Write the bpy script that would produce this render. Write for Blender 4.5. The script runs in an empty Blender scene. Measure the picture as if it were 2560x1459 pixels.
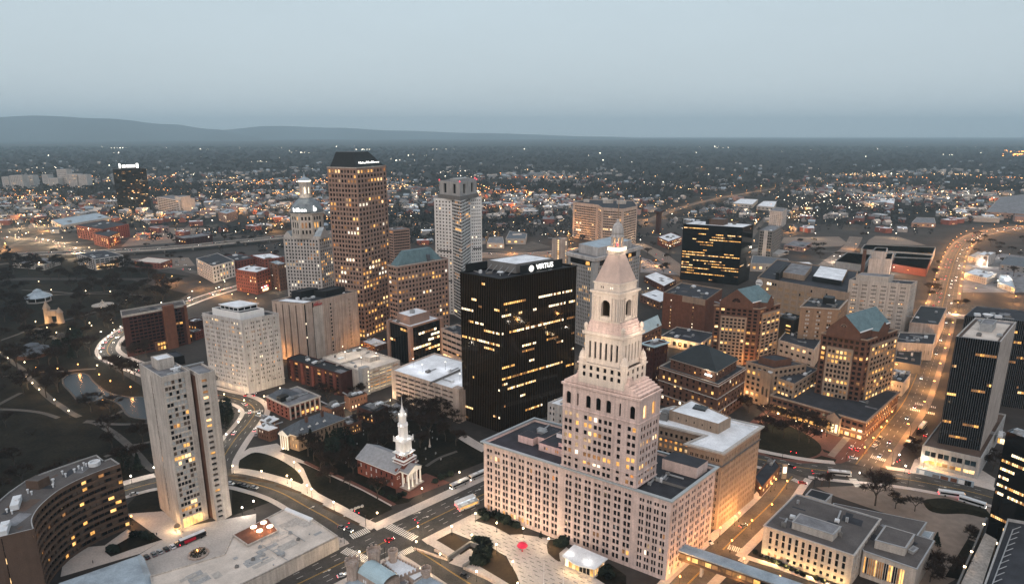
import bpy, math, random
from mathutils import Vector, Matrix
random.seed(7)
SC = bpy.context.scene
COL = SC.collection
R = math.radians

# ---------------------------------------------------------------- camera
FPX, HOR, CAMH = 1600.0, 333.0, 190.0          # focal length and horizon measured on the 2560 px wide photograph
PITCH = math.atan((729.5 - HOR) / FPX)
cam = bpy.data.cameras.new('camera'); cam.sensor_width = 36; cam.lens = 36 * FPX / 2560
cam.clip_start = 1.0; cam.clip_end = 90000
camo = bpy.data.objects.new('camera', cam); COL.objects.link(camo)
camo.location = (0, 0, CAMH); camo.rotation_euler = (R(90) - PITCH, 0, 0)
SC.camera = camo

# ---------------------------------------------------------------- dusk sky, overcast sun raised as warm fill for facing walls, exposure
SUN_EL, SUN_AZ = R(4), R(166)
world = bpy.data.worlds.new('World'); SC.world = world; world.use_nodes = True
nt = world.node_tree; nt.nodes.clear()
out = nt.nodes.new('ShaderNodeOutputWorld'); bg = nt.nodes.new('ShaderNodeBackground')
sky = nt.nodes.new('ShaderNodeTexSky'); sky.sky_type = 'NISHITA'; sky.sun_disc = False
sky.sun_elevation = SUN_EL; sky.sun_rotation = SUN_AZ
tc = nt.nodes.new('ShaderNodeTexCoord'); sep = nt.nodes.new('ShaderNodeSeparateXYZ')
ramp = nt.nodes.new('ShaderNodeValToRGB')
cr = ramp.color_ramp; cr.elements[0].position = 0.0; cr.elements[0].color = (.51, .575, .62, 1)
cr.elements[1].position = 1.0; cr.elements[1].color = (.60, .65, .73, 1)
e = cr.elements.new(.05); e.color = (.50, .57, .615, 1)
e = cr.elements.new(.17); e.color = (.485, .57, .625, 1)
nz = nt.nodes.new('ShaderNodeTexNoise'); nz.inputs['Scale'].default_value = 2.2; nz.inputs['Detail'].default_value = 5
mp = nt.nodes.new('ShaderNodeMapping'); mp.inputs['Scale'].default_value = (1, 1, 4)
nr = nt.nodes.new('ShaderNodeMapRange'); nr.inputs['To Min'].default_value = .93; nr.inputs['To Max'].default_value = 1.07
mul = nt.nodes.new('ShaderNodeMix'); mul.data_type = 'RGBA'; mul.blend_type = 'MULTIPLY'; mul.inputs[0].default_value = 1
sm = nt.nodes.new('ShaderNodeMix'); sm.data_type = 'RGBA'; sm.blend_type = 'MULTIPLY'; sm.inputs[0].default_value = 1
sm.inputs[7].default_value = (.10, .10, .10, 1)
mix = nt.nodes.new('ShaderNodeMix'); mix.data_type = 'RGBA'; mix.inputs[0].default_value = .94
lk = nt.links.new
lk(tc.outputs['Generated'], sep.inputs[0]); lk(sep.outputs['Z'], ramp.inputs[0])
lk(tc.outputs['Generated'], mp.inputs[0]); lk(mp.outputs[0], nz.inputs['Vector']); lk(nz.outputs['Fac'], nr.inputs[0])
lk(ramp.outputs[0], mul.inputs[6]); lk(nr.outputs[0], mul.inputs[7])
lk(sky.outputs[0], sm.inputs[6]); lk(sm.outputs[2], mix.inputs[6]); lk(mul.outputs[2], mix.inputs[7])
lk(mix.outputs[2], bg.inputs[0]); bg.inputs[1].default_value = 1.0; lk(bg.outputs[0], out.inputs[0])
sun = bpy.data.lights.new('sun', 'SUN'); sun.energy = 1.0; sun.angle = R(60); sun.color = (1, .77, .62)
suno = bpy.data.objects.new('sun', sun); COL.objects.link(suno)
suno.rotation_euler = (R(58), 0, R(-14))
SC.view_settings.view_transform = 'Standard'; SC.view_settings.look = 'None'
SC.view_settings.exposure = 0.38; SC.view_settings.gamma = 1
cy = SC.cycles; cy.max_bounces = 3; cy.diffuse_bounces = 2; cy.glossy_bounces = 2; cy.transmission_bounces = 1
cy.volume_bounces = 0; cy.transparent_max_bounces = 4; cy.sample_clamp_indirect = 3; cy.sample_clamp_direct = 0
cy.caustics_reflective = False; cy.caustics_refractive = False; cy.use_denoising = True
cy.use_light_tree = True

# ---------------------------------------------------------------- from the photograph to the ground
CP, SP = math.cos(PITCH), math.sin(PITCH)
def ray(p):
 dx, dy, dz = p[0] - 1280, FPX, -(p[1] - 729.5)
 return dx, CP * dy + SP * dz, -SP * dy + CP * dz
def G(p, z=0.0):
 d = ray(p); t = (z - CAMH) / d[2]
 return (d[0] * t, d[1] * t)
def PRJ(x, y, z):
 z -= CAMH; v1 = CP * y - SP * z; v2 = SP * y + CP * z
 return (1280 + FPX * x / v1, 729.5 - FPX * v2 / v1)
def zg(p, g):
 d = ray(p); t = (g[0] * d[0] + g[1] * d[1]) / (d[0] * d[0] + d[1] * d[1]); return CAMH + d[2] * t
def zfor(T, yb, zb=0):
 lo, hi = zb, CAMH - .5
 for _ in range(50):
  m = (lo + hi) / 2; g = G(T, m)
  try: y = PRJ(g[0], g[1], zb)[1]
  except ZeroDivisionError: y = 1e9
  if y > yb or y < -1e4: hi = m
  else: lo = m
 return m
def mk(x0, y0, s): return lambda X, Y: (x0 + X / s, y0 + Y / s)
zA = mk(0, 260, 2.971); zB = mk(860, 260, 2.971); zC = mk(1700, 260, 2.971); zD = mk(0, 700, 3.831)
zE = mk(480, 620, 3.467); zF = mk(1100, 600, 3.64); zG = mk(1600, 640, 3.166); zH = mk(2000, 600, 3.639)
zI = mk(0, 1000, 3.172); zJ = mk(560, 900, 3.466); zK = mk(1180, 960, 2.9176); zL = mk(1820, 1000, 3.172)
zM = mk(560, 1180, 3.4527); zN = mk(1380, 480, 2.8); zO = mk(860, 970, 5.2); zP = mk(0, 1120, 4.294)
zQ = mk(860, 1360, 7.98); zR = mk(2300, 1050, 3.56); zS = mk(1690, 1350, 5.807); zT = mk(1090, 1280, 5.678)
zU = mk(680, 360, 2.8); zV = mk(2200, 740, 2.911); zW = mk(320, 860, 2.9125); zY = mk(1190, 1020, 7.2815)
def sub(a, b): return (a[0] - b[0], a[1] - b[1])
def add(a, b): return (a[0] + b[0], a[1] + b[1])
def mulv(a, k): return (a[0] * k, a[1] * k)
def ln(a): return math.hypot(a[0], a[1])
def nrm(a):
 l = ln(a) or 1; return (a[0] / l, a[1] / l)
def lerp(a, b, t): return (a[0] + (b[0] - a[0]) * t, a[1] + (b[1] - a[1]) * t)

# ---------------------------------------------------------------- materials
MATS = {}
def _bsdf(name):
 m = bpy.data.materials.new(name); m.use_nodes = True
 return m, m.node_tree, m.node_tree.nodes['Principled BSDF']
def pm(name, col, rough=.85, var=.22, scale=.25, streak=0.0, spec=.25, metal=0.0, grain=.12):
 m, t, b = _bsdf(name); n = t.nodes; L = t.links.new
 tcx = n.new('ShaderNodeTexCoord')
 a = n.new('ShaderNodeTexNoise'); a.inputs['Scale'].default_value = scale; a.inputs['Detail'].default_value = 6; a.inputs['Roughness'].default_value = .62
 L(tcx.outputs['Object'], a.inputs['Vector'])
 r1 = n.new('ShaderNodeMapRange'); r1.inputs[1].default_value = .3; r1.inputs[2].default_value = .7
 r1.inputs[3].default_value = 1 - var; r1.inputs[4].default_value = 1 + var
 L(a.outputs['Fac'], r1.inputs[0])
 g = n.new('ShaderNodeTexNoise'); g.inputs['Scale'].default_value = scale * 14; g.inputs['Detail'].default_value = 2
 L(tcx.outputs['Object'], g.inputs['Vector'])
 r2 = n.new('ShaderNodeMapRange'); r2.inputs[1].default_value = .3; r2.inputs[2].default_value = .7
 r2.inputs[3].default_value = 1 - grain; r2.inputs[4].default_value = 1 + grain
 L(g.outputs['Fac'], r2.inputs[0])
 mm = n.new('ShaderNodeMath'); mm.operation = 'MULTIPLY'; L(r1.outputs[0], mm.inputs[0]); L(r2.outputs[0], mm.inputs[1])
 last = mm.outputs[0]
 if streak:
  mpn = n.new('ShaderNodeMapping'); mpn.inputs['Scale'].default_value = (1.1, 1.1, .05)
  L(tcx.outputs['Object'], mpn.inputs[0])
  s = n.new('ShaderNodeTexNoise'); s.inputs['Scale'].default_value = .8; s.inputs['Detail'].default_value = 4; L(mpn.outputs[0], s.inputs['Vector'])
  r3 = n.new('ShaderNodeMapRange'); r3.inputs[1].default_value = .35; r3.inputs[2].default_value = .65
  r3.inputs[3].default_value = 1 - streak; r3.inputs[4].default_value = 1 + streak * .5
  L(s.outputs['Fac'], r3.inputs[0])
  m3 = n.new('ShaderNodeMath'); m3.operation = 'MULTIPLY'; L(last, m3.inputs[0]); L(r3.outputs[0], m3.inputs[1]); last = m3.outputs[0]
 vm = n.new('ShaderNodeVectorMath'); vm.operation = 'SCALE'; vm.inputs[0].default_value = col; L(last, vm.inputs['Scale'])
 L(vm.outputs[0], b.inputs['Base Color'])
 b.inputs['Roughness'].default_value = rough; b.inputs['Specular IOR Level'].default_value = spec; b.inputs['Metallic'].default_value = metal
 MATS[name] = m; return m
def em(name, col, st, var=.0, scale=.5, base=(.02, .02, .02)):
 m, t, b = _bsdf(name); n = t.nodes; L = t.links.new
 b.inputs['Base Color'].default_value = (*base, 1); b.inputs['Roughness'].default_value = .3
 b.inputs['Emission Color'].default_value = (*col, 1); b.inputs['Emission Strength'].default_value = st
 if var:
  tcx = n.new('ShaderNodeTexCoord'); ge = n.new('ShaderNodeNewGeometry')
  a = n.new('ShaderNodeTexNoise'); a.inputs['Scale'].default_value = scale; a.inputs['Detail'].default_value = 3
  L(ge.outputs['Position'], a.inputs['Vector'])
  r1 = n.new('ShaderNodeMapRange'); r1.inputs[1].default_value = .3; r1.inputs[2].default_value = .7
  r1.inputs[3].default_value = st * (1 - var); r1.inputs[4].default_value = st * (1 + var)
  L(a.outputs['Fac'], r1.inputs[0]); L(r1.outputs[0], b.inputs['Emission Strength'])
 try: m.cycles.emission_sampling = 'NONE'
 except Exception: pass
 MATS[name] = m; return m
def glass(name, col, rough=.12, spec=.14, var=.5):
 m = pm(name, col, rough, var, .06, 0, spec); return m

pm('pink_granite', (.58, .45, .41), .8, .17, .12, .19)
pm('lit_granite', (.60, .52, .455), .8, .10, .15, .10)  # floodlit copy of the pink granite, the light put into its colour
pm('limestone', (.42, .385, .35), .85, .14, .12, .15)
pm('tan_limestone', (.30, .225, .17), .85, .14, .15, .15)
pm('white_stone', (.45, .425, .41), .85, .17, .15, .24)
pm('grey_concrete', (.33, .325, .32), .9, .15, .15, .16)
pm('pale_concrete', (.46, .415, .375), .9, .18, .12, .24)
pm('warm_concrete', (.42, .335, .285), .9, .18, .12, .24)
pm('dark_concrete', (.16, .155, .15), .9, .15, .2, .1)
pm('pink_panel', (.29, .19, .15), .75, .1, .2, .08)
pm('brown_panel', (.10, .066, .05), .8, .12, .2, .08)
pm('red_brick', (.15, .048, .036), .9, .18, .3, .12)
pm('dark_red_brick', (.058, .022, .018), .9, .2, .3, .1)
pm('orange_brick', (.15, .065, .042), .9, .18, .3, .1)
pm('tan_brick', (.26, .185, .13), .9, .15, .3, .1)
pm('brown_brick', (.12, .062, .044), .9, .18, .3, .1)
pm('white_paint', (.74, .74, .74), .6, .05, .3, .05)
pm('white_roof', (.72, .735, .76), .8, .22, .11, 0, .2, 0, .08)
pm('cream_roof', (.56, .49, .43), .85, .2, .12, 0, .2, 0, .08)
pm('grey_roof', (.17, .17, .18), .9, .45, .12)
pm('gravel_roof', (.095, .085, .082), .95, .25, .12)
pm('dark_roof', (.034, .036, .043), .9, .35, .12)
pm('black_roof', (.017, .019, .022), .75, .4, .12)
pm('blue_metal_roof', (.30, .36, .41), .5, .3, .12)
pm('slate', (.085, .095, .11), .6, .25, .4)
pm('grey_slate', (.25, .255, .27), .7, .2, .5)
pm('verdigris', (.115, .18, .20), .6, .18, .25, .1)
pm('blue_stone', (.34, .375, .39), .7, .1, .2)
pm('bronze_metal', (.022, .013, .007), .4, .2, .3, 0, .4)
pm('pale_verdigris', (.36, .47, .51), .6, .12, .2)
pm('dark_copper', (.018, .022, .024), .5, .3, .2)
pm('black_metal', (.012, .013, .014), .5, .3, .5)
pm('grey_metal', (.28, .29, .30), .45, .2, .5, 0, .5)
pm('white_metal', (.62, .64, .66), .5, .12, .6)
pm('red_paint', (.42, .01, .03), .5, .1, .5)
pm('asphalt', (.062, .056, .051), .9, .4, .11, 0, .2, 0, .2)
pm('old_lit_asphalt', (.095, .082, .07), .9, .4, .09, 0, .2, 0, .2)  # paler warm asphalt, lamplight on market and prospect roads put into its colour
pm('sidewalk', (.46, .40, .36), .9, .16, .08)
pm('plaza_paving', (.44, .40, .37), .85, .14, .08)
pm('brick_paving', (.12, .05, .038), .9, .2, .1)
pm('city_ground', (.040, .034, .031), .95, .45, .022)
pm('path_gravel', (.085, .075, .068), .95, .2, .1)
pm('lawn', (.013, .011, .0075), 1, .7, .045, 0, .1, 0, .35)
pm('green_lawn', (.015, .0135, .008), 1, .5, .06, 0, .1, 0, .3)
pm('brown_lawn', (.042, .028, .016), 1, .35, .06)
pm('tan_earth', (.20, .155, .125), 1, .18, .02)
pm('mulch', (.06, .038, .022), 1, .3, .2)
pm('bark', (.055, .043, .036), .95, .2, .8)
pm('twigs', (.028, .018, .013), 1, .3, .3)
pm('pale_bark', (.20, .18, .16), .95, .2, .8)
pm('evergreen', (.012, .018, .012), 1, .4, .25)
pm('far_trees', (.016, .018, .019), 1, .45, .01)
pm('hill_wood', (.03, .034, .034), 1, .3, .002)
pm('road_paint', (.62, .60, .55), .8, .2, .3)
pm('yellow_paint', (.50, .30, .06), .8, .2, .3)
pm('tyre', (.012, .012, .012), .9, .1, 1)
for nme, c in (('car_black', (.012, .012, .014)), ('car_white', (.62, .63, .64)), ('car_grey', (.12, .125, .13)), ('car_red', (.22, .015, .012)),
               ('car_blue', (.02, .035, .08)), ('car_silver', (.34, .35, .36))):
 pm(nme, c, .3, .05, .5, 0, .6)
pm('skin', (.40, .24, .17), .7, .05, 2); pm('dark_cloth', (.02, .021, .026), .95, .2, 2)
glass('dark_glass', (.010, .011, .013)); glass('black_glass', (.006, .0065, .007), .05, .3, .3)
glass('bronze_glass', (.013, .008, .004), .05, .42, .4); glass('blue_glass', (.028, .05, .062), .08, .4, .3)
pm('blind', (.40, .42, .43), .7, .15, .4)
pm('brown_blind', (.10, .075, .06), .7, .2, .4)
em('warm', (1, .62, .27), 1.6, .55, .45); em('amber', (1, .48, .12), .95, .6, .4); em('dim', (1, .45, .15), .26, .7, .35)
em('pale', (1, .82, .56), 1.9, .45, .4); em('cool', (.85, .93, 1), .9, .4, .4); em('gold', (1, .55, .17), 1.4, .5, .3)
em('shop', (1, .70, .36), 2.2, .5, .3); em('redlit', (1, .06, .08), 2.5)
em('globe', (1, .76, .46), 7); em('orange_globe', (1, .42, .10), 7); em('white_globe', (1, .90, .76), 7)
em('sign_white', (1, .97, .92), 2.6); em('head_lamp', (1, .95, .85), 16); em('tail_lamp', (1, .03, .05), 7); em('green_signal', (.3, 1, .7), 8)
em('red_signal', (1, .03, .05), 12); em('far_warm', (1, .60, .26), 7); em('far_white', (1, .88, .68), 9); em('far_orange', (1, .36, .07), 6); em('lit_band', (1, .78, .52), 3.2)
em('deck_light', (1, .78, .48), .75, .5, .2)

# ---------------------------------------------------------------- meshes
class MB:
 def __init__(s): s.v = []; s.f = []; s.m = []
 def poly(s, pts, m=0):
  i = len(s.v); s.v += [tuple(p) for p in pts]; s.f.append(tuple(range(i, i + len(pts)))); s.m.append(m)
 def quad(s, a, b, c, d, m=0): s.poly((a, b, c, d), m)
 def prism(s, pl, z0, z1, m=0, mt=None, bottom=False):
  n = len(pl)
  for i in range(n):
   a, b = pl[i], pl[(i + 1) % n]
   s.quad((a[0], a[1], z0), (b[0], b[1], z0), (b[0], b[1], z1), (a[0], a[1], z1), m)
  s.poly([(p[0], p[1], z1) for p in pl], m if mt is None else mt)
  if bottom: s.poly([(p[0], p[1], z0) for p in reversed(pl)], m)
 def frustum(s, p0, p1, z0, z1, m=0, top=True):
  n = len(p0)
  for i in range(n):
   a, b, c, d = p0[i], p0[(i + 1) % n], p1[(i + 1) % n], p1[i]
   s.quad((*a, z0), (*b, z0), (*c, z1), (*d, z1), m)
  if top: s.poly([(*p, z1) for p in p1], m)
 def box(s, c, u, hl, hw, z0, z1, m=0):
  v = (-u[1], u[0])
  P = [(c[0] + u[0] * a * hl + v[0] * b * hw, c[1] + u[1] * a * hl + v[1] * b * hw) for a, b in ((-1, -1), (1, -1), (1, 1), (-1, 1))]
  s.prism(P, z0, z1, m, None, True)
 def tube(s, p, q, r0, r1, n=6, m=0, cap=True):
  p, q = Vector(p), Vector(q); d = (q - p)
  if d.length < 1e-6: return
  d.normalize(); a = d.orthogonal().normalized(); b = d.cross(a)
  A = [p + (a * math.cos(6.2832 * i / n) + b * math.sin(6.2832 * i / n)) * r0 for i in range(n)]
  B = [q + (a * math.cos(6.2832 * i / n) + b * math.sin(6.2832 * i / n)) * r1 for i in range(n)]
  for i in range(n): s.quad(A[i], A[(i + 1) % n], B[(i + 1) % n], B[i], m)
  if cap: s.poly(B, m); s.poly(A[::-1], m)
 def lathe(s, c, prof, n=16, m=0, rot=0.0, sq=(1, 1)):
  P = []
  for r, z in prof:
   P.append([(c[0] + r * sq[0] * math.cos(rot + 6.2832 * i / n), c[1] + r * sq[1] * math.sin(rot + 6.2832 * i / n), z) for i in range(n)])
  for k in range(len(P) - 1):
   for i in range(n):
    a, b, cc, d = P[k][i], P[k][(i + 1) % n], P[k + 1][(i + 1) % n], P[k + 1][i]
    if prof[k + 1][0] < 1e-4: s.poly((a, b, d), m)
    elif prof[k][0] < 1e-4: s.poly((a, cc, d), m)
    else: s.quad(a, b, cc, d, m)
  if prof[-1][0] > 1e-4: s.poly(P[-1], m)
 def build(s, name, mats, parent=None, origin=(0, 0, 0), smooth=False):
  if not isinstance(mats, (list, tuple)): mats = [mats]
  me = bpy.data.meshes.new(name)
  o = origin
  me.from_pydata([(x - o[0], y - o[1], z - o[2]) for x, y, z in s.v], [], s.f)
  for k in mats: me.materials.append(MATS[k] if isinstance(k, str) else k)
  if len(mats) > 1: me.polygons.foreach_set('material_index', s.m)
  if smooth: me.polygons.foreach_set('use_smooth', [True] * len(s.f))
  me.update()
  ob = bpy.data.objects.new(name, me); COL.objects.link(ob)
  if parent is not None: ob.parent = parent
  else: ob.location = o
  return ob
def tag(o, label=None, cat=None, group=None, kind=None):
 if label: o['label'] = label
 if cat: o['category'] = cat
 if group: o['group'] = group
 if kind: o['kind'] = kind
 return o
def empty(name, loc, label, cat, group=None, rz=0):
 o = bpy.data.objects.new(name, None); COL.objects.link(o); o.empty_display_size = .5
 o.location = loc; o.rotation_euler = (0, 0, rz); return tag(o, label, cat, group)
CH = {}
def kids(o):
 return list(o.children)
def copy_tree(o, parent=None):
 c = o.copy(); COL.objects.link(c); c.parent = parent
 for ch in kids(o): copy_tree(ch, c)
 return c
USED = {}
def place(proto, x, y, z=0, rz=0, s=1.0, label=None, group=None):
 """first use moves the prototype itself, later uses copy it with its parts"""
 if proto not in USED:
  USED[proto] = 1; o = proto
 else: o = copy_tree(proto)
 o.location = (x, y, z); o.rotation_euler = (0, 0, rz); o.scale = (s, s, s) if not isinstance(s, tuple) else s
 if label: o['label'] = label
 if group: o['group'] = group
 return o
def ring(pl, d):
 """polygon (counter-clockwise) moved inwards by d"""
 n = len(pl); o = []
 for i in range(n):
  p0, p1, p2 = pl[i - 1], pl[i], pl[(i + 1) % n]
  a, b = nrm(sub(p1, p0)), nrm(sub(p2, p1))
  na, nb = (-a[1], a[0]), (-b[1], b[0])
  k = 1 + na[0] * nb[0] + na[1] * nb[1]
  k = max(k, .25)
  o.append((p1[0] + (na[0] + nb[0]) * d / k, p1[1] + (na[1] + nb[1]) * d / k))
 return o
def ccw(pl):
 a = sum(pl[i][0] * pl[(i + 1) % len(pl)][1] - pl[(i + 1) % len(pl)][0] * pl[i][1] for i in range(len(pl)))
 return pl if a > 0 else pl[::-1]
PANE = {}
def pane_mesh(w, h, m):
 k = (round(w, 2), round(h, 2), m)
 if k not in PANE:
  b = MB(); b.quad((-w / 2, 0, -h / 2), (w / 2, 0, -h / 2), (w / 2, 0, h / 2), (-w / 2, 0, h / 2))
  me = bpy.data.meshes.new('window'); me.from_pydata(b.v, [], b.f); me.materials.append(MATS[m]); PANE[k] = me
 return PANE[k]
em('cream', (1, .88, .70), 1.1, .5, .4); em('rust', (1, .36, .08), .5, .6, .4); em('low', (1, .66, .36), .45, .6, .4)
LITSET = ('warm', 'amber', 'amber', 'pale', 'dim', 'dim', 'cream', 'rust', 'low', 'low', 'gold')
def fc(n, m, fw=.5, fh=.55, lit=.15, per=1, gap=.12, mx=(.8, .8), mz=(1, 1.2), d=.3, dark=('dark_glass',), lits=LITSET, st='punch', arch=(), fins=True, rows=None, hot=None, cx=None):
 return dict(n=n, m=m, fw=fw, fh=fh, lit=lit, per=per, gap=gap, mx=mx, mz=mz, d=d, dark=dark, lits=lits, st=st, arch=arch, fins=fins, rows=rows, hot=hot, cx=cx)
NWIN = 0
class Bld:
 def __init__(s, name, label, cat, at, group=None):
  s.root = empty(name, (at[0], at[1], 0), label, cat, group); s.o = (at[0], at[1], 0); s.parts = {}; s.panes = []; s.subs = []
 def mb(s, part, mat):
  k = (part, mat)
  if k not in s.parts: s.parts[k] = MB()
  return s.parts[k]
 def facade(s, a, b, z0, z1, sp, wall):
  W = s.mb('wall', wall); L = ln(sub(b, a)); u = nrm(sub(b, a)); n = (u[1], -u[0])
  def pt(x, z, d=0.0): return (a[0] + u[0] * x - n[0] * d, a[1] + u[1] * x - n[1] * d, z)
  if sp is None:
   W.quad(pt(0, z0), pt(L, z0), pt(L, z1), pt(0, z1)); return
  mx0, mx1 = sp['mx']; zb, zt = sp['mz']; nn, mm = sp['n'], sp['m']
  cw = (L - mx0 - mx1) / nn; rh = (z1 - z0 - zb - zt) / mm
  cols = []
  for i in range(nn):
   tot = cw * sp['fw']; per = sp['per']; g = sp['gap'] * tot * 2 / per if per > 1 else 0; w = (tot - g * (per - 1)) / per
   x = mx0 + i * cw + (cw - tot) / 2
   cols += [(x + k * (w + g), x + k * (w + g) + w) for k in range(per)]
  if sp['cx']: cols = [((f - w / 2) * L, (f + w / 2) * L) for f, w in sp['cx']]
  fhs = sp['fh'] if isinstance(sp['fh'], (list, tuple)) else [sp['fh']] * mm
  rows = []
  for j in range(mm):
   h = rh * fhs[j]; zz = z0 + zb + j * rh + (rh - h) * .45; rows.append((zz, zz + h))
  curtain = sp['st'] == 'curtain'; D = sp['d']
  if curtain:
   W.quad(pt(0, z0), pt(L, z0), pt(L, z1), pt(0, z1))
   if sp['fins']:
    Fm = s.mb('mullion', sp['fins'] if isinstance(sp['fins'], str) else 'black_metal')
    for i in range(nn * sp['per'] + 1):
     x = mx0 + i * (L - mx0 - mx1) / (nn * sp['per'])
     q = [pt(x - .09, z0, -.02), pt(x + .09, z0, -.02), pt(x + .09, z0, -.2), pt(x - .09, z0, -.2)]
     P = [(p[0], p[1]) for p in q][::-1]
     Fm.prism(P, z0 + .02, z1 - .02)
  else:
   zp = z0
   for j, (za, zc) in enumerate(rows):
    W.quad(pt(0, zp), pt(L, zp), pt(L, za), pt(0, za)); xp = 0
    for (xa, xb) in cols:
     W.quad(pt(xp, za), pt(xa, za), pt(xa, zc), pt(xp, zc)); xp = xb
     W.quad(pt(xa, za), pt(xb, za), pt(xb, za, D), pt(xa, za, D))
     W.quad(pt(xa, zc, D), pt(xb, zc, D), pt(xb, zc), pt(xa, zc))
     W.quad(pt(xa, za), pt(xa, za, D), pt(xa, zc, D), pt(xa, zc))
     W.quad(pt(xb, za, D), pt(xb, za), pt(xb, zc), pt(xb, zc, D))
     if j in sp['arch']:
      r = (xb - xa) / 2; xm = (xa + xb) / 2; zr = zc - r
      arc = [(xm - r * math.cos(t), zr + r * math.sin(t)) for t in [math.pi * k / 8 for k in range(9)]]
      W.poly([pt(xa, zc, .02)] + [pt(x, z, .02) for x, z in reversed(arc[:5])])
      W.poly([pt(xb, zc, .02)] + [pt(x, z, .02) for x, z in reversed(arc[4:])])
    W.quad(pt(xp, za), pt(L, za), pt(L, zc), pt(xp, zc)); zp = zc
   W.quad(pt(0, zp), pt(L, zp), pt(L, z1), pt(0, z1))
  for j, (za, zc) in enumerate(rows):
   pr = sp['lit'] * random.choice((.15, .4, .7, 1, 1.6, 2.4)) if sp['lit'] < .9 else sp['lit']
   if sp['hot'] and j in sp['hot']: pr = sp['hot'][j]
   run = 0; state = None
   for i, (xa, xb) in enumerate(cols):
    if run <= 0:
     run = random.randint(1, 3) if not curtain else random.randint(1, 7)
     state = random.choice(sp['lits']) if random.random() < pr else None
    run -= 1
    if curtain and state is None: continue
    m = (random.choice((state, state, state, 'dim', 'amber' if state != 'pale' else 'warm')) if state else random.choice(sp['dark']))
    c = pt((xa + xb) / 2, (za + zc) / 2, D if not curtain else -.03)
    s.panes.append((c, xb - xa, zc - za, u, n, m))
 def shell(s, P, z0, z1, specs, wall):
  for i in range(len(P)):
   s.facade(P[i], P[(i + 1) % len(P)], z0, z1, specs[i] if i < len(specs) else None, wall)
 def roof(s, P, z, mat, wall, par=1.0, pw=.5, cap=None):
  if par > 0:
   I = ring(P, pw); C = s.mb('parapet', cap or wall); n = len(P)
   for i in range(n):
    a, b, c, d = P[i], P[(i + 1) % n], I[(i + 1) % n], I[i]
    C.quad((*a, z), (*b, z), (*c, z), (*d, z)); C.quad((*c, z - par), (*d, z - par), (*d, z), (*c, z))
   s.mb('roof', mat).poly([(*p, z - par) for p in I])
  else: s.mb('roof', mat).poly([(*p, z) for p in P])
 def cornice(s, P, z, h, out, mat, name='cornice'):
  O = ring(P, -out); I = ring(P, .3); M_ = s.piece(name, mat); n = len(P)
  for i in range(n):
   j = (i + 1) % n
   M_.quad((*P[i], z), (*P[j], z), (*O[j], z + .25 * h), (*O[i], z + .25 * h))
   M_.quad((*O[i], z + .25 * h), (*O[j], z + .25 * h), (*O[j], z + h), (*O[i], z + h))
   M_.quad((*O[i], z + h), (*O[j], z + h), (*I[j], z + h + .05), (*I[i], z + h + .05))
 def piece(s, name, mat):
  b = MB(); s.subs.append((name, b, mat)); return b
 def uv(s, a, b):                        # a along near corner -> right corner, b along near corner -> left corner
  l, t, r = s.P[0], s.P[1], s.P[2]
  return (t[0] + (r[0] - t[0]) * a + (l[0] - t[0]) * b, t[1] + (r[1] - t[1]) * a + (l[1] - t[1]) * b)
 def rect(s, a0, a1, b0, b1): return [s.uv(a0, b1), s.uv(a0, b0), s.uv(a1, b0), s.uv(a1, b1)]
 def pent(s, a0, a1, b0, b1, z0, z1, wall, roof, name='penthouse', specs=None, par=.5):
  P = s.rect(a0, a1, b0, b1)
  W = s.piece(name, wall)
  if specs: s.shell(P, z0, z1, specs, wall)
  else:
   for i in range(4):
    a, b = P[i], P[(i + 1) % 4]; W.quad((*a, z0), (*b, z0), (*b, z1), (*a, z1))
  if par:
   I = ring(P, .35)
   for i in range(4):
    a, b, c, d = P[i], P[(i + 1) % 4], I[(i + 1) % 4], I[i]
    W.quad((*a, z1), (*b, z1), (*c, z1), (*d, z1)); W.quad((*c, z1 - par), (*d, z1 - par), (*d, z1), (*c, z1))
   s.piece('penthouse_roof', roof).poly([(*p, z1 - par) for p in I])
  else: s.piece('penthouse_roof', roof).poly([(*p, z1) for p in P])
  return P
 def units(s, n, z, a=(.1, .9), b=(.1, .9), sz=(1.2, 3.2), mats=('grey_metal', 'white_metal', 'dark_concrete')):
  u = nrm(sub(s.P[2], s.P[1])); v = (-u[1], u[0])
  for _ in range(n):
   c = s.uv(random.uniform(*a), random.uniform(*b)); w = random.uniform(*sz); l = w * random.uniform(.8, 1.9); h = random.uniform(.9, 2.2)
   m = MB(); mt = random.choice(mats)
   m.box(c, u, l / 2, w / 2, z + .25, z + h)
   for q in (-.35, .35): m.box((c[0] + u[0] * q * l, c[1] + u[1] * q * l), u, .12, w / 2, z + .01, z + .24)
   if random.random() < .4:
    d = MB(); k_ = random.uniform(4, 11); w_ = u if random.random() < .5 else v; d.box(add(c, mulv(w_, k_ / 2 + l / 2)), w_, k_ / 2, .35, z + .2, z + .75); s.subs.append(('roof_duct', d, 'grey_metal'))
   m.lathe((c[0] + u[0] * l * .2, c[1] + u[1] * l * .2), [(w * .3, z + h + .01), (w * .3, z + h + .3), (w * .22, z + h + .34)], 10)
   s.subs.append(('roof_unit', m, mt))
 def patches(s, P, z, n, mats=('grey_roof', 'dark_roof', 'gravel_roof'), u=None):
  u = u or nrm(sub(P[1], P[0])); v = (-u[1], u[0]); xs = [p[0] for p in P]; ys = [p[1] for p in P]; k = 0
  for _ in range(n * 12):
   c = (random.uniform(min(xs), max(xs)), random.uniform(min(ys), max(ys))); a, b = random.uniform(.8, 5), random.uniform(.5, 3)
   Q = [add(c, add(mulv(u, i * a), mulv(v, j * b))) for i, j in ((-1, -1), (1, -1), (1, 1), (-1, 1))]
   if all(inpoly(q, P) for q in Q):
    s.piece('roof_patch', random.choice(mats)).poly([(*q, z + .02 + .004 * k) for q in Q]); k += 1
    if k >= n: return
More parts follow.
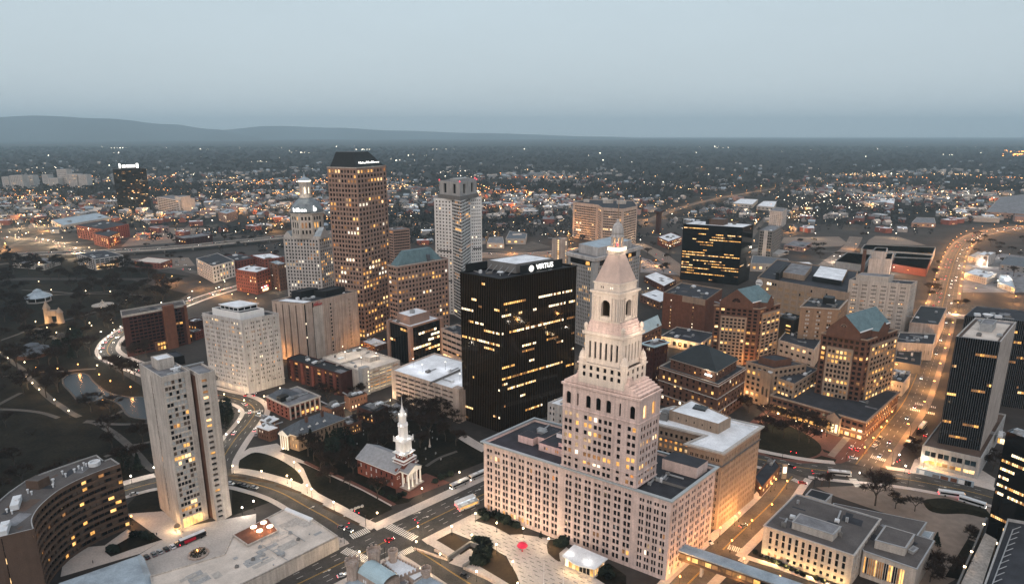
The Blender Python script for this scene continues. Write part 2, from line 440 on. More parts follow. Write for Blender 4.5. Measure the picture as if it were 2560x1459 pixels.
 def text(s, body, at, u, size, mat, name='sign_lettering', ext=.15, tilt=90, sub=None):
  cu = bpy.data.curves.new(name, 'FONT'); cu.body = body; cu.size = size; cu.extrude = ext; cu.align_x = 'CENTER'; cu.align_y = 'CENTER'
  cu.materials.append(MATS[mat]); ob = bpy.data.objects.new(name, cu); COL.objects.link(ob); ob.parent = s.root
  ob.location = (at[0] - s.o[0], at[1] - s.o[1], at[2]); ob.rotation_euler = (R(tilt), 0, math.atan2(u[1], u[0])); return ob
 def light(s, at, watts, col=(1, .72, .42), r=.3, name='floodlight'): point(at, watts, col, r, s.root, name)
 def finish(s, keep=100):
  global NWIN
  for (p, m), b in s.parts.items():
   if b.f: b.build(p, m, s.root, s.o)
  for p, b, m in s.subs:
   if b.f: b.build(p, m, s.root, s.o)
  def score(q):
   c, w, h, u, n, m = q
   vx, vy, vz = -c[0], -c[1], CAMH - c[2]; d = math.sqrt(vx * vx + vy * vy + vz * vz)
   f = (n[0] * vx + n[1] * vy) / d
   return w * h * max(f, 0) / (d * d) * (1.6 if m in LITSET else 1)
  s.panes.sort(key=score, reverse=True)
  for q in s.panes[:keep]:
   c, w, h, u, n, m = q
   ob = bpy.data.objects.new('window', pane_mesh(w, h, m)); COL.objects.link(ob); ob.parent = s.root
   ob.location = (c[0] - s.o[0], c[1] - s.o[1], c[2]); ob.rotation_euler = (0, 0, math.atan2(u[1], u[0])); NWIN += 1
  rest = s.panes[keep:]
  if rest:
   b = MB(); ms = sorted({q[5] for q in rest})
   for c, w, h, u, n, m in rest:
    x, y = u[0] * w / 2, u[1] * w / 2
    b.quad((c[0] - x, c[1] - y, c[2] - h / 2), (c[0] + x, c[1] + y, c[2] - h / 2), (c[0] + x, c[1] + y, c[2] + h / 2), (c[0] - x, c[1] - y, c[2] + h / 2), ms.index(m))
   tag(b.build('window', ms, s.root, s.o), kind='stuff')
  return s
NL = 0
def point(at, watts, col, r=.3, parent=None, name='lamp_light'):
 global NL; NL += 1
 l = bpy.data.lights.new(name, 'POINT'); l.energy = watts; l.color = col; l.shadow_soft_size = r
 o = bpy.data.objects.new(name, l); COL.objects.link(o)
 if parent is not None:
  o.parent = parent; p = parent.location; o.location = (at[0] - p[0], at[1] - p[1], at[2] - p[2])
 else: o.location = at
 return o
def bld(name, label, cat, L, T, Rr, z=None, yb=None, zb=0, wall='grey_concrete', roof='grey_roof', fl=None, fr=None, fb=None, fk=None, par=1.0, units=0, z0=0, group=None, Bk=None, fin=True, cap=None, sz=(1.2, 3.2)):
 if z is None: z = zfor(T, yb, zb)
 l, t = G(L, z), G(T, z)
 if Bk is not None: k = G(Bk, z); r = add(t, sub(k, l))
 else: r = G(Rr, z); k = add(l, sub(r, t))
 P = [l, t, r, k]
 if ccw(P) is not P: print('CW', name, label)
 c = mulv(add(l, r), .5)
 b = Bld(name, label, cat, c, group); b.P = P; b.z = z
 b.shell(P, z0, z, [fl, fr, fb, fk], wall); b.roof(P, z, roof, wall, par, .5, cap)
 units = units or 4
 if par > 0 and l[1] < 800: b.patches(ring(P, 1.5), z - par, 3, ('cream_roof', 'grey_roof', 'cream_roof') if 'white' in roof or 'cream' in roof else ('grey_roof', 'dark_roof', 'gravel_roof'))
 if units: b.units(units, z - par, sz=sz)
 if fin: b.finish()
 return b
def inpoly(p, P):
 c = False; n = len(P)
 for i in range(n):
  a, b = P[i], P[(i + 1) % n]
  if (a[1] > p[1]) != (b[1] > p[1]) and p[0] < (b[0] - a[0]) * (p[1] - a[1]) / (b[1] - a[1]) + a[0]: c = not c
 return c
# ================================================================ ground, roads, park
def structure(name, mb, mats): return tag(mb.build(name, mats), kind='structure')
def sheet(name, pts, z, mat, kind='structure'):
 m = MB(); m.poly([(*p, z) for p in ccw(pts)]); return tag(m.build(name, mat), kind=kind)
def Gs(L, z=0): return [G(p, z) for p in L]
def smooth_line(P, k=4):
 """Catmull-Rom through ground points"""
 o = []
 for i in range(len(P) - 1):
  p0, p1, p2, p3 = P[max(i - 1, 0)], P[i], P[i + 1], P[min(i + 2, len(P) - 1)]
  for j in range(k):
   t = j / k
   o.append(tuple(.5 * (2 * p1[c] + (p2[c] - p0[c]) * t + (2 * p0[c] - 5 * p1[c] + 4 * p2[c] - p3[c]) * t * t + (3 * p1[c] - p0[c] - 3 * p2[c] + p3[c]) * t ** 3) for c in (0, 1)))
 o.append(P[-1]); return o
def offs(P, d):
 """line moved to its left by d"""
 o = []
 for i in range(len(P)):
  a = nrm(sub(P[min(i + 1, len(P) - 1)], P[max(i - 1, 0)])); o.append((P[i][0] - a[1] * d, P[i][1] + a[0] * d))
 return o
def ribbon(m, P, w0, w1, z, mi=0, thick=0):
 A, B = offs(P, w0), offs(P, w1)
 for i in range(len(P) - 1):
  m.quad((*A[i], z), (*A[i + 1], z), (*B[i + 1], z), (*B[i], z), mi)
  if thick:
   for Q in (A, B): m.quad((*Q[i], z - thick), (*Q[i + 1], z - thick), (*Q[i + 1], z), (*Q[i], z), mi)
def along(P, step, start=0.0):
 """points and headings every step metres"""
 o = []; acc = start
 for i in range(len(P) - 1):
  d = sub(P[i + 1], P[i]); l = ln(d); u = nrm(d)
  while acc < l:
   o.append(((P[i][0] + u[0] * acc, P[i][1] + u[1] * acc), u)); acc += step
  acc -= l
 return o
# the big sheet, reaching the horizon
m = MB(); S = 30000
N = 24
for i in range(N):
 for j in range(N):
  x0, x1 = -S + 2 * S * i / N, -S + 2 * S * (i + 1) / N; y0, y1 = -2000 + 32000 * j / N, -2000 + 32000 * (j + 1) / N
  m.quad((x0, y0, 0), (x1, y0, 0), (x1, y1, 0), (x0, y1, 0))
gm = pm('wild_ground', (.020, .021, .021), 1, .45, .004, 0, .1, 0, .25)
structure('ground', m, 'wild_ground')
# built-up ground of the city: pavement and yards
sheet('pavement', Gs([(-700, 1900), (3300, 1900), (2800, 700), (2560, 560), (2050, 560), (1600, 545), (1000, 560), (650, 590), (200, 560), (-250, 560)]), .05, 'city_ground')
ROADS = {}
def resample(P, st):
 o = [c for c, u in along(P, st)]; o.append(P[-1]); return o
PEND = []
def road(key, px, w, z=.10, mat='asphalt', swl=3.2, swr=3.2, line='yellow', lanes=0, name='road', k=5, pts=None, swz=.24):
 P = smooth_line(pts or Gs(px), k)
 if min(p[1] for p in P) < 700: P = resample(P, 3.0)
 ROADS[key] = (P, w); PEND.append((key, swl, swr, line, lanes, z, swz))
 m = MB(); ribbon(m, P, w / 2, -w / 2, z); structure(name, m, mat); return P
def clear(c, key, ex):
 for k, (P, w) in ROADS.items():
  if k == key: continue
  for p in P:
   if abs(p[0] - c[0]) < w and abs(p[1] - c[1]) < w and ln(sub(p, c)) < w / 2 + ex: return False
 return True
def finish_roads():
 """pavements and markings, left out where another road crosses"""
 for q, (key, swl, swr, line, lanes, z, swz) in enumerate(PEND):
  P, w = ROADS[key]; swz += .008 * q
  for w0, w1 in ((w / 2 + swl, w / 2 + .05), (-w / 2 - .05, -w / 2 - swr)):
   if abs(w0 - w1) < .5: continue
   m = MB(); A, B_ = offs(P, w0), offs(P, w1)
   for i in range(len(P) - 1):
    if not clear(lerp(lerp(A[i], A[i + 1], .5), lerp(B_[i], B_[i + 1], .5), .5), key, 1.2): continue
    m.quad((*A[i], swz), (*A[i + 1], swz), (*B_[i + 1], swz), (*B_[i], swz))
    for Q in (A, B_): m.quad((*Q[i], swz - .16), (*Q[i + 1], swz - .16), (*Q[i + 1], swz), (*Q[i], swz))
   if m.f: structure('pavement', m, 'tan_earth' if key == 'market' else 'sidewalk')
  m = MB()
  if line == 'yellow':
   for d0, d1 in ((.28, .12), (-.12, -.28)):
    A, B_ = offs(P, d0), offs(P, d1)
    for i in range(len(P) - 1):
     if clear(P[i], key, 2.5): m.quad((*A[i], z + .05), (*A[i + 1], z + .05), (*B_[i + 1], z + .05), (*B_[i], z + .05))
  for k in range(lanes):
   o = (k + 1) * (w / 2) / (lanes + 1)
   for sg in (1, -1):
    for (c, u) in along(P, 9.0, 2):
     if clear(c, key, 3): m.box((c[0] - u[1] * o * sg, c[1] + u[0] * o * sg), u, 1.5, .09, z + .045, z + .055, 1)
  if m.f: structure('road_markings', m, ['yellow_paint', 'road_paint'])
a, b = G((925, 1372)), G((1190, 1244)); u = nrm(sub(b, a))
MAIN = [add(a, mulv(u, k)) for k in (-170, -90, -45, 0, 32, 65, 105, 160, 220)]
road('main', None, 21, pts=MAIN, lanes=2, swl=6, swr=5)
road('curve', [(905, 1341), (860, 1320), (820.7, 1295.9), (762.7, 1264), (704.8, 1232), (647, 1212), (574.5, 1197), (480, 1198), (394, 1205), (309, 1227), (200, 1262), (0, 1345)], 12.5, z=.11, swl=3, swr=5.5)
road('side', [(1015, 1360), (1060, 1385), (1145, 1440), (1240, 1500), (1350, 1580)], 13, z=.11, swl=4.5)
road('jewell', [(548, 1190), (552, 1155), (589, 1096), (618, 1061), (637, 1030), (625, 1010), (590, 996), (540, 985), (450, 960), (360, 925), (300, 902), (270, 882), (272, 862), (292, 840), (345, 810), (444, 768), (522, 739), (600, 716), (660, 700), (730, 688)], 13, z=.12, lanes=1, swr=4, swl=3)
road('market', [(2140, 1160), (2205, 1075), (2262, 1000), (2300, 915), (2335, 825), (2357, 760), (2374, 690), (2394, 632), (2424, 598), (2475, 579), (2580, 566)], 24, z=.13, lanes=2, swl=4, swr=4, mat='old_lit_asphalt')
road('state', [(1830, 1130), (1915, 1151), (2030, 1172), (2150, 1184), (2261, 1197), (2400, 1223), (2490, 1246), (2640, 1290)], 18, z=.12, lanes=1, swl=4, swr=3)
road('prospect', [(1985, 1185), (1971, 1202), (1930, 1255), (1851, 1331), (1790, 1390), (1700, 1480), (1600, 1600)], 12, z=.14, mat='old_lit_asphalt', swl=4, swr=4, line='yellow')
road('cross', [(1800, 1388), (1839, 1407), (1978, 1454), (2080, 1492), (2250, 1560)], 11, z=.15, swl=3)
road('far_left', [(-60, 596), (60, 596), (150, 612), (215, 640), (262, 640)], 22, z=.12, lanes=2, line=None, swl=0, swr=0, mat='old_lit_asphalt')
road('far_ramp', [(-60, 668), (80, 652), (190, 648), (303, 655), (420, 664), (520, 690)], 14, z=.13, line=None, swl=0, swr=0, mat='old_lit_asphalt')
road('mid_highway', [(980, 640), (1060, 634), (1180, 637), (1290, 640), (1400, 632), (1500, 620)], 42, z=.12, line=None, lanes=3, swl=2, swr=0, mat='tan_earth')
road('right_ramp', [(1590, 608), (1640, 632), (1690, 668), (1740, 700)], 26, z=.12, line=None, lanes=1, swl=0, swr=0, mat='tan_earth')
road('north_road', [(2060, 668), (2090, 645), (2125, 618), (2140, 592)], 22, z=.12, line=None, lanes=1, swl=0, swr=0, mat='tan_earth')
road('far_right', [(2360, 790), (2420, 766), (2500, 775), (2600, 790)], 20, z=.14, line=None, lanes=1, swl=0, swr=0)
road('suburb', [(1600, 560), (1700, 520), (1800, 495), (1950, 470), (2100, 455)], 20, z=.12, line=None, swl=0, swr=0, mat='old_lit_asphalt')
finish_roads()
# crossings: bars laid across each approach
m = MB()
def bars(p, q, n, length, z=.20):
 a, b = G(p), G(q); u = nrm(sub(b, a)); v = (-u[1], u[0])
 for i in range(n):
  c = lerp(a, b, (i + .5) / n); m.box(c, v, length / 2, ln(sub(b, a)) / n * .28, z, z + .01)
bars(zM(1095, 560), zM(1250, 495), 10, 4.5); bars(zM(1405, 455), zM(1655, 575), 16, 4.5); bars(zM(1030, 670), zM(1245, 760), 15, 4.5); bars(zM(1500, 720), zM(1640, 655), 11, 4)
bars(zL(0, 1160), zL(135, 1205), 9, 4); bars(zL(110, 1285), zL(155, 1235), 7, 4); bars(zL(1130, 445), zL(1320, 500), 14, 4); bars(zL(1440, 70), zL(1640, 110), 14, 4); bars(zL(1480, 25), zL(1650, 60), 12, 3.5)
bars(zL(510, 625), zL(575, 655), 7, 3.5); bars(zJ(150, 460), zJ(340, 440), 14, 3.5); bars(zL(985, 620), zL(1040, 690), 6, 4)
def arrow(p, q):
 a, b = G(p), G(q); u = nrm(sub(b, a)); m.box(lerp(a, b, .4), u, 1.5, .12, .20, .21)
 v = (-u[1], u[0]); m.poly([(*add(b, mulv(v, .7)), .21), (*add(b, mulv(v, -.7)), .21), (*add(b, mulv(u, 1.4)), .21)])
for p, q in ((zM(1645, 360), zM(1680, 350)), (zM(1725, 392), zM(1750, 385)), (zM(2175, 160), zM(2200, 150)), (zM(870, 860), zM(900, 848)), (zL(1690, 685), zL(1715, 690)), (zM(745, 310), zM(765, 300))): arrow(p, q)
structure('road_markings', m, 'road_paint')
# parking apron and grounds by the condominium tower
sheet('plaza', Gs([zI(1000, 900), zI(1290, 880), zI(1480, 1000), zI(1690, 960), zI(2030, 900), zI(2030, 1000), zI(1840, 1070), zI(1960, 1180), zI(1200, 1400), zI(1110, 1220), zI(1290, 1110)]), .13, 'plaza_paving')
sheet('plaza', Gs([zI(480, 1400), zI(520, 1180), zI(830, 1150), zI(1010, 1020), zI(1100, 1080), zI(1290, 1110), zI(1110, 1215)]), .10, 'sidewalk')
sheet('lawn', Gs([zI(1020, 1090), zI(1180, 1060), zI(1290, 1105), zI(1050, 1180), zI(880, 1240), zI(830, 1200)]), .18, 'lawn')
sheet('lawn', Gs([zI(1010, 830), zI(1080, 760), zI(1265, 700), zI(1290, 870), zI(1030, 960)]), .12, 'lawn')
sheet('lawn', Gs([zI(1840, 640), zM(60, 110), zM(300, 190), zM(460, 235), zM(60, 380), zI(1840, 900)]), .12, 'lawn')
# park on the left
PARK = Gs([(-500, 735), (60, 700), (330, 700), (470, 735), (415, 770), (300, 815), (255, 850), (235, 895), (300, 930), (355, 965), (365, 1060), (385, 1140), (395, 1180), (320, 1200), (150, 1260), (-300, 1420)])
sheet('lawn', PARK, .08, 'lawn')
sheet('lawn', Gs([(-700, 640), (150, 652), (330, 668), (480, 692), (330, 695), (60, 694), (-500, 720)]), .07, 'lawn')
POND = [zD(590, 950), zD(650, 905), zD(760, 888), zD(850, 905), zD(900, 965), zD(1000, 1045), zD(1100, 1090), zD(1250, 1115), zD(1400, 1120), zD(1500, 1230), zD(1450, 1330), zD(1230, 1310), zD(1140, 1200), zD(1010, 1140), zD(890, 1165), zD(760, 1175), zD(660, 1070), zD(600, 1010)]
wm = pm('pond_water', (.014, .018, .024), .22, .15, .05, 0, .16)
sheet('water', smooth_line(Gs(POND) + [G(POND[0])], 3)[:-1], .16, 'pond_water')
m = MB(); ribbon(m, smooth_line(Gs(POND) + [G(POND[0])], 3), -.1, -1.3, .24, 0, .15); structure('path', m, 'path_gravel')
def path(px, w, mat='path_gravel', z=.14):
 m = MB(); ribbon(m, smooth_line(Gs(px), 4), w / 2, -w / 2, z); structure('path', m, mat)
path([zD(-40, 660), zD(30, 710), zD(110, 775), zD(210, 850), zD(260, 920), zD(320, 975), zD(400, 1060), zD(500, 1150), zD(600, 1215), zD(680, 1270), zD(760, 1310)], 4, z=.15)
path([zD(260, 890), zD(450, 878), zD(640, 870), zD(800, 855), zD(920, 850)], 3)
path([zD(-30, 930), zD(120, 910)], 3); path([zD(-30, 590), zD(170, 520), zD(300, 470), zD(420, 480), zD(560, 590), zD(690, 610), zD(860, 600)], 3.5, z=.145)
path([zD(130, 190), zD(430, 150), zD(700, 135), zD(1100, 130), zD(1400, 150)], 3); path([zD(540, 400), zD(760, 350), zD(960, 290), zD(1280, 195)], 3.5, z=.155); path([zD(210, 95), zD(500, 110), zD(820, 125), zD(1350, 70)], 3, z=.16)
path([zD(-30, 1200), zD(120, 1120), zD(200, 1080)], 3.5); path([zD(-20, 1235), zD(200, 1245), zD(400, 1270), zD(560, 1320)], 3)
path([zI(670, 170), zI(760, 180), zI(900, 260), zI(1010, 350), zI(1100, 440), zI(1160, 510), zI(1230, 560)], 4.5, z=.15); path([zI(760, 170), zI(900, 190), zI(1060, 190), zI(1190, 185)], 3); path([zI(780, 160), zI(900, 120), zI(980, 80)], 3); path([zI(1010, 365), zI(1100, 350), zI(1190, 330)], 3, z=.16); path([zI(830, 450), zI(900, 420), zI(1000, 380)], 3, z=.165)
# church green and burying ground
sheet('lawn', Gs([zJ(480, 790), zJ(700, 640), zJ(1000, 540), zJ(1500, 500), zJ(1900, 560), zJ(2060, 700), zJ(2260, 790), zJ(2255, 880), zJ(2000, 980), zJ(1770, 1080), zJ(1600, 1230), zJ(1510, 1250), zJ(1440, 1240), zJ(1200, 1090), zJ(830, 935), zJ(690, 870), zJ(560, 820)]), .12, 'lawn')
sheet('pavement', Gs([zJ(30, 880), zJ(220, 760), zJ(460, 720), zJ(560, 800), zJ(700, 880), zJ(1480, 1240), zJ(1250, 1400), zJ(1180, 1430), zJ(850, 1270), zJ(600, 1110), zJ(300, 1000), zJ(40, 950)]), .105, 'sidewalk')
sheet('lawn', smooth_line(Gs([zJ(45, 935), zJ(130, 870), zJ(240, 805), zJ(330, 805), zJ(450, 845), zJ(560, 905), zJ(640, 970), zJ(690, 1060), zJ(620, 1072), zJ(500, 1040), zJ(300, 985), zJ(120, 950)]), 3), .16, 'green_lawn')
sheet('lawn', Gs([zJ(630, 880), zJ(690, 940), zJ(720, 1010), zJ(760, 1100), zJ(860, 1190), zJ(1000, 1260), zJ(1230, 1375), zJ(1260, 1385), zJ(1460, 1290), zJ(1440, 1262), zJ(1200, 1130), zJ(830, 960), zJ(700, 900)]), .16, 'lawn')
path([zJ(700, 880), zJ(830, 945), zJ(1000, 1010), zJ(1230, 1120), zJ(1480, 1255)], 2.2, 'brick_paving', .17)
path([zJ(1750, 920), zJ(1860, 850), zJ(1990, 800), zJ(2020, 790)], 2.2, 'path_gravel', .17)
path([zJ(2060, 660), zJ(2160, 720), zJ(2270, 780)], 7, 'sidewalk', .2)
sheet('pavement', Gs([zJ(1480, 1090), zJ(1750, 980), zJ(1960, 1060), zJ(1600, 1200), zJ(1500, 1180)]), .17, 'brick_paving')
m = MB()
for i, (p, q) in enumerate(((zJ(45, 1000), zJ(190, 1025)), (zJ(215, 1030), zJ(440, 1065)), (zJ(450, 1085), zJ(665, 1150)), (zJ(675, 1165), zJ(855, 1250)), (zJ(860, 1270), zJ(1030, 1350)), (zJ(1040, 1360), zJ(1170, 1425)))):
 a, b = G(p), G(q); u = nrm(sub(b, a)); m.box(lerp(a, b, .5), u, ln(sub(b, a)) / 2, .9, .20, .27)
tag(m.build('planting_strip', 'mulch'), kind='structure')
# plaza of the tower block
sheet('plaza', Gs([zT(480, 100), zT(1250, 320), zT(1690, 380), zT(2560, 1000), zT(2560, 1300), zT(1200, 1300), zT(1190, 1000), zT(1000, 620), zT(700, 470), zT(200, 270)]), .14, 'plaza_paving')
m = MB(); e0 = G(zT(560, 240)); eu = nrm(sub(G(zT(1690, 820)), G(zT(1300, 640)))); ev = (-eu[1], eu[0])
PZ = Gs([zT(500, 130), zT(1200, 340), zT(1560, 420), zT(1560, 600), zT(2300, 1000), zT(2400, 1250), zT(1260, 1250), zT(1220, 1000), zT(1030, 620), zT(720, 450), zT(260, 280)])
for i in range(-30, 60):
 for j in range(-40, 40):
  c = add(e0, add(mulv(eu, i * 4.6 + (j % 2) * 2.3), mulv(ev, j * 2.1)))
  if inpoly(c, PZ) and random.random() < .86: m.box(c, eu, 1.15, .2, .17, .175)
structure('plaza_markings', m, 'dark_concrete')
sheet('lawn', smooth_line(Gs([zT(0, 380), zT(200, 285), zT(300, 330), zT(380, 410), zT(560, 410), zT(760, 480), zT(960, 620), zT(1100, 800), zT(1180, 980), zT(1200, 1160), zT(900, 1060), zT(600, 900), zT(400, 800), zT(180, 690), zT(0, 560)]), 2), .16, 'brown_lawn')
sheet('lawn', Gs([zT(540, 90), zT(640, 0), zT(900, 60), zT(1200, 190), zT(1250, 310), zT(1040, 320), zT(820, 200), zT(760, 150)]), .18, 'brown_lawn')
sheet('lawn', smooth_line(Gs([zT(1570, 470), zT(1600, 400), zT(1680, 385), zT(1900, 440), zT(1750, 580), zT(1770, 700), zT(1690, 670), zT(1590, 580)]), 2), .18, 'brown_lawn')
sheet('lawn', Gs([zT(2260, 930), zT(2450, 720), zT(2700, 900), zT(2700, 1100), zT(2400, 1020)]), .18, 'lawn')
# state house lawn and brick square
sheet('pavement', Gs([zL(-30, 330), zL(320, 60), zL(800, 130), zL(830, 280), zL(1080, 330), zL(1110, 420), zL(900, 500), zL(560, 500), zL(240, 430)]), .16, 'brick_paving')
sheet('lawn', smooth_line(Gs([zL(230, 400), zL(250, 210), zL(430, 190), zL(640, 280), zL(740, 370), zL(700, 440), zL(520, 470), zL(330, 440)]), 3), .2, 'green_lawn')
sheet('lawn', Gs([zL(640, 480), zL(740, 440), zL(860, 470), zL(850, 490)]), .2, 'green_lawn'); sheet('lawn', Gs([zL(745, 385), zL(850, 425), zL(840, 435), zL(760, 410)]), .2, 'green_lawn')
# ground around the low stone courthouse and bank
sheet('lawn', Gs([zL(700, 690), zL(1400, 660), zL(2100, 860), zL(2050, 960), zL(1800, 1420), zL(1500, 1600), zL(1550, 1000), zL(850, 760)]), .10, 'tan_earth')
sheet('lawn', Gs([zL(1900, 1100), zL(1980, 1130), zL(1830, 1420), zL(1720, 1400)]), .2, 'lawn')
sheet('pavement', Gs([zL(1480, 470), zL(1700, 360), zL(2120, 620), zL(2100, 720), zL(1940, 720), zL(1430, 590)]), .11, 'sidewalk')
# far open lots
for pl, mt in (([zC(750, 1030), zC(770, 990), zC(1180, 985), zC(1240, 1030), zC(1200, 1055), zC(1000, 1065)], 'tan_earth'), ([zC(1400, 1010), zC(1450, 980), zC(1620, 985), zC(1830, 1050), zC(1380, 1045)], 'tan_earth'),
               ([zB(2210, 1140), zB(2350, 1180), zB(2490, 1270), zB(2200, 1250)], 'grey_roof'), ([zA(960, 1000), zA(1200, 920), zA(1600, 920), zA(1300, 1030), zA(900, 1060)], 'tan_earth'), ([zA(960, 1150), zA(1400, 1140), zA(1450, 1200), zA(1180, 1230)], 'tan_earth'),
               ([zB(1040, 1090), zB(1400, 1020), zB(1540, 1060), zB(1300, 1110)], 'old_lit_asphalt'), ([zC(2080, 1180), zC(2400, 1110), zC(2700, 1150), zC(2700, 1400), zC(2100, 1400)], 'grey_roof'), ([zB(360, 840), zB(640, 880), zB(600, 930), zB(380, 910)], 'old_lit_asphalt')):
 sheet('pavement', Gs(pl), .16, mt)
# hills on the horizon: two wooded ridges with front and back slopes
def ridge(px, D, depth):
 m = MB(); P = []
 for i in range(len(px) - 1):
  for k in range(10):
   t = k / 10; s_ = t * t * (3 - 2 * t); P.append((px[i][0] + (px[i + 1][0] - px[i][0]) * t, px[i][1] + (px[i + 1][1] - px[i][1]) * s_))
 P.append(px[-1]); rows = []
 for x, y in P:
  az = math.atan((x - 1280) / FPX); d = D * (1 + .04 * math.sin(az * 37)); dr = (math.sin(az), math.cos(az))
  h = CAMH + (HOR - y) / FPX * d * math.cos(az) + random.uniform(-3, 3)
  rows.append([(dr[0] * (d - depth), dr[1] * (d - depth), -5), (dr[0] * (d - depth * .45), dr[1] * (d - depth * .45), h * .55 + random.uniform(-8, 8)), (dr[0] * d, dr[1] * d, h), (dr[0] * (d + depth * .6), dr[1] * (d + depth * .6), h * .5), (dr[0] * (d + depth), dr[1] * (d + depth), -5)])
 for i in range(len(rows) - 1):
  for k in range(4): m.quad(rows[i][k], rows[i + 1][k], rows[i + 1][k + 1], rows[i][k + 1])
 tag(m.build('hills', 'hill_wood', smooth=True), kind='structure')
ridge([(-500, 305), (-200, 296), (0, 297), (130, 292), (300, 299), (450, 312), (560, 324), (640, 338), (720, 352)], 23000, 3500)
ridge([(430, 345), (560, 326), (700, 316), (850, 320), (1000, 327), (1200, 333), (1500, 341), (1700, 348)], 26500, 3500)
# ================================================================ landmark buildings
# ---- the tower block: long stone body, tall shaft, belfry, pyramid roof, cupola and mast
C_, Lg_ = G((1690, 1462)), G((1213, 1278)); U = nrm(sub(C_, Lg_)); WZ = 39.0
T_ = G(zK(1432, 868), WZ); R_ = G(zK(1760, 625), WZ); V = nrm(sub(R_, T_)); LEN = ln(sub(C_, Lg_))
def fp(t, d=0.0): return (Lg_[0] + U[0] * LEN * t + V[0] * d, Lg_[1] + U[1] * LEN * t + V[1] * d)
tw = Bld('stone_tower_block', 'pink stone tower with pyramid roof and cupola rising from a long office block', 'tower', fp(.62, 8))
t0, t1, tE = .437, .800, .955
DEP = 39.0
def bays(n, **k): return fc(n, 10, .64, [.74, .66, .68, .68, .68, .68, .68, .68, .70, .48], k.get('lit', .05), 2, .16, k.get('mx', (1.2, 1.2)), (1.5, 1.6), .4, arch=k.get('arch', ()))
bL, bS0, bS1, bE = fp(-.005), fp(t0), fp(t1), fp(tE)
tw.facade(bL, bS0, 0, WZ, bays(9, arch=(8,)), 'pink_granite')
tw.facade(bS0, bS1, 0, WZ, bays(7, lit=.07), 'pink_granite')
tw.facade(bS1, bE, 0, WZ, bays(4, arch=(8,), lit=.04), 'pink_granite')
rE = add(bE, mulv(V, DEP)); lB = add(bL, mulv(nrm(sub(G((1327.3, 1035), WZ), G((1201, 1090), WZ))), 37.5))
tw.facade(bE, rE, 0, WZ, bays(7, lit=.03), 'pink_granite')
tw.facade(rE, lB, 0, WZ, None, 'pink_granite'); tw.facade(lB, bL, 0, WZ, bays(7, lit=.02), 'pink_granite')
BODY = [bL, bE, rE, lB]
tw.roof(BODY, WZ, 'dark_roof', 'pink_granite', .8, .6); tw.cornice(BODY, WZ, .9, 1.1, 'blue_stone')
# pink roof-top storeys on the wings
def blk(P, z0, z1, wall, roof, nm='penthouse'):
 m = tw.piece(nm, wall)
 for i in range(len(P)): a, b = P[i], P[(i + 1) % len(P)]; m.quad((*a, z0), (*b, z0), (*b, z1), (*a, z1))
 tw.piece('penthouse_roof', roof).poly([(*p, z1 - .02) for p in P])
def rr(ta, tb, da, db): return [fp(ta, da), fp(tb, da), fp(tb, db), fp(ta, db)]
tw.shell(rr(.235, t0 - .002, 10, 26), WZ - .8, WZ + 3.2, [fc(3, 1, .3, .5, .9, 2, .2, (1, 1), (.5, .6), .2)], 'pink_granite'); tw.piece('penthouse_roof', 'dark_roof').poly([(*p, WZ + 3.18) for p in rr(.235, t0 - .002, 10, 26)])
blk(rr(.19, .232, 15, 27), WZ - .8, WZ + 3.4, 'pink_granite', 'dark_roof'); blk(rr(.10, .186, 12, 19), WZ - .8, WZ + 3.0, 'pink_granite', 'dark_roof')
blk(rr(.33, .40, 12, 17), WZ + 3.2, WZ + 5.2, 'pink_granite', 'dark_roof'); blk(rr(.26, .36, 20, 21), WZ + 3.2, WZ + 5.4, 'white_paint', 'grey_roof')
blk(rr(t1 - .03, .93, 26, 36), WZ - .8, WZ + 4.5, 'pink_granite', 'dark_roof'); blk(rr(t1, .945, 14, 14.8), WZ - .8, WZ + .5, 'dark_concrete', 'dark_roof')
# shaft
ST = 81.5; SD = 15.5
s0, s1, s2, s3 = fp(t0, -.35), fp(t1, -.35), fp(t1, SD), fp(t0, SD)
def bayset(c, w, g): return [q for f, t in c for q in (((f - g, w), (f + g, w)) if t else ((f, w),))]
FB = bayset(((.08, 1), (.205, 0), (.347, 1), (.479, 1), (.611, 1), (.757, 0), (.912, 1)), .042, .030); RB_ = bayset(((.22, 1), (.52, 1), (.82, 1)), .085, .062)
def shaft(c): return fc(1, 8, .5, .58, .2, d=.4, mz=(.4, .6), hot={1: .35, 2: .55, 3: .3, 4: .25, 5: .6, 6: .3}, cx=c)
def crown_row(c): return fc(1, 1, .5, .72, .06, d=.7, mz=(1.2, 2.4), cx=c, arch=(0,), dark=('black_glass',))
SH = [s0, s1, s2, s3]
tw.shell(SH, WZ + .9, 69.6, [shaft(FB), shaft(RB_), None, shaft(RB_)], 'pink_granite')
tw.shell(SH, 69.6, ST, [crown_row([(f, .062 if t else .022) for f, t in ((.08, 1), (.205, 0), (.347, 1), (.479, 1), (.611, 1), (.757, 0), (.912, 1))]), crown_row([(.25, .15), (.68, .15)]), None, None], 'pink_granite')
for q, (z, h, o) in enumerate(((WZ + 1.2, .7, .35), (46, .5, .3), (70, .5, .35), (ST - 1.0, 1.3, .55))): tw.cornice(SH, z, h, o, 'pink_granite')
c0 = fp((t0 + t1) / 2, SD / 2)
def sq(hu, hv, off=(0, 0)): return [(c0[0] + U[0] * (a * hu + off[0]) + V[0] * (b * hv + off[1]), c0[1] + U[1] * (a * hu + off[0]) + V[1] * (b * hv + off[1])) for a, b in ((-1, -1), (1, -1), (1, 1), (-1, 1))]
for k in range(5):                                     # stepped shoulders
 tw.piece('setback', 'pink_granite').prism(sq(18.0 - k * 1.3, 7.85 - k * .06), ST + .6 + k * .85, ST + .6 + (k + 1) * .85)
zt = ST + .6 + 5 * .85
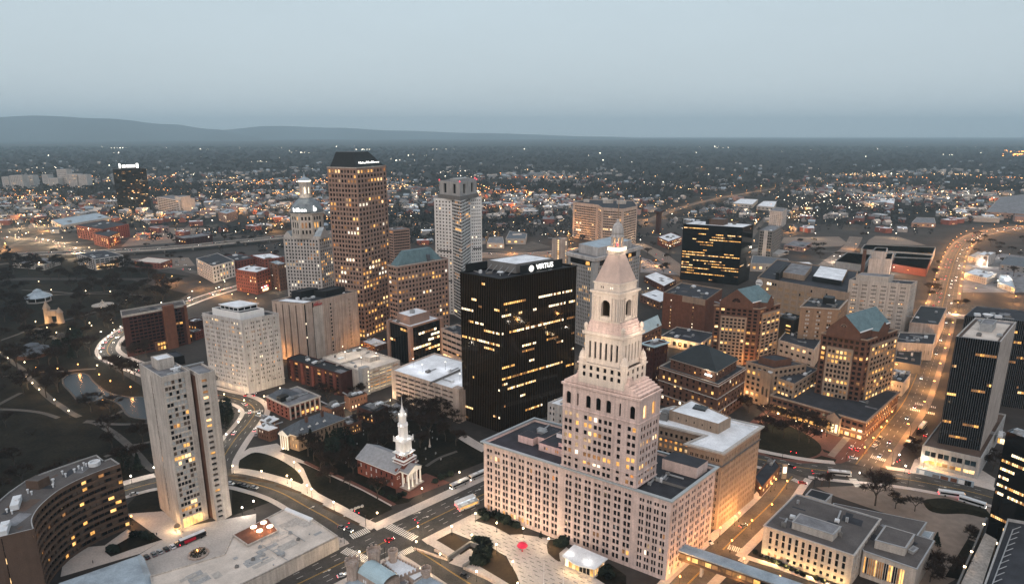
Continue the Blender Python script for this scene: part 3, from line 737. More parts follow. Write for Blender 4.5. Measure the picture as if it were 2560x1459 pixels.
for sgn in (-1, 1):
 for k in range(5): tw.piece('setback', 'pink_granite').prism(sq(1.9 - k * .25, 1.9 - k * .25, (sgn * 11.4, -5.2)), ST + 2 + k * 1.1, ST + 3.1 + k * 1.1)
Lo = sq(10.9, 7.95)
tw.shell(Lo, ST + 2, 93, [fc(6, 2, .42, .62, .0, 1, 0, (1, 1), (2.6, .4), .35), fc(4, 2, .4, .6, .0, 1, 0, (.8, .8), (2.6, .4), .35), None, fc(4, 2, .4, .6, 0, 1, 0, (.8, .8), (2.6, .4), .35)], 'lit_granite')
tw.cornice(Lo, 92.2, .8, .5, 'lit_granite')
for sg in (-1, 1):                                     # little domed turrets at the corners
 for q in (-1, 1):
  p = sq(9.8, 6.9)[0 if (sg, q) == (-1, -1) else 1 if (sg, q) == (1, -1) else 2 if (sg, q) == (1, 1) else 3]
  tw.piece('turret', 'lit_granite').lathe(p, [(1.7, 91.5), (1.7, 94.6), (1.85, 94.8), (1.5, 95.3), (1.3, 96.8), (.8, 97.8), (.25, 98.2), (.2, 99), (0, 99.1)], 10)
Sl = sq(8.9, 7.1)
slot = fc(6, 1, .40, .74, .0, 1, 0, (1.3, 1.3), (1.0, 2.6), .9)
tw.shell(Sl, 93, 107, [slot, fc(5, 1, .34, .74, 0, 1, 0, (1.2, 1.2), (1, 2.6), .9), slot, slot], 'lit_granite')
tw.cornice(Sl, 105.6, 1.7, .8, 'lit_granite')
for k in range(4): tw.piece('setback', 'pink_granite').prism(sq(8.4 - k * .45, 7.2 - k * .25), 107.35 + k * 1.3, 107.35 + (k + 1) * 1.3)
for sg in (-1, 1):
 for q in (-1, 1):
  p = sq(8.6, 6.9)[{(-1, -1): 0, (1, -1): 1, (1, 1): 2, (-1, 1): 3}[(sg, q)]]
  tw.piece('urn', 'lit_granite').lathe(p, [(.7, 107.4), (.7, 108.6), (1, 108.9), (1, 110.2), (.4, 111), (0, 111.1)], 8)
Be = sq(6.4, 6.6)
bel = fc(1, 1, .34, .76, 0, 1, 0, (.5, .5), (1.2, 2.4), 2.0, arch=(0,), dark=('bronze_glass',))
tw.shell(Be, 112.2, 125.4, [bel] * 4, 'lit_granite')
for i in range(4):
 a, b = Be[i], Be[(i + 1) % 4]; uu = nrm(sub(b, a)); nn = (uu[1], -uu[0]); l = ln(sub(b, a))
 for x in (.9, 2.0, 3.6, l - 3.6, l - 2.0, l - .9):
  p = (a[0] + uu[0] * x + nn[0] * .22, a[1] + uu[1] * x + nn[1] * .22); tw.piece('pilaster', 'lit_granite').lathe(p, [(.42, 113), (.42, 113.4), (.34, 113.5), (.3, 122.4), (.45, 122.8), (.45, 123.1)], 8)
 p = (a[0] + uu[0] * l / 2 + nn[0] * .3, a[1] + uu[1] * l / 2 + nn[1] * .3); tw.piece('balcony', 'lit_granite').box(p, uu, 1.9, .3, 112.3, 113.0)
tw.cornice(Be, 124.4, 1.2, .7, 'lit_granite'); tw.piece('setback', 'lit_granite').prism(sq(5.9, 6.1), 125.6, 129.2)
At = sq(5.9, 6.1); tw.cornice(At, 128.6, .7, .35, 'lit_granite')
for x in (-2.6, -1.7, 1.7, 2.6):
 p = (c0[0] + U[0] * x - V[0] * 6.12, c0[1] + U[1] * x - V[1] * 6.12); tw.piece('small_opening', 'black_glass').box(p, U, .2, .04, 126.7, 127.6)
pm('pyramid_stone', (.52, .40, .35), .8, .1, .4, .05)
tw.mb('pyramid_roof', 'pyramid_stone').frustum(sq(5.7, 5.9), sq(2.35, 2.5), 129.35, 140.6)
tw.mb('gallery', 'lit_granite').prism(sq(2.5, 2.65), 140.62, 142.0)
rail = tw.mb('gallery', 'lit_granite')
for i in range(28):
 a = i / 28 * 4; P = sq(2.75, 2.9); p = lerp(P[int(a)], P[(int(a) + 1) % 4], a % 1); rail.box(p, U, .1, .1, 141.2, 142.4)
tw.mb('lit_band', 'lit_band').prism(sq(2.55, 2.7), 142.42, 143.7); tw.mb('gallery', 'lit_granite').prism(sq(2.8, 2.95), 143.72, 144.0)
for i in range(8):
 a = 6.2832 * i / 8 + .39; p = (c0[0] + 2.3 * math.cos(a), c0[1] + 2.3 * math.sin(a)); tw.piece('cupola_column', 'white_stone').lathe(p, [(.5, 144.02), (.42, 144.4), (.38, 147.6), (.5, 147.9)], 8)
cu = tw.mb('cupola', 'white_stone'); cu.lathe(c0, [(2.75, 147.9), (2.9, 148.4), (2.5, 148.7), (2.45, 149.5), (2.65, 149.7)], 16)
tw.mb('dome', 'white_stone').lathe(c0, [(2.5, 149.72), (2.45, 150.8), (2.1, 152.2), (1.45, 153.4), (.7, 154), (.6, 155), (.3, 155.4), (0, 155.5)], 16)
tw.mb('mast', 'tan_limestone').tube((*c0, 155.3), (*c0, 164), .26, .1, 6)
tw.piece('beacon', 'redlit').lathe(c0, [(.1, 144.1), (.5, 144.3), (.5, 145.4), (.1, 145.6)], 10)
# floodlights standing on the setbacks
for hu, hv, z, w in ((0, -16, 110, 3300), (14, 0, 110, 3000), (0, -19, 95, 3800), (-17, -13, 92, 1800), (17, -13, 92, 1800), (20, 2, 95, 2600), (0, -15, 125, 2600), (14, 0, 125, 2400), (0, -6, 142, 500), (5, 0, 142, 500)):
 p = sq(1, 1, (hu, hv)); p = mulv(add(p[0], p[2]), .5); tw.light((*p, z), w * .58, (1, .80, .62), .8)
for t in (.06, .16, .27, .36): p = fp(t, 8 if t > .2 else 6); tw.light((*p, WZ + 6), 330, (1, .50, .55), .4)
tw.light((*c0, 146), 420, (1, .62, .28), .5); tw.patches(ring(BODY, 2), WZ - .8, 9); tw.P = [lB, bL, bE, rE]; tw.units(5, WZ - .8, (.04, .42), (.45, .92)); tw.units(4, WZ - .8, (.84, .95), (.1, .6), (.8, 1.6)); tw.finish(100)

# ---- glossy black slab with the lit white sign
v = bld('black_glass_tower', 'glossy black glass tower with white lit VIRTUS sign on its roof', 'tower', zF(182, 290), zF(550, 355), zF(1245, 235), z=103, wall='bronze_glass', roof='dark_roof',
  fl=fc(22, 26, .72, .36, .08, mz=(1, 3), st='curtain', fins='bronze_metal', lits=('pale', 'pale', 'warm', 'dim', 'gold'), hot={2: .5, 12: .0, 15: .25, 20: .3}), fr=fc(42, 26, .72, .36, .08, mz=(1, 3), st='curtain', fins='bronze_metal', lits=('pale', 'pale', 'warm', 'dim', 'gold'), hot={9: .8, 2: .45, 17: .45, 22: .55, 20: .55, 4: .15, 24: .1}), fin=False, units=8)
P = v.pent(.30, .80, .22, .92, 103, 109, 'dark_concrete', 'white_roof', par=.3)
a, b = v.uv(.30, .10), v.uv(.86, .12); u = nrm(sub(b, a)); vv = (-u[1], u[0])
v.piece('sign_wall', 'black_metal').box(lerp(a, b, .5), u, ln(sub(b, a)) / 2, .5, 103, 108.6)
c = lerp(a, b, .52); c = add(c, mulv(vv, -.72)); v.text('VIRTUS', (*add(c, mulv(u, 1.2)), 106), u, 4.6, 'sign_white', ext=.12)
sp = MB(); c2 = add(c, mulv(u, -10.4))
for i in range(16):
 a_ = 6.2832 * i / 16; p = (c2[0] + u[0] * .5 * math.cos(a_), c2[1] + u[1] * .5 * math.cos(a_), 105.7 + .5 * math.sin(a_)); q = (c2[0] + u[0] * 2.1 * math.cos(a_), c2[1] + u[1] * 2.1 * math.cos(a_), 105.7 + 2.1 * math.sin(a_))
 sp.tube(p, q, .1, .18, 4)
sp.tube((*add(c2, mulv(vv, -.1)), 105.7), (*add(c2, mulv(vv, .1)), 105.7), .9, .9, 12); sp.build('sunburst_emblem', 'sign_white', v.root, v.o)
a, b = v.uv(.02, .80), v.uv(.55, .97); u2 = nrm(sub(v.P[2], v.P[1])); v.piece('sign_wall', 'black_metal').box(v.uv(.30, .965), u2, 16, .5, 103, 108)
for q in range(5): p = v.uv(.22, .25 + q * .14); v.piece('roof_brace', 'grey_metal').tube((*p, 102.2), (*v.uv(.31, .25 + q * .14), 107), .18, .18, 5)
v.mb('dish_antenna', 'white_metal').lathe(v.uv(.17, .34), [(.3, 102.1), (.3, 103), (1.6, 103.9), (2.2, 104.6), (2.1, 104.7), (0, 103.9)], 14)
v.mb('ledge', 'black_metal'); v.cornice(v.P, 102.6, .8, .35, 'black_metal'); v.finish()

# ---- tall grid tower with the dark hipped crown
kt = dict(dark=('dark_glass', 'dark_glass', 'black_glass', 'brown_blind'))
hotu = {j: random.choice((0, .05, .1, .2, .35)) for j in range(38)}
for j, p in ((36, .8), (30, .6), (29, .6), (24, .5), (19, .45), (15, .4), (14, .5), (13, .45), (12, .7), (0, .95), (1, .5), (3, .4), (5, .35)): hotu[j] = p
def ug(n): return fc(n, 37, .62, .60, .2, 1, 0, (.7, .7), (1, 1.6), .5, hot=hotu, **kt)
ub = bld('grid_tower', 'tall brown grid tower with dark hipped crown and lit UnitedHealthcare sign', 'tower', (817.5, 417), (890.7, 419), (957, 414), yb=847, wall='pink_panel', roof='dark_roof', fl=ug(9), fr=ug(8), fin=False)
z = ub.z; r0 = ub.P[2]; k0 = ub.P[3]; ur = nrm(sub(r0, ub.P[1])); vb = nrm(sub(k0, r0))
w1 = [add(r0, mulv(vb, 3.2)), add(add(r0, mulv(vb, 3.2)), mulv(ur, 9.5)), add(add(k0, mulv(vb, -3.2)), mulv(ur, 9.5)), add(k0, mulv(vb, -3.2))]
ub.shell(w1, 0, z, [ug(2), ug(6), ug(2), None], 'pink_panel'); ub.roof(w1, z, 'dark_roof', 'pink_panel', .8)
ub.cornice(ub.P, z - .9, .9, .35, 'pale_concrete')
cr0 = ub.rect(.06, 1.12, .06, .96); cr1 = ub.rect(.20, .74, .26, .86)
ub.mb('hipped_crown', 'dark_copper').frustum(cr0, cr1, z - .4, z + 13.2)
ub.mb('mast', 'grey_metal').tube((*ub.uv(.5, .5), z + 13), (*ub.uv(.5, .5), z + 20), .25, .08, 5)
nb = nrm((ur[1], -ur[0])); s_ = add(ub.uv(.55, .13), mulv(nb, .6)); ub.mb('sign_rail', 'black_metal').box(add(s_, mulv(nb, -.35)), ur, 13.5, .15, z - .2, z + .5)
ub.text('UnitedHealthcare', (*add(s_, mulv(ur, 2)), z + 3.1), ur, 4.3, 'sign_white', ext=.15)
cb = ub.P; bandm = ub.mb('column_band', 'pink_panel')
ub.finish()

# ---- domed tower
dm = bld('domed_tower', 'pale stone tower with grey dome, lit lantern and white sign', 'tower', (708, 592), (797, 595), (834, 586), z=88, wall='white_stone', roof='slate', fin=False,
         fl=fc(11, 24, .46, .62, .16, 1, 0, (1, 1), (1, 1.5), .3), fr=fc(7, 24, .46, .62, .32, 1, 0, (1, 1), (1, 1.5), .3, hot={j: .7 for j in range(0, 5)}))
cd = dm.uv(.5, .5); ang = math.atan2(U[1], U[0]); oct_ = [(cd[0] + 16.5 * math.cos(ang + .39 + 6.2832 * i / 8), cd[1] + 16.5 * math.sin(ang + .39 + 6.2832 * i / 8)) for i in range(8)]
dm.shell(oct_, 87.2, 112, [fc(3, 3, .55, [.6, .8, .5], .18, 1, 0, (1.2, 1.2), (3, 1), .4)] * 8, 'limestone'); dm.cornice(oct_, 111.2, 1.4, .9, 'limestone'); dm.cornice(oct_, 91, .8, .4, 'limestone')
pm('dome_lead', (.15, .18, .20), .6, .25, .2)
dm.mb('dome', 'dome_lead').lathe(cd, [(16.2, 112.7), (16, 115.5), (14.6, 118), (12, 121.5), (9, 124.6), (6.6, 126.2), (6.4, 127)], 24)
dm.mb('drum', 'limestone').lathe(cd, [(6.6, 127), (6.7, 128.2), (6.1, 128.4)], 8)
lan = [(cd[0] + 5.9 * math.cos(ang + .39 + 6.2832 * i / 8), cd[1] + 5.9 * math.sin(ang + .39 + 6.2832 * i / 8)) for i in range(8)]
dm.shell(lan, 128.4, 143, [fc(1, 1, .42, .62, 1, 1, 0, (.6, .6), (1, 3), .5, arch=(0,), lits=('pale',))] * 8, 'limestone'); dm.cornice(lan, 140.5, .8, .4, 'limestone')
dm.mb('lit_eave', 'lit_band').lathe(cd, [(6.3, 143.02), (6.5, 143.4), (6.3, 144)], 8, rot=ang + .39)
dm.mb('lantern_roof', 'blue_metal_roof').lathe(cd, [(6.4, 144.02), (4, 146), (1, 147.4), (.4, 150), (.3, 152), (0, 152.2)], 8, rot=ang + .39)
def gable(B, P, z0, z1, hr, wall, roof, nm='gable'):
 """gabled block on a four-cornered plan P, ridge running from edge P0P1 to edge P3P2"""
 m = B.mb(nm, wall); r = B.mb(nm + '_roof', roof)
 for i in range(4): a, b = P[i], P[(i + 1) % 4]; m.quad((*a, z0), (*b, z0), (*b, z1), (*a, z1))
 f, k = lerp(P[0], P[1], .5), lerp(P[3], P[2], .5)
 m.poly([(*P[0], z1), (*P[1], z1), (*f, z1 + hr)]); m.poly([(*P[2], z1), (*P[3], z1), (*k, z1 + hr)])
 o = .25
 r.quad((*P[0], z1 + .05), (*f, z1 + hr + .1), (*k, z1 + hr + .1), (*P[3], z1 + .05)); r.quad((*f, z1 + hr + .1), (*P[1], z1 + .05), (*P[2], z1 + .05), (*k, z1 + hr + .1))
q = dm.P
gable(dm, [dm.uv(.02, -.04), dm.uv(.60, -.04), dm.uv(.60, .5), dm.uv(.02, .5)], 87, 89.5, 8.5, 'white_stone', 'blue_metal_roof')
gable(dm, [dm.uv(-.05, .62), dm.uv(-.05, .38), dm.uv(.5, .38), dm.uv(.5, .62)], 87, 96, 5, 'white_stone', 'blue_metal_roof')
gable(dm, [dm.uv(-.03, .97), dm.uv(-.03, .76), dm.uv(.4, .76), dm.uv(.4, .97)], 87, 89, 5, 'white_stone', 'blue_metal_roof')
un = nrm((q[1][0] - q[0][0], q[1][1] - q[0][1])); nn = (un[1], -un[0]); su = nrm(lerp(un, (1, 0), .6)); nsu = (su[1], -su[0])
dm.text('bilbon', (*add(cd, mulv(nsu, 17.6)), 116.2), su, 5.6, 'sign_white'); dm.mb('sign_rail', 'black_metal').box(add(cd, mulv(nsu, 17.0)), su, 11, .12, 112.9, 113.6)
su2 = nrm(lerp(un, (.9, .9), 1.0)); nsu2 = (su2[1], -su2[0]); dm.text('b', (*add(cd, mulv(nsu2, 17)), 117), su2, 8, 'sign_white')
for hgt in (104, 118, 129):
 for k in range(3): p = add(cd, mulv((math.sin(-.5 + k * .5), -math.cos(-.5 + k * .5)), 24 if hgt < 120 else 11)); dm.light((*p, hgt), 330, (1, .86, .68), .5)
dm.finish()

# ---- white gridded tower with the blue glass prow
zh = 124
A1, A2, B1, B2 = zB(668, 697), zB(800, 706), zB(936, 694), zB(1022, 690); mid = zB(868, 722)
a1, a2, b1, b2, md = [G(p, zh) for p in (A1, A2, B1, B2, mid)]
bk1 = add(b2, sub(a1, a2)); bk1 = (b2[0] - 4, b2[1] + 26); bk0 = (a1[0] + 16, a1[1] + 30)
pm('bright_stone', (.74, .72, .70), .85, .1, .12, .12)
hx = Bld('prow_tower', 'white gridded tower with a blue glass prow and grey box crown', 'tower', md)
PL = [a1, a2, md, b1, b2, bk1, bk0]
wg = lambda n: fc(n, 34, .44, .44, .07, 1, 0, (1, 1), (1, 1.5), .3, lits=('warm', 'pale', 'dim'))
wg2 = lambda n: fc(n, 36, .95, .62, .07, 1, 0, (.2, .2), (.5, .5), .25, dark=('blue_glass', 'blue_glass', 'dark_glass'), lits=('amber', 'warm', 'dim', 'dim'))
hx.shell(PL, 0, zh, [wg(5), wg2(6), wg2(6), wg(5), wg(6), None, None], 'bright_stone')
hx.roof(PL, zh, 'grey_roof', 'white_stone', .8)
sl = hx.mb('balcony_slab', 'blue_glass')
for j in range(1, 37):
 z = j * (zh - 1) / 36
 for s_, e_ in ((a2, md), (md, b1)):
  u = nrm(sub(e_, s_)); nv = (u[1], -u[0]); sl.box(add(lerp(s_, e_, .5), mulv(nv, .25)), u, ln(sub(e_, s_)) / 2 - .3, .25, z - .06, z + .12)
for z in (68, 36): 
 for s_, e_ in ((a1, a2), (b1, b2)):
  u = nrm(sub(e_, s_)); nv = (u[1], -u[0]); hx.piece('dark_band', 'black_metal').box(add(lerp(s_, e_, .55), mulv(nv, .05)), u, ln(sub(e_, s_)) * .38, .08, z, z + 1.4)
cen = mulv(add(a2, bk1), .5); I = ring([a1, md, b2, bk1, bk0], 3.5)
hx.mb('crown_band', 'dark_concrete').prism(I, zh, zh + 4); I2 = ring([a1, md, b2, bk1, bk0], 5)
hx.shell(I2, zh + 4, zh + 18, [fc(2, 1, .32, .8, 0, 1, 0, (1.5, 1.5), (1, 1), 1.5), fc(2, 1, .32, .8, 0, 1, 0, (1.5, 1.5), (1, 1), 1.5)], 'grey_concrete'); hx.roof(I2, zh + 18, 'grey_roof', 'grey_concrete', .6)
hx.piece('penthouse', 'grey_concrete').prism(ring(I2, 9), zh + 17.4, zh + 20)
for p in I2[:4]: hx.piece('beacon', 'redlit').lathe(p, [(.5, zh + 18.1), (.5, zh + 19.2), (0, zh + 19.4)], 8)
hx.finish()

# ---- stone condominium tower, left foreground
cz = 80.0
f0, f1 = G(zW(238, 240), cz), G(zW(450, 190), cz); lb = G(zW(78, 140), cz)
r0, r1, r2 = G(zW(512, 205), cz), G(zW(582, 190), cz), G(zW(630, 172), cz)
uF = nrm(sub(f1, f0)); vF = (-uF[1], uF[0])
pm('bay_concrete', (.46, .415, .375), .9, .18, .12, .24)
ct = Bld('condominium_tower', 'slender beige tower with a six-window front and recessed brown slot', 'tower', mulv(add(f0, r2), .5))
dp = ln(sub(lb, f0)); vL = nrm(sub(lb, f0))
kL, kR = lb, add(f1, mulv(vL, dp))
fr6 = fc(6, 26, .86, .68, .13, 1, 0, (1.0, 2.6), (5.6, 2.4), .4, dark=('dark_glass', 'dark_glass', 'blind', 'blind', 'brown_blind'), lits=('warm', 'amber', 'gold', 'dim'))
fl_ = sub(f0, f1)
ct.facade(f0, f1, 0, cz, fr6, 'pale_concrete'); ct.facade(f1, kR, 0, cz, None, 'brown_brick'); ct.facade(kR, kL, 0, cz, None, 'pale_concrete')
ct.facade(kL, f0, 0, cz, fc(1, 26, .05, .9, .06, 1, 0, (1.5, .6), (4, 3), .6, dark=('brown_blind', 'dark_glass'), lits=('warm', 'dim')), 'pale_concrete')
ct.roof([f0, f1, kR, kL], cz, 'grey_roof', 'pale_concrete', 1.3, .5)
lw = (f0, f1); uu = uF; n_ = (uu[1], -uu[0])
for i in range(6):
 x0 = 1.0 + (ln(sub(f1, f0)) - 3.6) / 6 * (i + .08); x1 = x0 + (ln(sub(f1, f0)) - 3.6) / 6 * .84
 p = add(add(f0, mulv(uu, (x0 + x1) / 2)), mulv(n_, .03)); ct.panes.append(((*p, 2.7), x1 - x0, 4.8, uu, n_, 'gold'))
w = add(r0, mulv(vL, 0)); RB = [r0, r1, add(r1, mulv(vL, dp * .72)), add(r0, mulv(vL, dp * .72))]
dR = sub(r2, r1)
RP = [r0, r1, r2, add(r2, mulv(vL, dp * .6)), add(r0, mulv(vL, dp * .6))]
ct.facade(RP[4], r0, 0, cz - 1, None, 'bay_concrete')
ct.facade(r0, r1, 0, cz - 1, fc(1, 26, .62, .5, .28, 1, 0, (.3, .3), (.8, 2.2), 1.0, dark=('dark_glass', 'brown_blind'), lits=('amber', 'warm', 'dim')), 'bay_concrete')
ct.facade(r1, r2, 0, cz - 1, None, 'bay_concrete'); ct.facade(r2, RP[3], 0, cz - 1, None, 'bay_concrete'); ct.facade(RP[3], RP[4], 0, cz - 1, None, 'bay_concrete')
ct.roof(RP, cz - 1, 'grey_roof', 'pale_concrete', 1.0, .4)
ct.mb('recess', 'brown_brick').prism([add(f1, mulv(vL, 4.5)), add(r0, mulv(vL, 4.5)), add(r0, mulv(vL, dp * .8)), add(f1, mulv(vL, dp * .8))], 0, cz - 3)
ct.P = [kL, f0, f1, kR]
ct.pent(.30, .88, .50, .80, cz - 1.3, cz + 4.0, 'pale_concrete', 'white_roof', par=.4); ct.pent(.92, 1.35, .62, .98, cz - 2, cz + 2.6, 'black_metal', 'dark_roof', par=.3)
ct.units(7, cz - 1.3, (.1, .95), (.08, .45), (1, 2.2), ('grey_metal', 'white_metal'))
p = add(lerp(kL, f0, .93), mulv(n_, 2)); p = add(lerp(kL, f0, .8), mulv((-vL[1] * -1, -vL[0]), 0)); ct.light((p[0] + n_[0] * 3 - uF[0] * 3, p[1] + n_[1] * 3 - uF[1] * 3, 4), 900, (1, .62, .3), .4, 'door_light')
for k in range(3): q = add(lerp(f0, f1, .2 + .3 * k), mulv(n_, 2.0)); ct.light((*q, 3), 300, (1, .6, .25), .4, 'lobby_light')
ct.finish()

# ---- curved brown apartment slab, bottom left
kz = 35.0
inner = [zP(1290, 165), zP(1110, 225), zP(920, 300), zP(760, 375), zP(620, 455), zP(500, 550), zP(410, 640), zP(355, 730), zP(345, 790), zP(365, 860)]
outer = [zP(1190, 100), zP(1115, 130), zP(1035, 65), zP(850, 125), zP(620, 205), zP(450, 265), zP(270, 345), zP(90, 470), zP(-60, 600), zP(-160, 760), zP(-150, 985)]
IN = smooth_line(Gs(inner, kz), 3); OUT = Gs(outer, kz)
cvb = Bld('curved_apartment_block', 'curved brown apartment block with ribbon windows and gravel roof', 'apartment block', IN[12])
FULL = IN[::-1] + OUT           # from the near end wall round the concave face and back
for i in range(len(IN) - 1):
 a, b = IN[i + 1], IN[i]
 cvb.facade(a, b, 0, kz, fc(max(1, round(ln(sub(b, a)) / 3.0)), 10, .985, [.62, .62] + [.55] * 8, .10, 1, 0, (.02, .02), (.8, 1.2), .7, dark=('dark_glass', 'black_glass', 'dark_glass', 'brown_blind'), lits=('warm', 'amber', 'gold')), 'brown_panel')
E_ = [OUT[-1], IN[-1]]
cvb.facade(OUT[-1], IN[-1], 0, kz, fc(1, 11, .055, .92, .45, 1, 0, (2, 8), (1, .8), .4, lits=('warm', 'gold')), 'brown_panel')
for i in range(len(OUT) - 1): cvb.facade(OUT[i], OUT[i + 1], 0, kz, None, 'brown_panel')
cvb.facade(IN[0], OUT[0], 0, kz, None, 'brown_panel')
RF = IN + [OUT[-1]] + OUT[::-1][1:]
RF = ccw(IN[::-1] + OUT)
cvb.mb('roof', 'gravel_roof').poly([(*p, kz - .6) for p in RF])
m = cvb.mb('parapet', 'grey_concrete')
for i in range(len(RF)):
 a, b = RF[i], RF[(i + 1) % len(RF)]; u = nrm(sub(b, a)); q = (-u[1], u[0])
 a2, b2 = add(a, mulv(q, .45)), add(b, mulv(q, .45)); m.quad((*a, kz), (*b, kz), (*b2, kz), (*a2, kz)); m.quad((*b2, kz - .6), (*a2, kz - .6), (*a2, kz), (*b2, kz))
cvb.patches(RF, kz - .6, 12, ('grey_roof', 'dark_roof', 'brown_panel'), nrm(sub(IN[10], IN[16])))
pb = Gs([zP(270, 350), zP(405, 355), zP(525, 295), zP(385, 285)], kz + 3.5); pb = ccw(pb)
W = cvb.piece('penthouse', 'brown_panel'); W.prism(pb, kz - .6, kz + 3.5); cvb.piece('penthouse_roof', 'gravel_roof').poly([(*p, kz + 3.52) for p in ring(pb, .3)])
for X, Y, r, h in ((670, 265, .5, 1.2), (705, 295, .5, 1.3), (800, 245, .6, 1.3), (845, 210, .5, 1.2), (885, 225, .4, 1), (900, 175, .45, 1.2), (925, 185, .45, 1.2), (75, 675, .5, 1.2), (130, 690, .5, 1.2), (220, 525, .6, 1), (340, 485, .5, 1.2), (570, 360, .7, 1.6), (570, 405, .5, 1.2), (300, 470, .5, 1.5)):
 m = MB(); p = G(zP(X, Y), kz); m.lathe(p, [(r * .6, kz - .58), (r * .6, kz + h * .6), (r, kz + h * .65), (r, kz + h), (0, kz + h * 1.05)], 10); cvb.subs.append(('roof_vent', m, 'white_metal'))
m = MB(); m.lathe(G(zP(1015, 165), kz), [(2.6, kz - .58), (2.6, kz + 1.2), (2.0, kz + 1.25), (2.0, kz + .4), (0, kz + .4)], 16); cvb.subs.append(('cooling_tower', m, 'white_metal'))
for X, Y, l in ((175, 600, 4.5), (50, 880, 4.2)):
 m = MB(); p = G(zP(X, Y), kz); m.box(p, nrm(sub(IN[20], IN[24])), l, 1.5, kz - .4, kz + 2.0); m.box(add(p, (.5, .6)), (1, 0), .8, .8, kz + 2.02, kz + 2.6); cvb.subs.append(('roof_unit', m, 'white_metal'))
cvb.finish()
# ================================================================ the rest of downtown
def hip(B, P, z0, h, mat, inset=None, name='hipped_roof', over=.8, ridge=.45):
 O = ring(P, -over); k = ridge
 c0, c1 = lerp(P[0], P[3], .5), lerp(P[1], P[2], .5); e0, e1 = lerp(c0, c1, k), lerp(c0, c1, 1 - k)
 m = B.piece(name, mat); A, Bq, C, D = O
 m.poly([(*A, z0), (*Bq, z0), (*e1, z0 + h), (*e0, z0 + h)]); m.poly([(*Bq, z0), (*C, z0), (*e1, z0 + h)])
 m.poly([(*C, z0), (*D, z0), (*e0, z0 + h), (*e1, z0 + h)]); m.poly([(*D, z0), (*A, z0), (*e0, z0 + h)])
 m.poly([(*p, z0 - .02) for p in O[::-1]])
NAT = dict(dark=('dark_glass', 'dark_glass', 'brown_blind'))
# two-coloured low tower with green hipped roof beside the grid tower
gh = bld('green_roof_building', 'brown gridded office building with green hipped roof', 'office building', zE(1695, 140), zE(1772, 158), zE(2220, 85), z=74, wall='pink_panel', roof='dark_roof', fin=False,
         fl=fc(1, 17, .9, .52, .2, 3, .08, (.5, .5), (1, 1.2), .5), fr=fc(15, 17, .60, .58, .16, 1, 0, (.8, .8), (1, 1.4), .5, hot={0: .7, 1: .3}, **NAT), fb=fc(6, 17, .6, .58, .1, d=.5))
O = gh.rect(.04, .90, .1, .95); I = gh.rect(.22, .72, .35, .75); gh.mb('hipped_roof', 'verdigris').frustum(O, I, 73.2, 85.5); gh.cornice(gh.P, 73, .8, .35, 'pale_concrete')
gh.mb('roof_notch', 'slate').box(gh.uv(.62, .15), nrm(sub(gh.P[2], gh.P[1])), 1.2, 2.2, 73.2, 80); gh.finish()
bld('banded_office', 'brown banded office block behind the tall grid tower', 'office building', (960, 570), (982, 575), (1024, 571), z=58, wall='pink_panel', roof='grey_roof', fl=fc(1, 14, .96, .45, .05, 5, .03), fr=fc(1, 14, .97, .45, .05, 9, .03), units=4)
# beige banded twin-faced tower behind the belfry
zz = 66; PX = [zB(1702, 728), zB(1885, 748), zB(1915, 768), zB(2075, 778), zB(2180, 756), zB(2150, 715), zB(1800, 706)]
PP = Gs(PX, zz); bb = Bld('beige_banded_tower', 'beige tower with dark ribbon windows behind the stone belfry', 'tower', PP[2])
rb = lambda n: fc(1, 14, .90, .46, .06, n, .05, (1.5, 1.5), (1, 4.5), .5, lits=('warm', 'pale', 'dim'))
bb.shell(PP, 0, zz, [rb(12), fc(1, 14, .7, .46, .1, 2, .1, (1, 1), (1, 4.5), .5), rb(10), rb(8)], 'warm_concrete'); bb.roof(PP, zz, 'dark_roof', 'warm_concrete', 1.5, .9)
for (X, Y, l, h) in ((1960, 730, 9, 5), (2060, 735, 8, 4), (1800, 722, 5, 3)):
 bb.piece('penthouse', 'pale_concrete').box(G(zB(X, Y), zz), (1, 0), l, 5, zz - 1.4, zz + h)
bb.finish()
bld('stair_tower', 'slim pinkish stair tower with two columns of lit windows', 'tower', zB(1545, 1000), zB(1640, 1000), zB(1662, 990), z=44, wall='warm_concrete', roof='cream_roof', fl=fc(1, 13, .12, .6, 1, 1, 0, (1, 1), (1, 1), .3, lits=('warm',)), fr=fc(1, 13, .3, .6, 1, 1, 0, (.3, .3), (1, 1), .3, lits=('warm', 'pale')))
# grey finned tower
fz = 84
ft = bld('finned_tower', 'grey concrete tower with vertical fins and pale blue roof box', 'tower', zF(1165, 110), zF(1410, 165), zF(1825, 55), z=fz, wall='grey_concrete', roof='grey_roof', fin=False, cap='white_stone',
         fl=fc(14, 21, .56, .76, .16, 1, 0, (1.5, 2.5), (1, 9), .7, lits=('amber', 'warm', 'gold', 'dim')), fr=fc(24, 21, .56, .76, .08, 1, 0, (2.5, 1.5), (1, 9), .7, lits=('amber', 'warm', 'dim')))
ft.cornice(ft.P, fz - 3.8, 4.0, 1.6, 'white_stone', 'roof_slab')
for s_, e_ in ((ft.P[0], ft.P[1]), (ft.P[1], ft.P[2])):
 u = nrm(sub(e_, s_)); n = (u[1], -u[0]); l = ln(sub(e_, s_))
 ft.mb('recess', 'black_glass').box(add(lerp(s_, e_, .5), mulv(n, .05)), u, l * .40, .06, fz - 8.3, fz - 3.9); ft.panes.append(((*add(lerp(s_, e_, .75), mulv(n, .13)), fz - 6), 5, 3, u, n, 'amber'))
ft.pent(.14, .86, .12, .86, fz - .9, fz + 7, 'white_stone', 'blue_metal_roof', par=.3)
p = lerp(ft.P[0], ft.P[1], .82); ft.mb('shaft', 'grey_concrete').box(add(ft.P[1], (-.2, -.4)), nrm(sub(ft.P[1], ft.P[0])), 2.2, 2.2, 0, fz - 4); ft.finish()
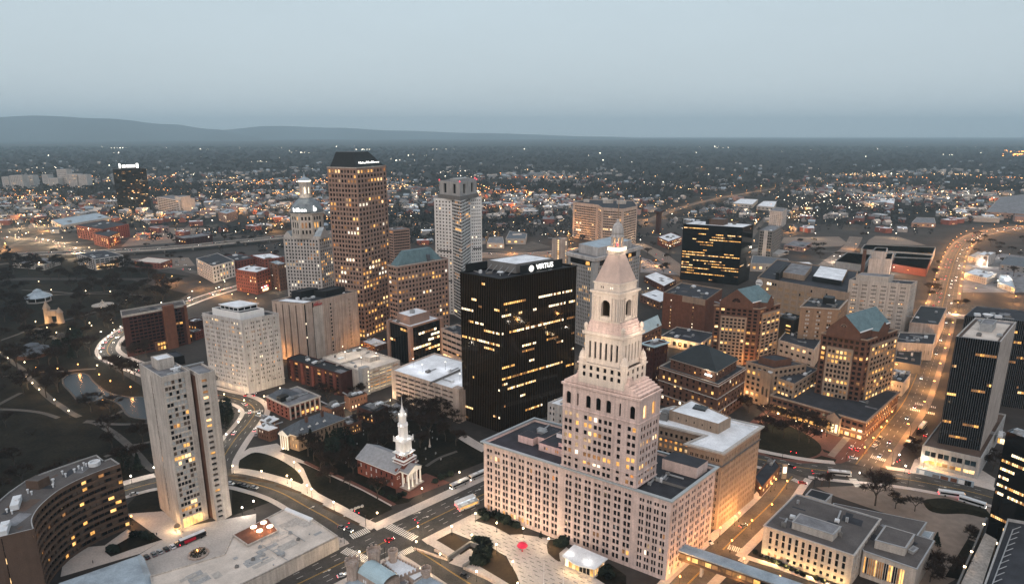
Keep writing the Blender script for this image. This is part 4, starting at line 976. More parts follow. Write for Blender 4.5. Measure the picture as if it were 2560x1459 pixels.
# white hotel with the penthouse box
wh = bld('white_hotel', 'whitish twelve-storey stone hotel with a blank penthouse box', 'hotel', zE(85, 560), zE(430, 627), zE(750, 560), yb=985, wall='white_stone', roof='dark_roof', fin=False, par=1.2,
         fl=fc(7, 15, .62, .46, .12, 3, .22, (1, 1), (5, 1.6), .3, lits=('warm', 'amber', 'pale', 'dim'), dark=('dark_glass', 'brown_blind', 'blind')), fr=fc(6, 15, .5, .46, .15, 2, .3, (1, 1), (5, 1.6), .3, lits=('warm', 'amber', 'pale', 'dim'), dark=('dark_glass', 'brown_blind', 'blind')))
hz = wh.z; P = wh.pent(.08, .72, .10, .80, hz - 1.2, hz + 4.6, 'white_paint', 'dark_roof', par=.8)
Q = wh.rect(.20, .72, .26, .70); wh.shell(Q, hz + 3.8, hz + 7.2, [fc(4, 1, .9, .7, 0, 1, 0, (.2, .2), (.2, .4), .3), fc(3, 1, .9, .7, 0, 1, 0, (.2, .2), (.2, .4), .3)] * 2, 'white_paint'); wh.cornice(Q, hz + 7.0, .4, .8, 'white_paint', 'roof_slab'); wh.piece('penthouse_roof', 'white_roof').poly([(*p, hz + 7.46) for p in ring(Q, -.6)])
wh.cornice(wh.P, 4.6, .5, .4, 'white_stone'); wh.cornice(wh.P, hz - 2.2, .5, .35, 'white_stone')
for k in range(4): p = lerp(wh.P[0], wh.P[1], .3 + .2 * k); wh.light((p[0] + .5, p[1] - 2.0, 3.2), 260, (1, .62, .3), .3, 'entrance_light')
wh.finish()
# ribbed hotel slab
rh = bld('ribbed_hotel', 'beige ribbed hotel slab with dark window slots and red script sign', 'hotel', zE(690, 452), zE(968, 478), zE(1432, 366), yb=905, wall='warm_concrete', roof='dark_roof', fin=False, par=1.2,
         fl=fc(4, 1, .16, .96, 0, 1, 0, (.5, 5), (1, 1.6), .9), fr=None)
rz = rh.z; u = nrm(sub(rh.P[2], rh.P[1])); n = (u[1], -u[0]); l = ln(sub(rh.P[2], rh.P[1]))
for k in range(9): rh.piece('rib', 'warm_concrete').box(add(lerp(rh.P[1], rh.P[2], .36 + .078 * k), mulv(n, .2)), u, .28, .25, 0, rz - 1.2)
for k in range(13):
 for t in (.47, .83):
  rh.panes.append(((*add(lerp(rh.P[1], rh.P[2], t), mulv(n, .04)), 4 + k * (rz - 7) / 13), 1.5, 1.7, u, n, 'dim' if random.random() < .1 else 'dark_glass'))
rh.mb('pale_panel', 'pale_concrete').box(add(lerp(rh.P[1], rh.P[2], .235), mulv(n, .08)), u, l * .085, .08, 0, rz - 5.5)
for t in (.0, .14): rh.piece('dark_slot', 'black_glass').box(add(lerp(rh.P[1], rh.P[2], t + .012), mulv(n, .05)), u, .55, .06, 1, rz - 1.3)
ul = nrm(sub(rh.P[1], rh.P[0])); nl = (ul[1], -ul[0])
for z, t in ((34, .86), (22, .86)): rh.panes.append(((*add(lerp(rh.P[1], rh.P[2], .012), mulv(n, .13)), z), .9, 1.5, u, n, 'pale'))
rh.mb('coping', 'white_stone'); rh.cornice(rh.P, rz - .25, .3, .25, 'dark_concrete', 'coping')
t_ = rh.text('Hilton', (*add(lerp(rh.P[1], rh.P[2], .235), mulv(n, .35)), rz - 3.6), u, 3.4, 'red_paint'); t_.rotation_euler[1] = 0; t_.data.shear = .35
sw = MB(); pr = [(-3.6, -.6), (-2.6, 1.1), (-.6, 1.9), (1.6, 2.0), (3.2, 1.6)]; c = add(lerp(rh.P[1], rh.P[2], .235), mulv(n, .35))
for a, b in zip(pr, pr[1:]): sw.tube((c[0] + u[0] * a[0], c[1] + u[1] * a[0], rz - 3.4 + a[1]), (c[0] + u[0] * b[0], c[1] + u[1] * b[0], rz - 3.4 + b[1]), .16, .16, 5)
sw.build('emblem', 'red_paint', rh.root, rh.o)
rh.mb('roof_patch', 'white_roof').poly([(*p, rz - 1.15) for p in rh.rect(.02, .22, .06, .95)])
rh.pent(.30, .62, .62, .92, rz - 1.2, rz + 5, 'black_metal', 'black_roof', par=.6); rh.pent(.48, .86, .16, .52, rz - 1.2, rz + 4.5, 'black_metal', 'black_roof', par=.6); rh.units(3, rz - 1.2, (.3, .9), (.1, .5)); rh.finish()
# brown slab beside the park, with its lit low wing
bs = bld('brown_slab', 'dark brown brick slab with a projecting stair tower beside the park', 'apartment block', zD(1155, 292), zD(1165, 346), zD(1778, 236), yb=893, wall='dark_red_brick', roof='gravel_roof', fin=False, cap='limestone',
         fl=None, fr=fc(13, 11, .8, .62, .05, 1, 0, (5, 4), (1.5, 2.2), .6, dark=('black_glass', 'dark_glass'), lits=('amber', 'dim')))
bz = bs.z; u = nrm(sub(bs.P[2], bs.P[1])); n = (u[1], -u[0])
bs.piece('stair_tower', 'orange_brick').box(add(lerp(bs.P[1], bs.P[2], .70), mulv(n, 1.5)), u, 4.4, 2.2, 0, bz + 3); bs.piece('stair_tower', 'orange_brick').box(lerp(bs.P[1], bs.P[2], .985), u, 1.2, 1.0, 0, bz + .1); bs.cornice(bs.P, bz - 1.6, 1.9, .3, 'limestone', 'coping'); bs.finish()
lwg = bld('low_wing', 'low glazed wing with lit colonnade below the brown slab', 'building', zD(1330, 560), zD(1500, 592), zD(1842, 505), z=9, wall='brown_brick', roof='brown_panel', fl=None, fr=fc(13, 2, .8, [.75, .6], .8, 1, 0, (.5, .5), (.4, .6), .5, lits=('amber', 'dim', 'gold')), par=.4)
bld('low_brick_house', 'small red brick block with white flat roof beside the white hotel', 'building', zD(1815, 490), zD(1870, 500), zD(1950, 470), z=8, wall='red_brick', roof='white_roof', fl=None, fr=fc(3, 2, .4, .5, .2))
bld('brick_row_building', 'low dark brick building with pale roof behind the brown slab', 'building', zD(1790, 385), zD(1880, 400), zD(1960, 370), z=12, wall='dark_red_brick', roof='white_roof', fl=fc(3, 3, .4, .5, .2), fr=fc(4, 3, .4, .5, .2), units=2)
# red brick apartments and the cream garage
ra = bld('red_brick_apartments', 'long red brick apartment house with dark roof beside the cream garage', 'apartment block', zE(820, 952), zE(1285, 1090), zE(1398, 1045), yb=990, wall='dark_red_brick', roof='black_roof', fin=False, par=.6,
         fl=fc(9, 6, .55, .62, .32, 1, 0, (1, 1), (.8, 1), .4, lits=('warm', 'amber', 'dim', 'pale')), fr=None, units=6)
for k in range(5):
 u = nrm(sub(ra.P[1], ra.P[0])); n = (u[1], -u[0]); ra.piece('bay', 'red_brick').box(add(lerp(ra.P[0], ra.P[1], .1 + .2 * k), mulv(n, .35)), u, 1.4, .5, 0, ra.z - .8)
ra.finish()
def deck(B, P, z, m, wall, lights, per):
 pass
g2 = bld('cream_garage', 'cream parking garage with a bright top deck and stair tower', 'parking garage', zE(1128, 945), zE(1478, 1072), zE(1803, 968), yb=988, wall='pale_concrete', roof='cream_roof', fin=False, par=1.1,
         fl=None, fr=fc(1, 6, .97, .42, 1, 5, .02, (3, 1), (1, 1.6), 1.2, lits=('deck_light', 'deck_light', 'dim'), dark=('dark_glass',)))
u = nrm(sub(g2.P[2], g2.P[1])); g2.piece('stair_tower', 'grey_concrete').box(add(lerp(g2.P[1], g2.P[2], .06), mulv((-u[1], u[0]), 1.2)), u, 3.2, 2.6, 0, g2.z + 3.0)
n = (u[1], -u[0])
for k in range(6): g2.panes.append(((*add(lerp(g2.P[1], g2.P[2], .115), mulv(n, 1.45)), 3 + k * 3), .9, 1.6, u, n, 'pale'))
g2.pent(.52, .78, .30, .52, g2.z - 1.1, g2.z + 2.4, 'pale_concrete', 'cream_roof', par=.3); g2.mb('ramp_wall', 'pale_concrete').box(g2.uv(.25, .55), u, 12, .2, g2.z - 1.1, g2.z + .1)
for a_, b_ in ((.3, .3), (.3, .7), (.7, .3), (.7, .7), (.5, .95)):
 p = g2.uv(a_, b_); g2.piece('deck_lamp', 'black_metal').tube((*p, g2.z - 1.1), (*p, g2.z + 5), .1, .08, 5); g2.piece('lamp_head', 'white_globe').lathe(p, [(.3, g2.z + 5.0), (.35, g2.z + 5.2), (0, g2.z + 5.3)], 6); g2.light((*p, g2.z + 4.6), 900, (1, .84, .62))
g2.units(4, g2.z - 1.1, (.3, .95), (.85, .97)); g2.finish()
# pink garage, front face running to the black tower
pgz = 22.5
pg = bld('pink_garage', 'pinkish parking garage with white roof deck in front of the black tower', 'parking garage', zE(1725, 1052), zE(2338, 1240), None, Bk=zE(2100, 905), z=pgz, wall='warm_concrete', roof='white_roof', fin=False, par=1.1,
         fl=fc(9, 6, .86, .42, 0, 1, 0, (4, 6), (1, 1.6), 1.4, dark=('black_glass',)), fr=None, fk=None)
P = pg.rect(.0, .62, .02, .36); pg.mb('lower_deck', 'white_roof').poly([(*p, pgz - 1.05) for p in P])
u = nrm(sub(pg.P[1], pg.P[0])); n = (u[1], -u[0])
pg.mb('deck_wall', 'dark_concrete').box(pg.uv(.3, .40), (-n[0], -n[1]), 16, .25, pgz - 1.05, pgz + .6); pg.piece('stair_tower', 'warm_concrete').box(add(lerp(pg.P[0], pg.P[1], .955), mulv(n, .2)), u, 2.8, 2.4, 0, pgz + 2.2); pg.piece('stair_tower', 'brown_panel').box(pg.uv(.55, .2), u, 3.2, 3.2, pgz - 1.05, pgz + 3.4)
for a_, b_ in ((.25, .7), (.55, .55), (.35, .9), (.3, .2)):
 p = pg.uv(a_, b_); pg.piece('deck_lamp', 'black_metal').tube((*p, pgz - 1.1), (*p, pgz + 5), .1, .08, 5); pg.light((*p, pgz + 4.6), 900, (.9, .93, 1)); pg.piece('lamp_head', 'white_globe').lathe(p, [(.3, pgz + 5.0), (.35, pgz + 5.2), (0, pgz + 5.3)], 6)
p = add(lerp(pg.P[0], pg.P[1], .02), mulv(n, 3)); pg.light((*p, 4), 1200, (1, .78, .5), .4, 'entrance_light'); pg.finish()
# dark glass cube with brown corner piers
gc = bld('glass_cube', 'dark glass cube framed in brown stone with white rooftop', 'office building', zE(1705, 622), zE(1890, 682), zE(2158, 602), yb=915, wall='black_glass', roof='white_roof', fin=False, par=1.2, cap='pink_panel',
         fl=fc(7, 8, .8, .5, .22, 1, 0, (1, 2), (1, 2.5), st='curtain', lits=('warm', 'pale', 'gold')), fr=fc(9, 8, .8, .5, .14, 1, 0, (2, 2), (1, 2.5), st='curtain', lits=('warm', 'pale')))
for p in gc.P[:3]: gc.piece('corner_pier', 'pink_panel').box(p, nrm(sub(gc.P[2], gc.P[1])), 1.6, 1.6, 0, gc.z + .1)
gc.cornice(gc.P, gc.z - 1.6, 1.7, .3, 'pink_panel', 'coping'); P = gc.pent(.14, .78, .22, .82, gc.z - 1.2, gc.z + 6.5, 'pink_panel', 'white_roof', par=.7)
gc.mb('cooling_tower', 'grey_metal').lathe(gc.uv(.42, .5), [(2.2, gc.z + 6), (2.4, gc.z + 8.5), (1.6, gc.z + 8.7), (1.5, gc.z + 8), (0, gc.z + 8)], 14); gc.light((*gc.uv(.08, .45), gc.z + 4), 160, (1, .6, .3)); gc.finish()
bld('flat_white_building', 'low brick building with flat white roof beside the glass cube', 'building', zE(1462, 802), zE(1590, 852), zE(1708, 815), yb=880, wall='brown_brick', roof='white_roof', fl=fc(4, 2, .4, .5, .3), fr=fc(4, 2, .4, .5, .5), units=2)
bld('banded_garage', 'low banded concrete garage squeezed beside the black tower', 'parking garage', zE(2160, 692), zE(2420, 790), zE(2560, 750), yb=940, wall='warm_concrete', roof='dark_roof', fl=fc(1, 6, .97, .42, .12, 6, .02, lits=('deck_light', 'warm')), fr=None, units=3)
# brick hall with stone pilasters and mansard
mbk = bld('pilaster_brick_hall', 'red brick hall with tall stone pilasters and grey roof', 'building', zJ(365, 308), zJ(560, 398), zJ(832, 308), yb=1050, wall='red_brick', roof='grey_roof', fin=False, par=.8, cap='limestone',
          fl=fc(5, 3, .36, .6, .1, 1, 0, (1, 1), (.8, 1.4), .3), fr=fc(6, 2, .62, [.62, .7], .25, 1, 0, (1, 1), (.5, 1.8), .5, hot={0: .95, 1: .1}, lits=('warm', 'gold')))
u = nrm(sub(mbk.P[2], mbk.P[1])); n = (u[1], -u[0])
for k in range(7): mbk.piece('pilaster', 'limestone').box(add(lerp(mbk.P[1], mbk.P[2], .03 + k * .157), mulv(n, .2)), u, .5, .3, 0, mbk.z - 1.2)
mbk.cornice(mbk.P, mbk.z - 1.2, 1.2, .5, 'limestone'); hip(mbk, mbk.rect(.05, .75, .62, 1.0), mbk.z - .7, 4.6, 'slate', ridge=.3); mbk.piece('penthouse', 'black_metal').box(mbk.uv(.18, .5), u, 3.2, 2.6, mbk.z - .8, mbk.z + 2.6); mbk.finish()
# stone hall with hipped slate roof, dormers and white columns
hl = bld('stone_hall', 'brown stone hall with slate roof, dormers and white columned portico', 'hall', zJ(492, 612), zJ(640, 655), zJ(1040, 505), z=10.5, wall='tan_brick', roof='slate', fin=False, par=0,
         fl=fc(5, 2, .36, .6, .1, 1, 0, (1, 1), (1, 1), .25), fr=fc(11, 2, .38, .6, .12, 1, 0, (1, 1), (1, 1), .25, lits=('warm', 'amber')))
hl.parts.pop(('roof', 'slate'), None); hip(hl, [hl.P[1], hl.P[2], hl.P[3], hl.P[0]], 10.6, 6.2, 'slate', ridge=.25); hl.cornice(hl.P, 9.9, .7, .5, 'white_paint')
u = nrm(sub(hl.P[1], hl.P[0])); n = (u[1], -u[0]); u2 = nrm(sub(hl.P[2], hl.P[1])); n2 = (u2[1], -u2[0])
c = lerp(hl.P[0], hl.P[1], .30)
for k in range(4): hl.piece('column', 'white_paint').lathe(add(add(c, mulv(u, (k - 1.5) * 1.9)), mulv(n, 1.9)), [(.55, .2), (.5, .5), (.42, 8.6), (.6, 8.9), (.6, 9.4)], 10)
pp = [add(c, add(mulv(u, -4), mulv(n, 2.6))), add(c, add(mulv(u, 4), mulv(n, 2.6))), add(c, add(mulv(u, 4), mulv(n, -3))), add(c, add(mulv(u, -4), mulv(n, -3)))]
gable(hl, pp, 9.42, 10.4, 2.6, 'white_paint', 'slate', 'portico')
for k in range(4):
 c = add(lerp(hl.P[1], hl.P[2], .12 + .16 * k), mulv(n2, -2.6)); pp = [add(c, add(mulv(u2, -1), mulv(n2, 1))), add(c, add(mulv(u2, 1), mulv(n2, 1))), add(c, add(mulv(u2, 1), mulv(n2, -2))), add(c, add(mulv(u2, -1), mulv(n2, -2)))]
 gable(hl, pp, 11, 13.2, 1, 'white_paint', 'slate', 'dormer')
for t in (.28, .62): hl.piece('chimney', 'brown_brick').box(add(lerp(hl.P[1], hl.P[2], t), mulv(n2, -5)), u2, .8, .6, 12, 18.6)
p = add(lerp(hl.P[0], hl.P[1], .85), mulv(n, 2.0)); hl.finish()
for i, (L_, T2, R2, zz, lab) in enumerate(((zJ(288, 572), zJ(388, 606), zJ(456, 582), 8, 'small brick house with white hipped roof on the street bend'), (zJ(318, 515), zJ(400, 540), zJ(470, 505), 8.5, 'small dark brick house with white roof behind its twin'))):
 h_ = bld('brick_house', lab, 'house', L_, T2, R2, z=zz, wall='brown_brick', roof='white_roof', fl=fc(4, 2, .36, .55, .2), fr=fc(3, 2, .36, .55, .2), par=0, fin=False)
 hip(h_, h_.P, zz + .05, 1.5, 'white_roof', over=.5, ridge=.4); h_.cornice(h_.P, zz - .5, .5, .4, 'white_paint'); h_.finish()
p = G(zJ(470, 640)); 
for (L_, T2, R2, zz, wl, rf, nm, lab) in ((zJ(1040, 300), zJ(1090, 330), zJ(1240, 285), 10, 'brown_brick', 'black_roof', 'dark_flat_building', 'low dark flat-roofed building behind the brick apartments'),
 (zJ(845, 395), zJ(930, 425), zJ(1040, 385), 10, 'brown_brick', 'slate', 'dark_house', 'dim brown house with lit doorway between hall and garage'), (zJ(1150, 400), zJ(1300, 455), zJ(1420, 400), 9, 'dark_red_brick', 'black_roof', 'dark_house', 'dark red house with amber windows behind the burying ground'),
 (zJ(1420, 400), zJ(1480, 480), zJ(1590, 430), 5, 'grey_concrete', 'grey_roof', 'low_annex', 'low grey annex with one dark opening by the pink garage'), (zJ(1000, 520), zJ(1080, 560), zJ(1190, 520), 8, 'brown_brick', 'black_roof', 'dark_cottage', 'small dark cottage with white lit windows beside the hall')):
 bld(nm, lab, 'house' if 'house' in nm or 'cottage' in nm else 'building', L_, T2, R2, z=zz, wall=wl, roof=rf, fl=fc(4, 2, .35, .5, .3, lits=('amber', 'gold', 'pale')), fr=fc(5, 2, .35, .5, .35, lits=('amber', 'gold', 'pale')), par=.5)
# white stone block seen between the black tower and the long body
bld('white_stone_block', 'white stone block with square windows half hidden behind the stone tower', 'office building', zK(552, 132), zK(690, 165), zK(820, 110), z=31, wall='white_stone', roof='white_roof', fl=fc(5, 8, .45, .5, .02, dark=('dark_glass', 'blind')), fr=fc(5, 8, .45, .5, .02))
# beige block behind the stone tower with the L-shaped white roof
bz = 42.0
A0, A1, A2 = G(zK(1575, 435), bz), G(zK(1830, 500), bz), G(zK(2107, 308), bz); A3 = G(zK(1900, 250), bz); A4 = G(zK(1340, 255), bz); A5 = G(zK(1720, 375), bz); A6 = G(zK(1355, 295), bz)
u1 = sub(A2, A1); back = add(A2, mulv(nrm(sub(A0, A1)), 46)); A7 = add(A0, sub(A5, A0))
PB = [A0, A1, A2, back, add(A7, mulv(nrm(sub(A0, A1)), 40)), A7]
be = Bld('beige_office_block', 'beige stone office block with bright white roof behind the tower', 'office building', A5)
bf = lambda n: fc(n, 11, .56, [.66, .58, .58, .58, .58, .58, .58, .58, .58, .5, .5], .10, 2, .2, (.9, .9), (1, 2.8), .3, hot={0: .5}, lits=('warm', 'amber', 'gold', 'dim'))
be.shell(PB, 0, bz, [bf(6), bf(14), None, None, fc(14, 11, .5, .58, .2, 1, 0, (1, 1), (1, 2.8), .3, hot={8: .9}), bf(5)], 'tan_limestone')
be.roof(PB, bz, 'white_roof', 'white_stone', .6, 1.6, 'white_roof'); be.cornice(PB, bz - .9, 1.2, 1.3, 'limestone'); be.cornice(PB, bz - 7.6, .6, .45, 'slate')
ux = nrm(sub(A0, A1)); uy = nrm(sub(A2, A1))
def bp(a, b): return add(A5, add(mulv(ux, a), mulv(uy, b)))
def bblk(a0, a1, b0, b1, z0, z1, wall, roof): P = ccw([bp(a0, b0), bp(a1, b0), bp(a1, b1), bp(a0, b1)]); be.piece('penthouse', wall).prism(P, z0, z1); be.piece('penthouse_roof', roof).poly([(*p, z1 + .03) for p in P])
Pq = ccw(Gs([zK(1440, 190), zK(1800, 290), zK(1890, 240), zK(1600, 110)], bz + 5)); be.shell(Pq, bz - .6, bz + 5, [fc(5, 1, .14, .4, .6, 1, 0, (3, 2), (1, 1.4), .3, lits=('pale',))] * 2, 'tan_limestone'); be.roof(Pq, bz + 5, 'white_roof', 'tan_limestone', .5)
sk = G(zK(1665, 170), bz + 5); be.mb('skylight', 'black_glass').box(sk, ux, 3.4, 2.8, bz + 4.5, bz + 5.3)
be.P = [A0, A1, A2, back]
for X, Y in ((1420, 225), (1470, 240), (1580, 270), (1400, 250)):
 m = MB(); m.box(G(zK(X, Y), bz), ux, 2.2, 1.6, bz - .5, bz + 3); m.box(G(zK(X, Y), bz), ux, 1.6, 1.1, bz + 3.02, bz + 3.6); be.subs.append(('roof_unit', m, random.choice(('grey_metal', 'dark_concrete'))))
be.finish()
# low dark annex with small sign pillar on the orange street
la = bld('low_street_annex', 'low dark-roofed brick annex on the orange lit street corner', 'building', zL(205, 600), zL(270, 690), zL(415, 520), z=6, wall='brown_brick', roof='dark_roof', fl=fc(2, 1, .4, .5, .5), fr=fc(5, 1, .5, .55, .6, lits=('warm', 'gold')), units=2, par=.6)
# dark pitched-roof brick building
dr = bld('pitched_roof_block', 'brown brick block with stepped terraces and dark pitched roof', 'office building', zG(155, 868), zG(620, 1015), zG(838, 880), z=29, wall='brown_brick', roof='dark_roof', fin=False, par=1.0, cap='limestone',
         fl=fc(9, 7, .36, .56, .22, 1, 0, (1.5, 1.5), (1, 1.6), .3, lits=('warm', 'pale', 'gold')), fr=fc(8, 7, .36, .56, .22, 1, 0, (1.5, 1.5), (1, 1.6), .3, lits=('warm', 'pale', 'gold')))
for z in (8, 18, 27.2): dr.cornice(dr.P, z, .7, .35, 'limestone')
Q = dr.rect(.10, .86, .10, .86); dr.shell(Q, 28, 35.5, [fc(8, 2, .3, .5, .1, lits=('warm', 'pale')), fc(7, 2, .3, .5, .1, lits=('warm', 'pale'))] * 2, 'brown_brick'); dr.cornice(Q, 34.6, 1.0, .7, 'limestone'); hip(dr, Q, 35.7, 10, 'dark_copper', over=1.2, ridge=.42)
u = nrm(sub(dr.P[1], dr.P[0])); p = lerp(Q[0], Q[1], .86); n = (u[1], -u[0]); dr.piece('wall_lamp', 'sign_white').box(add(p, mulv(n, .5)), u, 2.6, .25, 31.2, 32.2); dr.light((*add(p, mulv(n, 2.0)), 32.5), 1500, (1, .85, .62)); dr.finish()
# copper-roofed hall left of it and its dark tower
ch = bld('copper_roof_hall', 'brick hall with pale blue copper roof behind the stone tower', 'hall', zG(-60, 600), zG(10, 625), zG(172, 545), z=28, wall='brown_brick', roof='pale_verdigris', fin=False, par=0, fl=fc(3, 5, .3, .5, .1), fr=fc(6, 5, .3, .5, .15, lits=('pale', 'warm')))
ch.parts.pop(('roof', 'pale_verdigris'), None); P = ch.P; m = ch.mb('pitched_roof', 'pale_verdigris'); a_, b_ = lerp(P[0], P[1], .5), lerp(P[3], P[2], .5)
m.quad((*P[1], 28.05), (*P[2], 28.05), (*b_, 36), (*a_, 36)); m.quad((*P[0], 28.05), (*a_, 36), (*b_, 36), (*P[3], 28.05)); m2 = ch.mb('gable', 'brown_brick'); m2.poly([(*P[0], 28), (*P[1], 28), (*a_, 35.9)]); m2.poly([(*P[2], 28), (*P[3], 28), (*b_, 35.9)]); ch.finish()
dt = bld('dark_corner_block', 'dark brick block with pale cornice between the tower and pitched roof', 'office building', zG(20, 690), zG(110, 715), zG(222, 680), z=33, wall='dark_red_brick', roof='grey_roof', fl=fc(4, 8, .4, .6, .15, 2, .2, lits=('pale', 'warm')), fr=fc(5, 8, .4, .6, .2, 2, .2, lits=('pale', 'warm')), fin=False, units=3)
dt.cornice(dt.P, 32, 1.2, 1.2, 'pale_verdigris'); dt.finish()
# hotel with blank brick faces and lit canopy
dh = bld('blank_brick_hotel', 'brown brick block with blank faces and dark rooftop plant', 'hotel', zG(185, 285), zG(525, 345), zG(652, 258), z=37, wall='orange_brick', roof='dark_roof', fin=False, par=1.2, cap='tan_limestone', fl=None, fr=fc(12, 1, .35, .95, 0, 1, 0, (.5, .5), (1, 1.5), .5, dark=('brown_blind',)), units=9)
u = nrm(sub(dh.P[1], dh.P[0])); n = (u[1], -u[0])
for k in range(9):
 for t in (.2, .72): dh.panes.append(((*add(lerp(dh.P[0], dh.P[1], t), mulv(n, .04)), 4 + k * 3.3), .9, 1.1, u, n, random.choice(('pale', 'dark_glass', 'warm', 'dim', 'blind'))))
dh.mb('top_band', 'tan_limestone').box(add(lerp(dh.P[0], dh.P[1], .72), mulv(n, .1)), u, ln(sub(dh.P[1], dh.P[0])) * .26, .12, 31, 36.9); dh.finish()
cn = bld('lit_canopy_podium', 'low cream podium glowing with lights below the blank brick block', 'building', zG(160, 630), zG(480, 690), zG(600, 610), z=9, wall='pale_concrete', roof='dark_roof', fl=fc(7, 1, .6, .6, .8, lits=('gold', 'warm')), fr=fc(4, 1, .6, .6, .7), par=.8, fin=False)
for k in range(4): p = add(lerp(cn.P[0], cn.P[1], .2 + .2 * k), (-.8, -2.6)); cn.light((*p, 6.5), 900, (1, .66, .3))
cn.finish()
# two gabled brick towers with green roofs and the low block between them
def gtower(name, label, L_, T2, R2, z, zb, hot, nL, nR, flip, front):
 b = bld(name, label, 'tower', L_, T2, R2, z=z, wall='brown_brick', roof='dark_roof', fin=False, par=1, cap='tan_limestone', fl=fc(nL, 15, .60, .60, .22, 1, 0, (.6, .6), (2, 1.5), .4, lits=('warm', 'amber', 'gold', 'dim', 'rust', 'low', 'cream')), fr=fc(nR, 15, .62, .56, .3, 1, 0, (.6, .6), (2, 1.5), .4, lits=('warm', 'amber', 'gold', 'dim')))
 u = nrm(sub(b.P[1], b.P[0])); n = (u[1], -u[0]); l = ln(sub(b.P[1], b.P[0])); u2 = nrm(sub(b.P[2], b.P[1])); n2 = (u2[1], -u2[0])
 F0, F1 = add(lerp(b.P[0], b.P[1], .16), mulv(n, 1.6)), add(lerp(b.P[0], b.P[1], .74), mulv(n, 1.6))
 Fq = [F0, F1, add(F1, mulv(n, -1.5)), add(F0, mulv(n, -1.5))]
 b.shell(Fq, 0, z - 8.5, [fc(6, 13, .62, .62, .3, 1, 0, (.8, .8), (2, 1), .45, hot=hot, lits=('warm', 'amber', 'gold'))], 'tan_limestone'); b.mb('ledge', 'tan_limestone').poly([(*p, z - 8.48) for p in Fq])
 E0, E1 = add(b.P[1], mulv(n2, 1.2)), add(lerp(b.P[1], b.P[2], .98), mulv(n2, 1.2)); Eq = [lerp(E0, E1, .12), E1, add(E1, mulv(n2, -1.1)), add(lerp(E0, E1, .12), mulv(n2, -1.1))]
 b.shell(Eq, 0, z - 5, [fc(max(4, nR), 14, .7, .6, .3, 1, 0, (.4, .4), (2, 1), .4, lits=('warm', 'amber', 'gold', 'dim'))], 'tan_limestone'); b.mb('ledge', 'tan_limestone').poly([(*p, z - 4.98) for p in Eq])
 b.cornice(b.P, z - .9, .9, .4, 'tan_limestone')
 Gp = [b.uv(-.05, .86), b.uv(-.05, .14), b.uv(.92, .14), b.uv(.92, .86)]
 gable(b, Gp, z - 1, z + 4.5, 10.5, 'brown_brick', 'verdigris'); gable(b, [b.uv(.30, -.02), b.uv(.62, -.02), b.uv(.62, .5), b.uv(.30, .5)], z - 1, z + 3.5, 6.0, 'brown_brick', 'verdigris', 'side_gable')
 f = b.piece('gutter', 'white_paint')
 for q in (Gp[0], Gp[1]): f.tube((*q, z + 4.7), (*add(q, sub(Gp[2], Gp[1])), z + 4.7), .45, .45, 6)
 fan = b.piece('fan_window', 'dark_glass'); c = add(lerp(Gp[0], Gp[1], .5), mulv(n, .06)); rr_ = 3.4 if front else 1.8; zc = z + 4.2 if front else z + 7
 fan.poly([(c[0] + u[0] * rr_ * math.cos(math.pi * k / 12), c[1] + u[1] * rr_ * math.cos(math.pi * k / 12), zc + rr_ * math.sin(math.pi * k / 12)) for k in range(13)])
 fr_ = b.mb('fan_frame', 'tan_limestone' if not front else 'brown_brick')
 for k in range(12):
  t0_, t1_ = math.pi * k / 12, math.pi * (k + 1) / 12
  fr_.tube((c[0] + u[0] * rr_ * math.cos(t0_) + n[0] * .05, c[1] + u[1] * rr_ * math.cos(t0_) + n[1] * .05, zc + rr_ * math.sin(t0_)), (c[0] + u[0] * rr_ * math.cos(t1_) + n[0] * .05, c[1] + u[1] * rr_ * math.cos(t1_) + n[1] * .05, zc + rr_ * math.sin(t1_)), .16, .16, 4)
 for k in (2, 4, 6, 8, 10): t0_ = math.pi * k / 12; fr_.tube((c[0] + n[0] * .05, c[1] + n[1] * .05, zc), (c[0] + u[0] * rr_ * math.cos(t0_) + n[0] * .05, c[1] + u[1] * rr_ * math.cos(t0_) + n[1] * .05, zc + rr_ * math.sin(t0_)), .1, .1, 4)
 b.mb('string_course', 'tan_limestone'); 
 b.finish(); return b
gtower('gabled_brick_tower', 'gabled brick tower with green roof and a big fan window, farther of two', zG(590, 385), zG(948, 415), zG(1112, 372), 50, 0, {9: .95, 8: .3, 5: .2, 1: .4, 12: .15}, 8, 4, 0, True)
gtower('gabled_brick_tower', 'gabled brick tower with green roof standing over the busy corner', zG(1437, 605), zG(1802, 662), zG(2042, 578), 57, 14, {0: .4, 1: .6, 2: .7, 3: .5, 4: .4, 8: .2, 10: .3, 11: .35}, 8, 8, 0, False)
pd = bld('corner_podium', 'brick and stone shop podium with glowing shopfronts on the busy corner', 'building', zG(1035, 1095), zG(1790, 1310), zG(2050, 1075), z=14, wall='brown_brick', roof='dark_roof', fin=False, par=1, cap='tan_limestone',
         fl=fc(16, 3, .7, [.6, .5, .5], .35, 1, 0, (1, 1), (.5, 1.4), .5, hot={0: .7, 1: .3}, lits=('shop', 'warm', 'gold', 'amber')), fr=fc(16, 3, .7, [.6, .5, .5], .4, 1, 0, (1, 1), (.5, 1.4), .5, hot={0: .9, 1: .4}, lits=('shop', 'warm', 'gold')))
pd.cornice(pd.P, 12.8, 1.1, .6, 'tan_limestone'); pd.cornice(pd.P, 5.4, .5, .4, 'tan_limestone')
u = nrm(sub(pd.P[1], pd.P[0])); n = (u[1], -u[0]); c = lerp(pd.P[0], pd.P[1], .70); Gq = [add(c, add(mulv(u, -4), mulv(n, 3))), add(c, add(mulv(u, 4), mulv(n, 3))), add(c, add(mulv(u, 4), mulv(n, -4))), add(c, add(mulv(u, -4), mulv(n, -4)))]
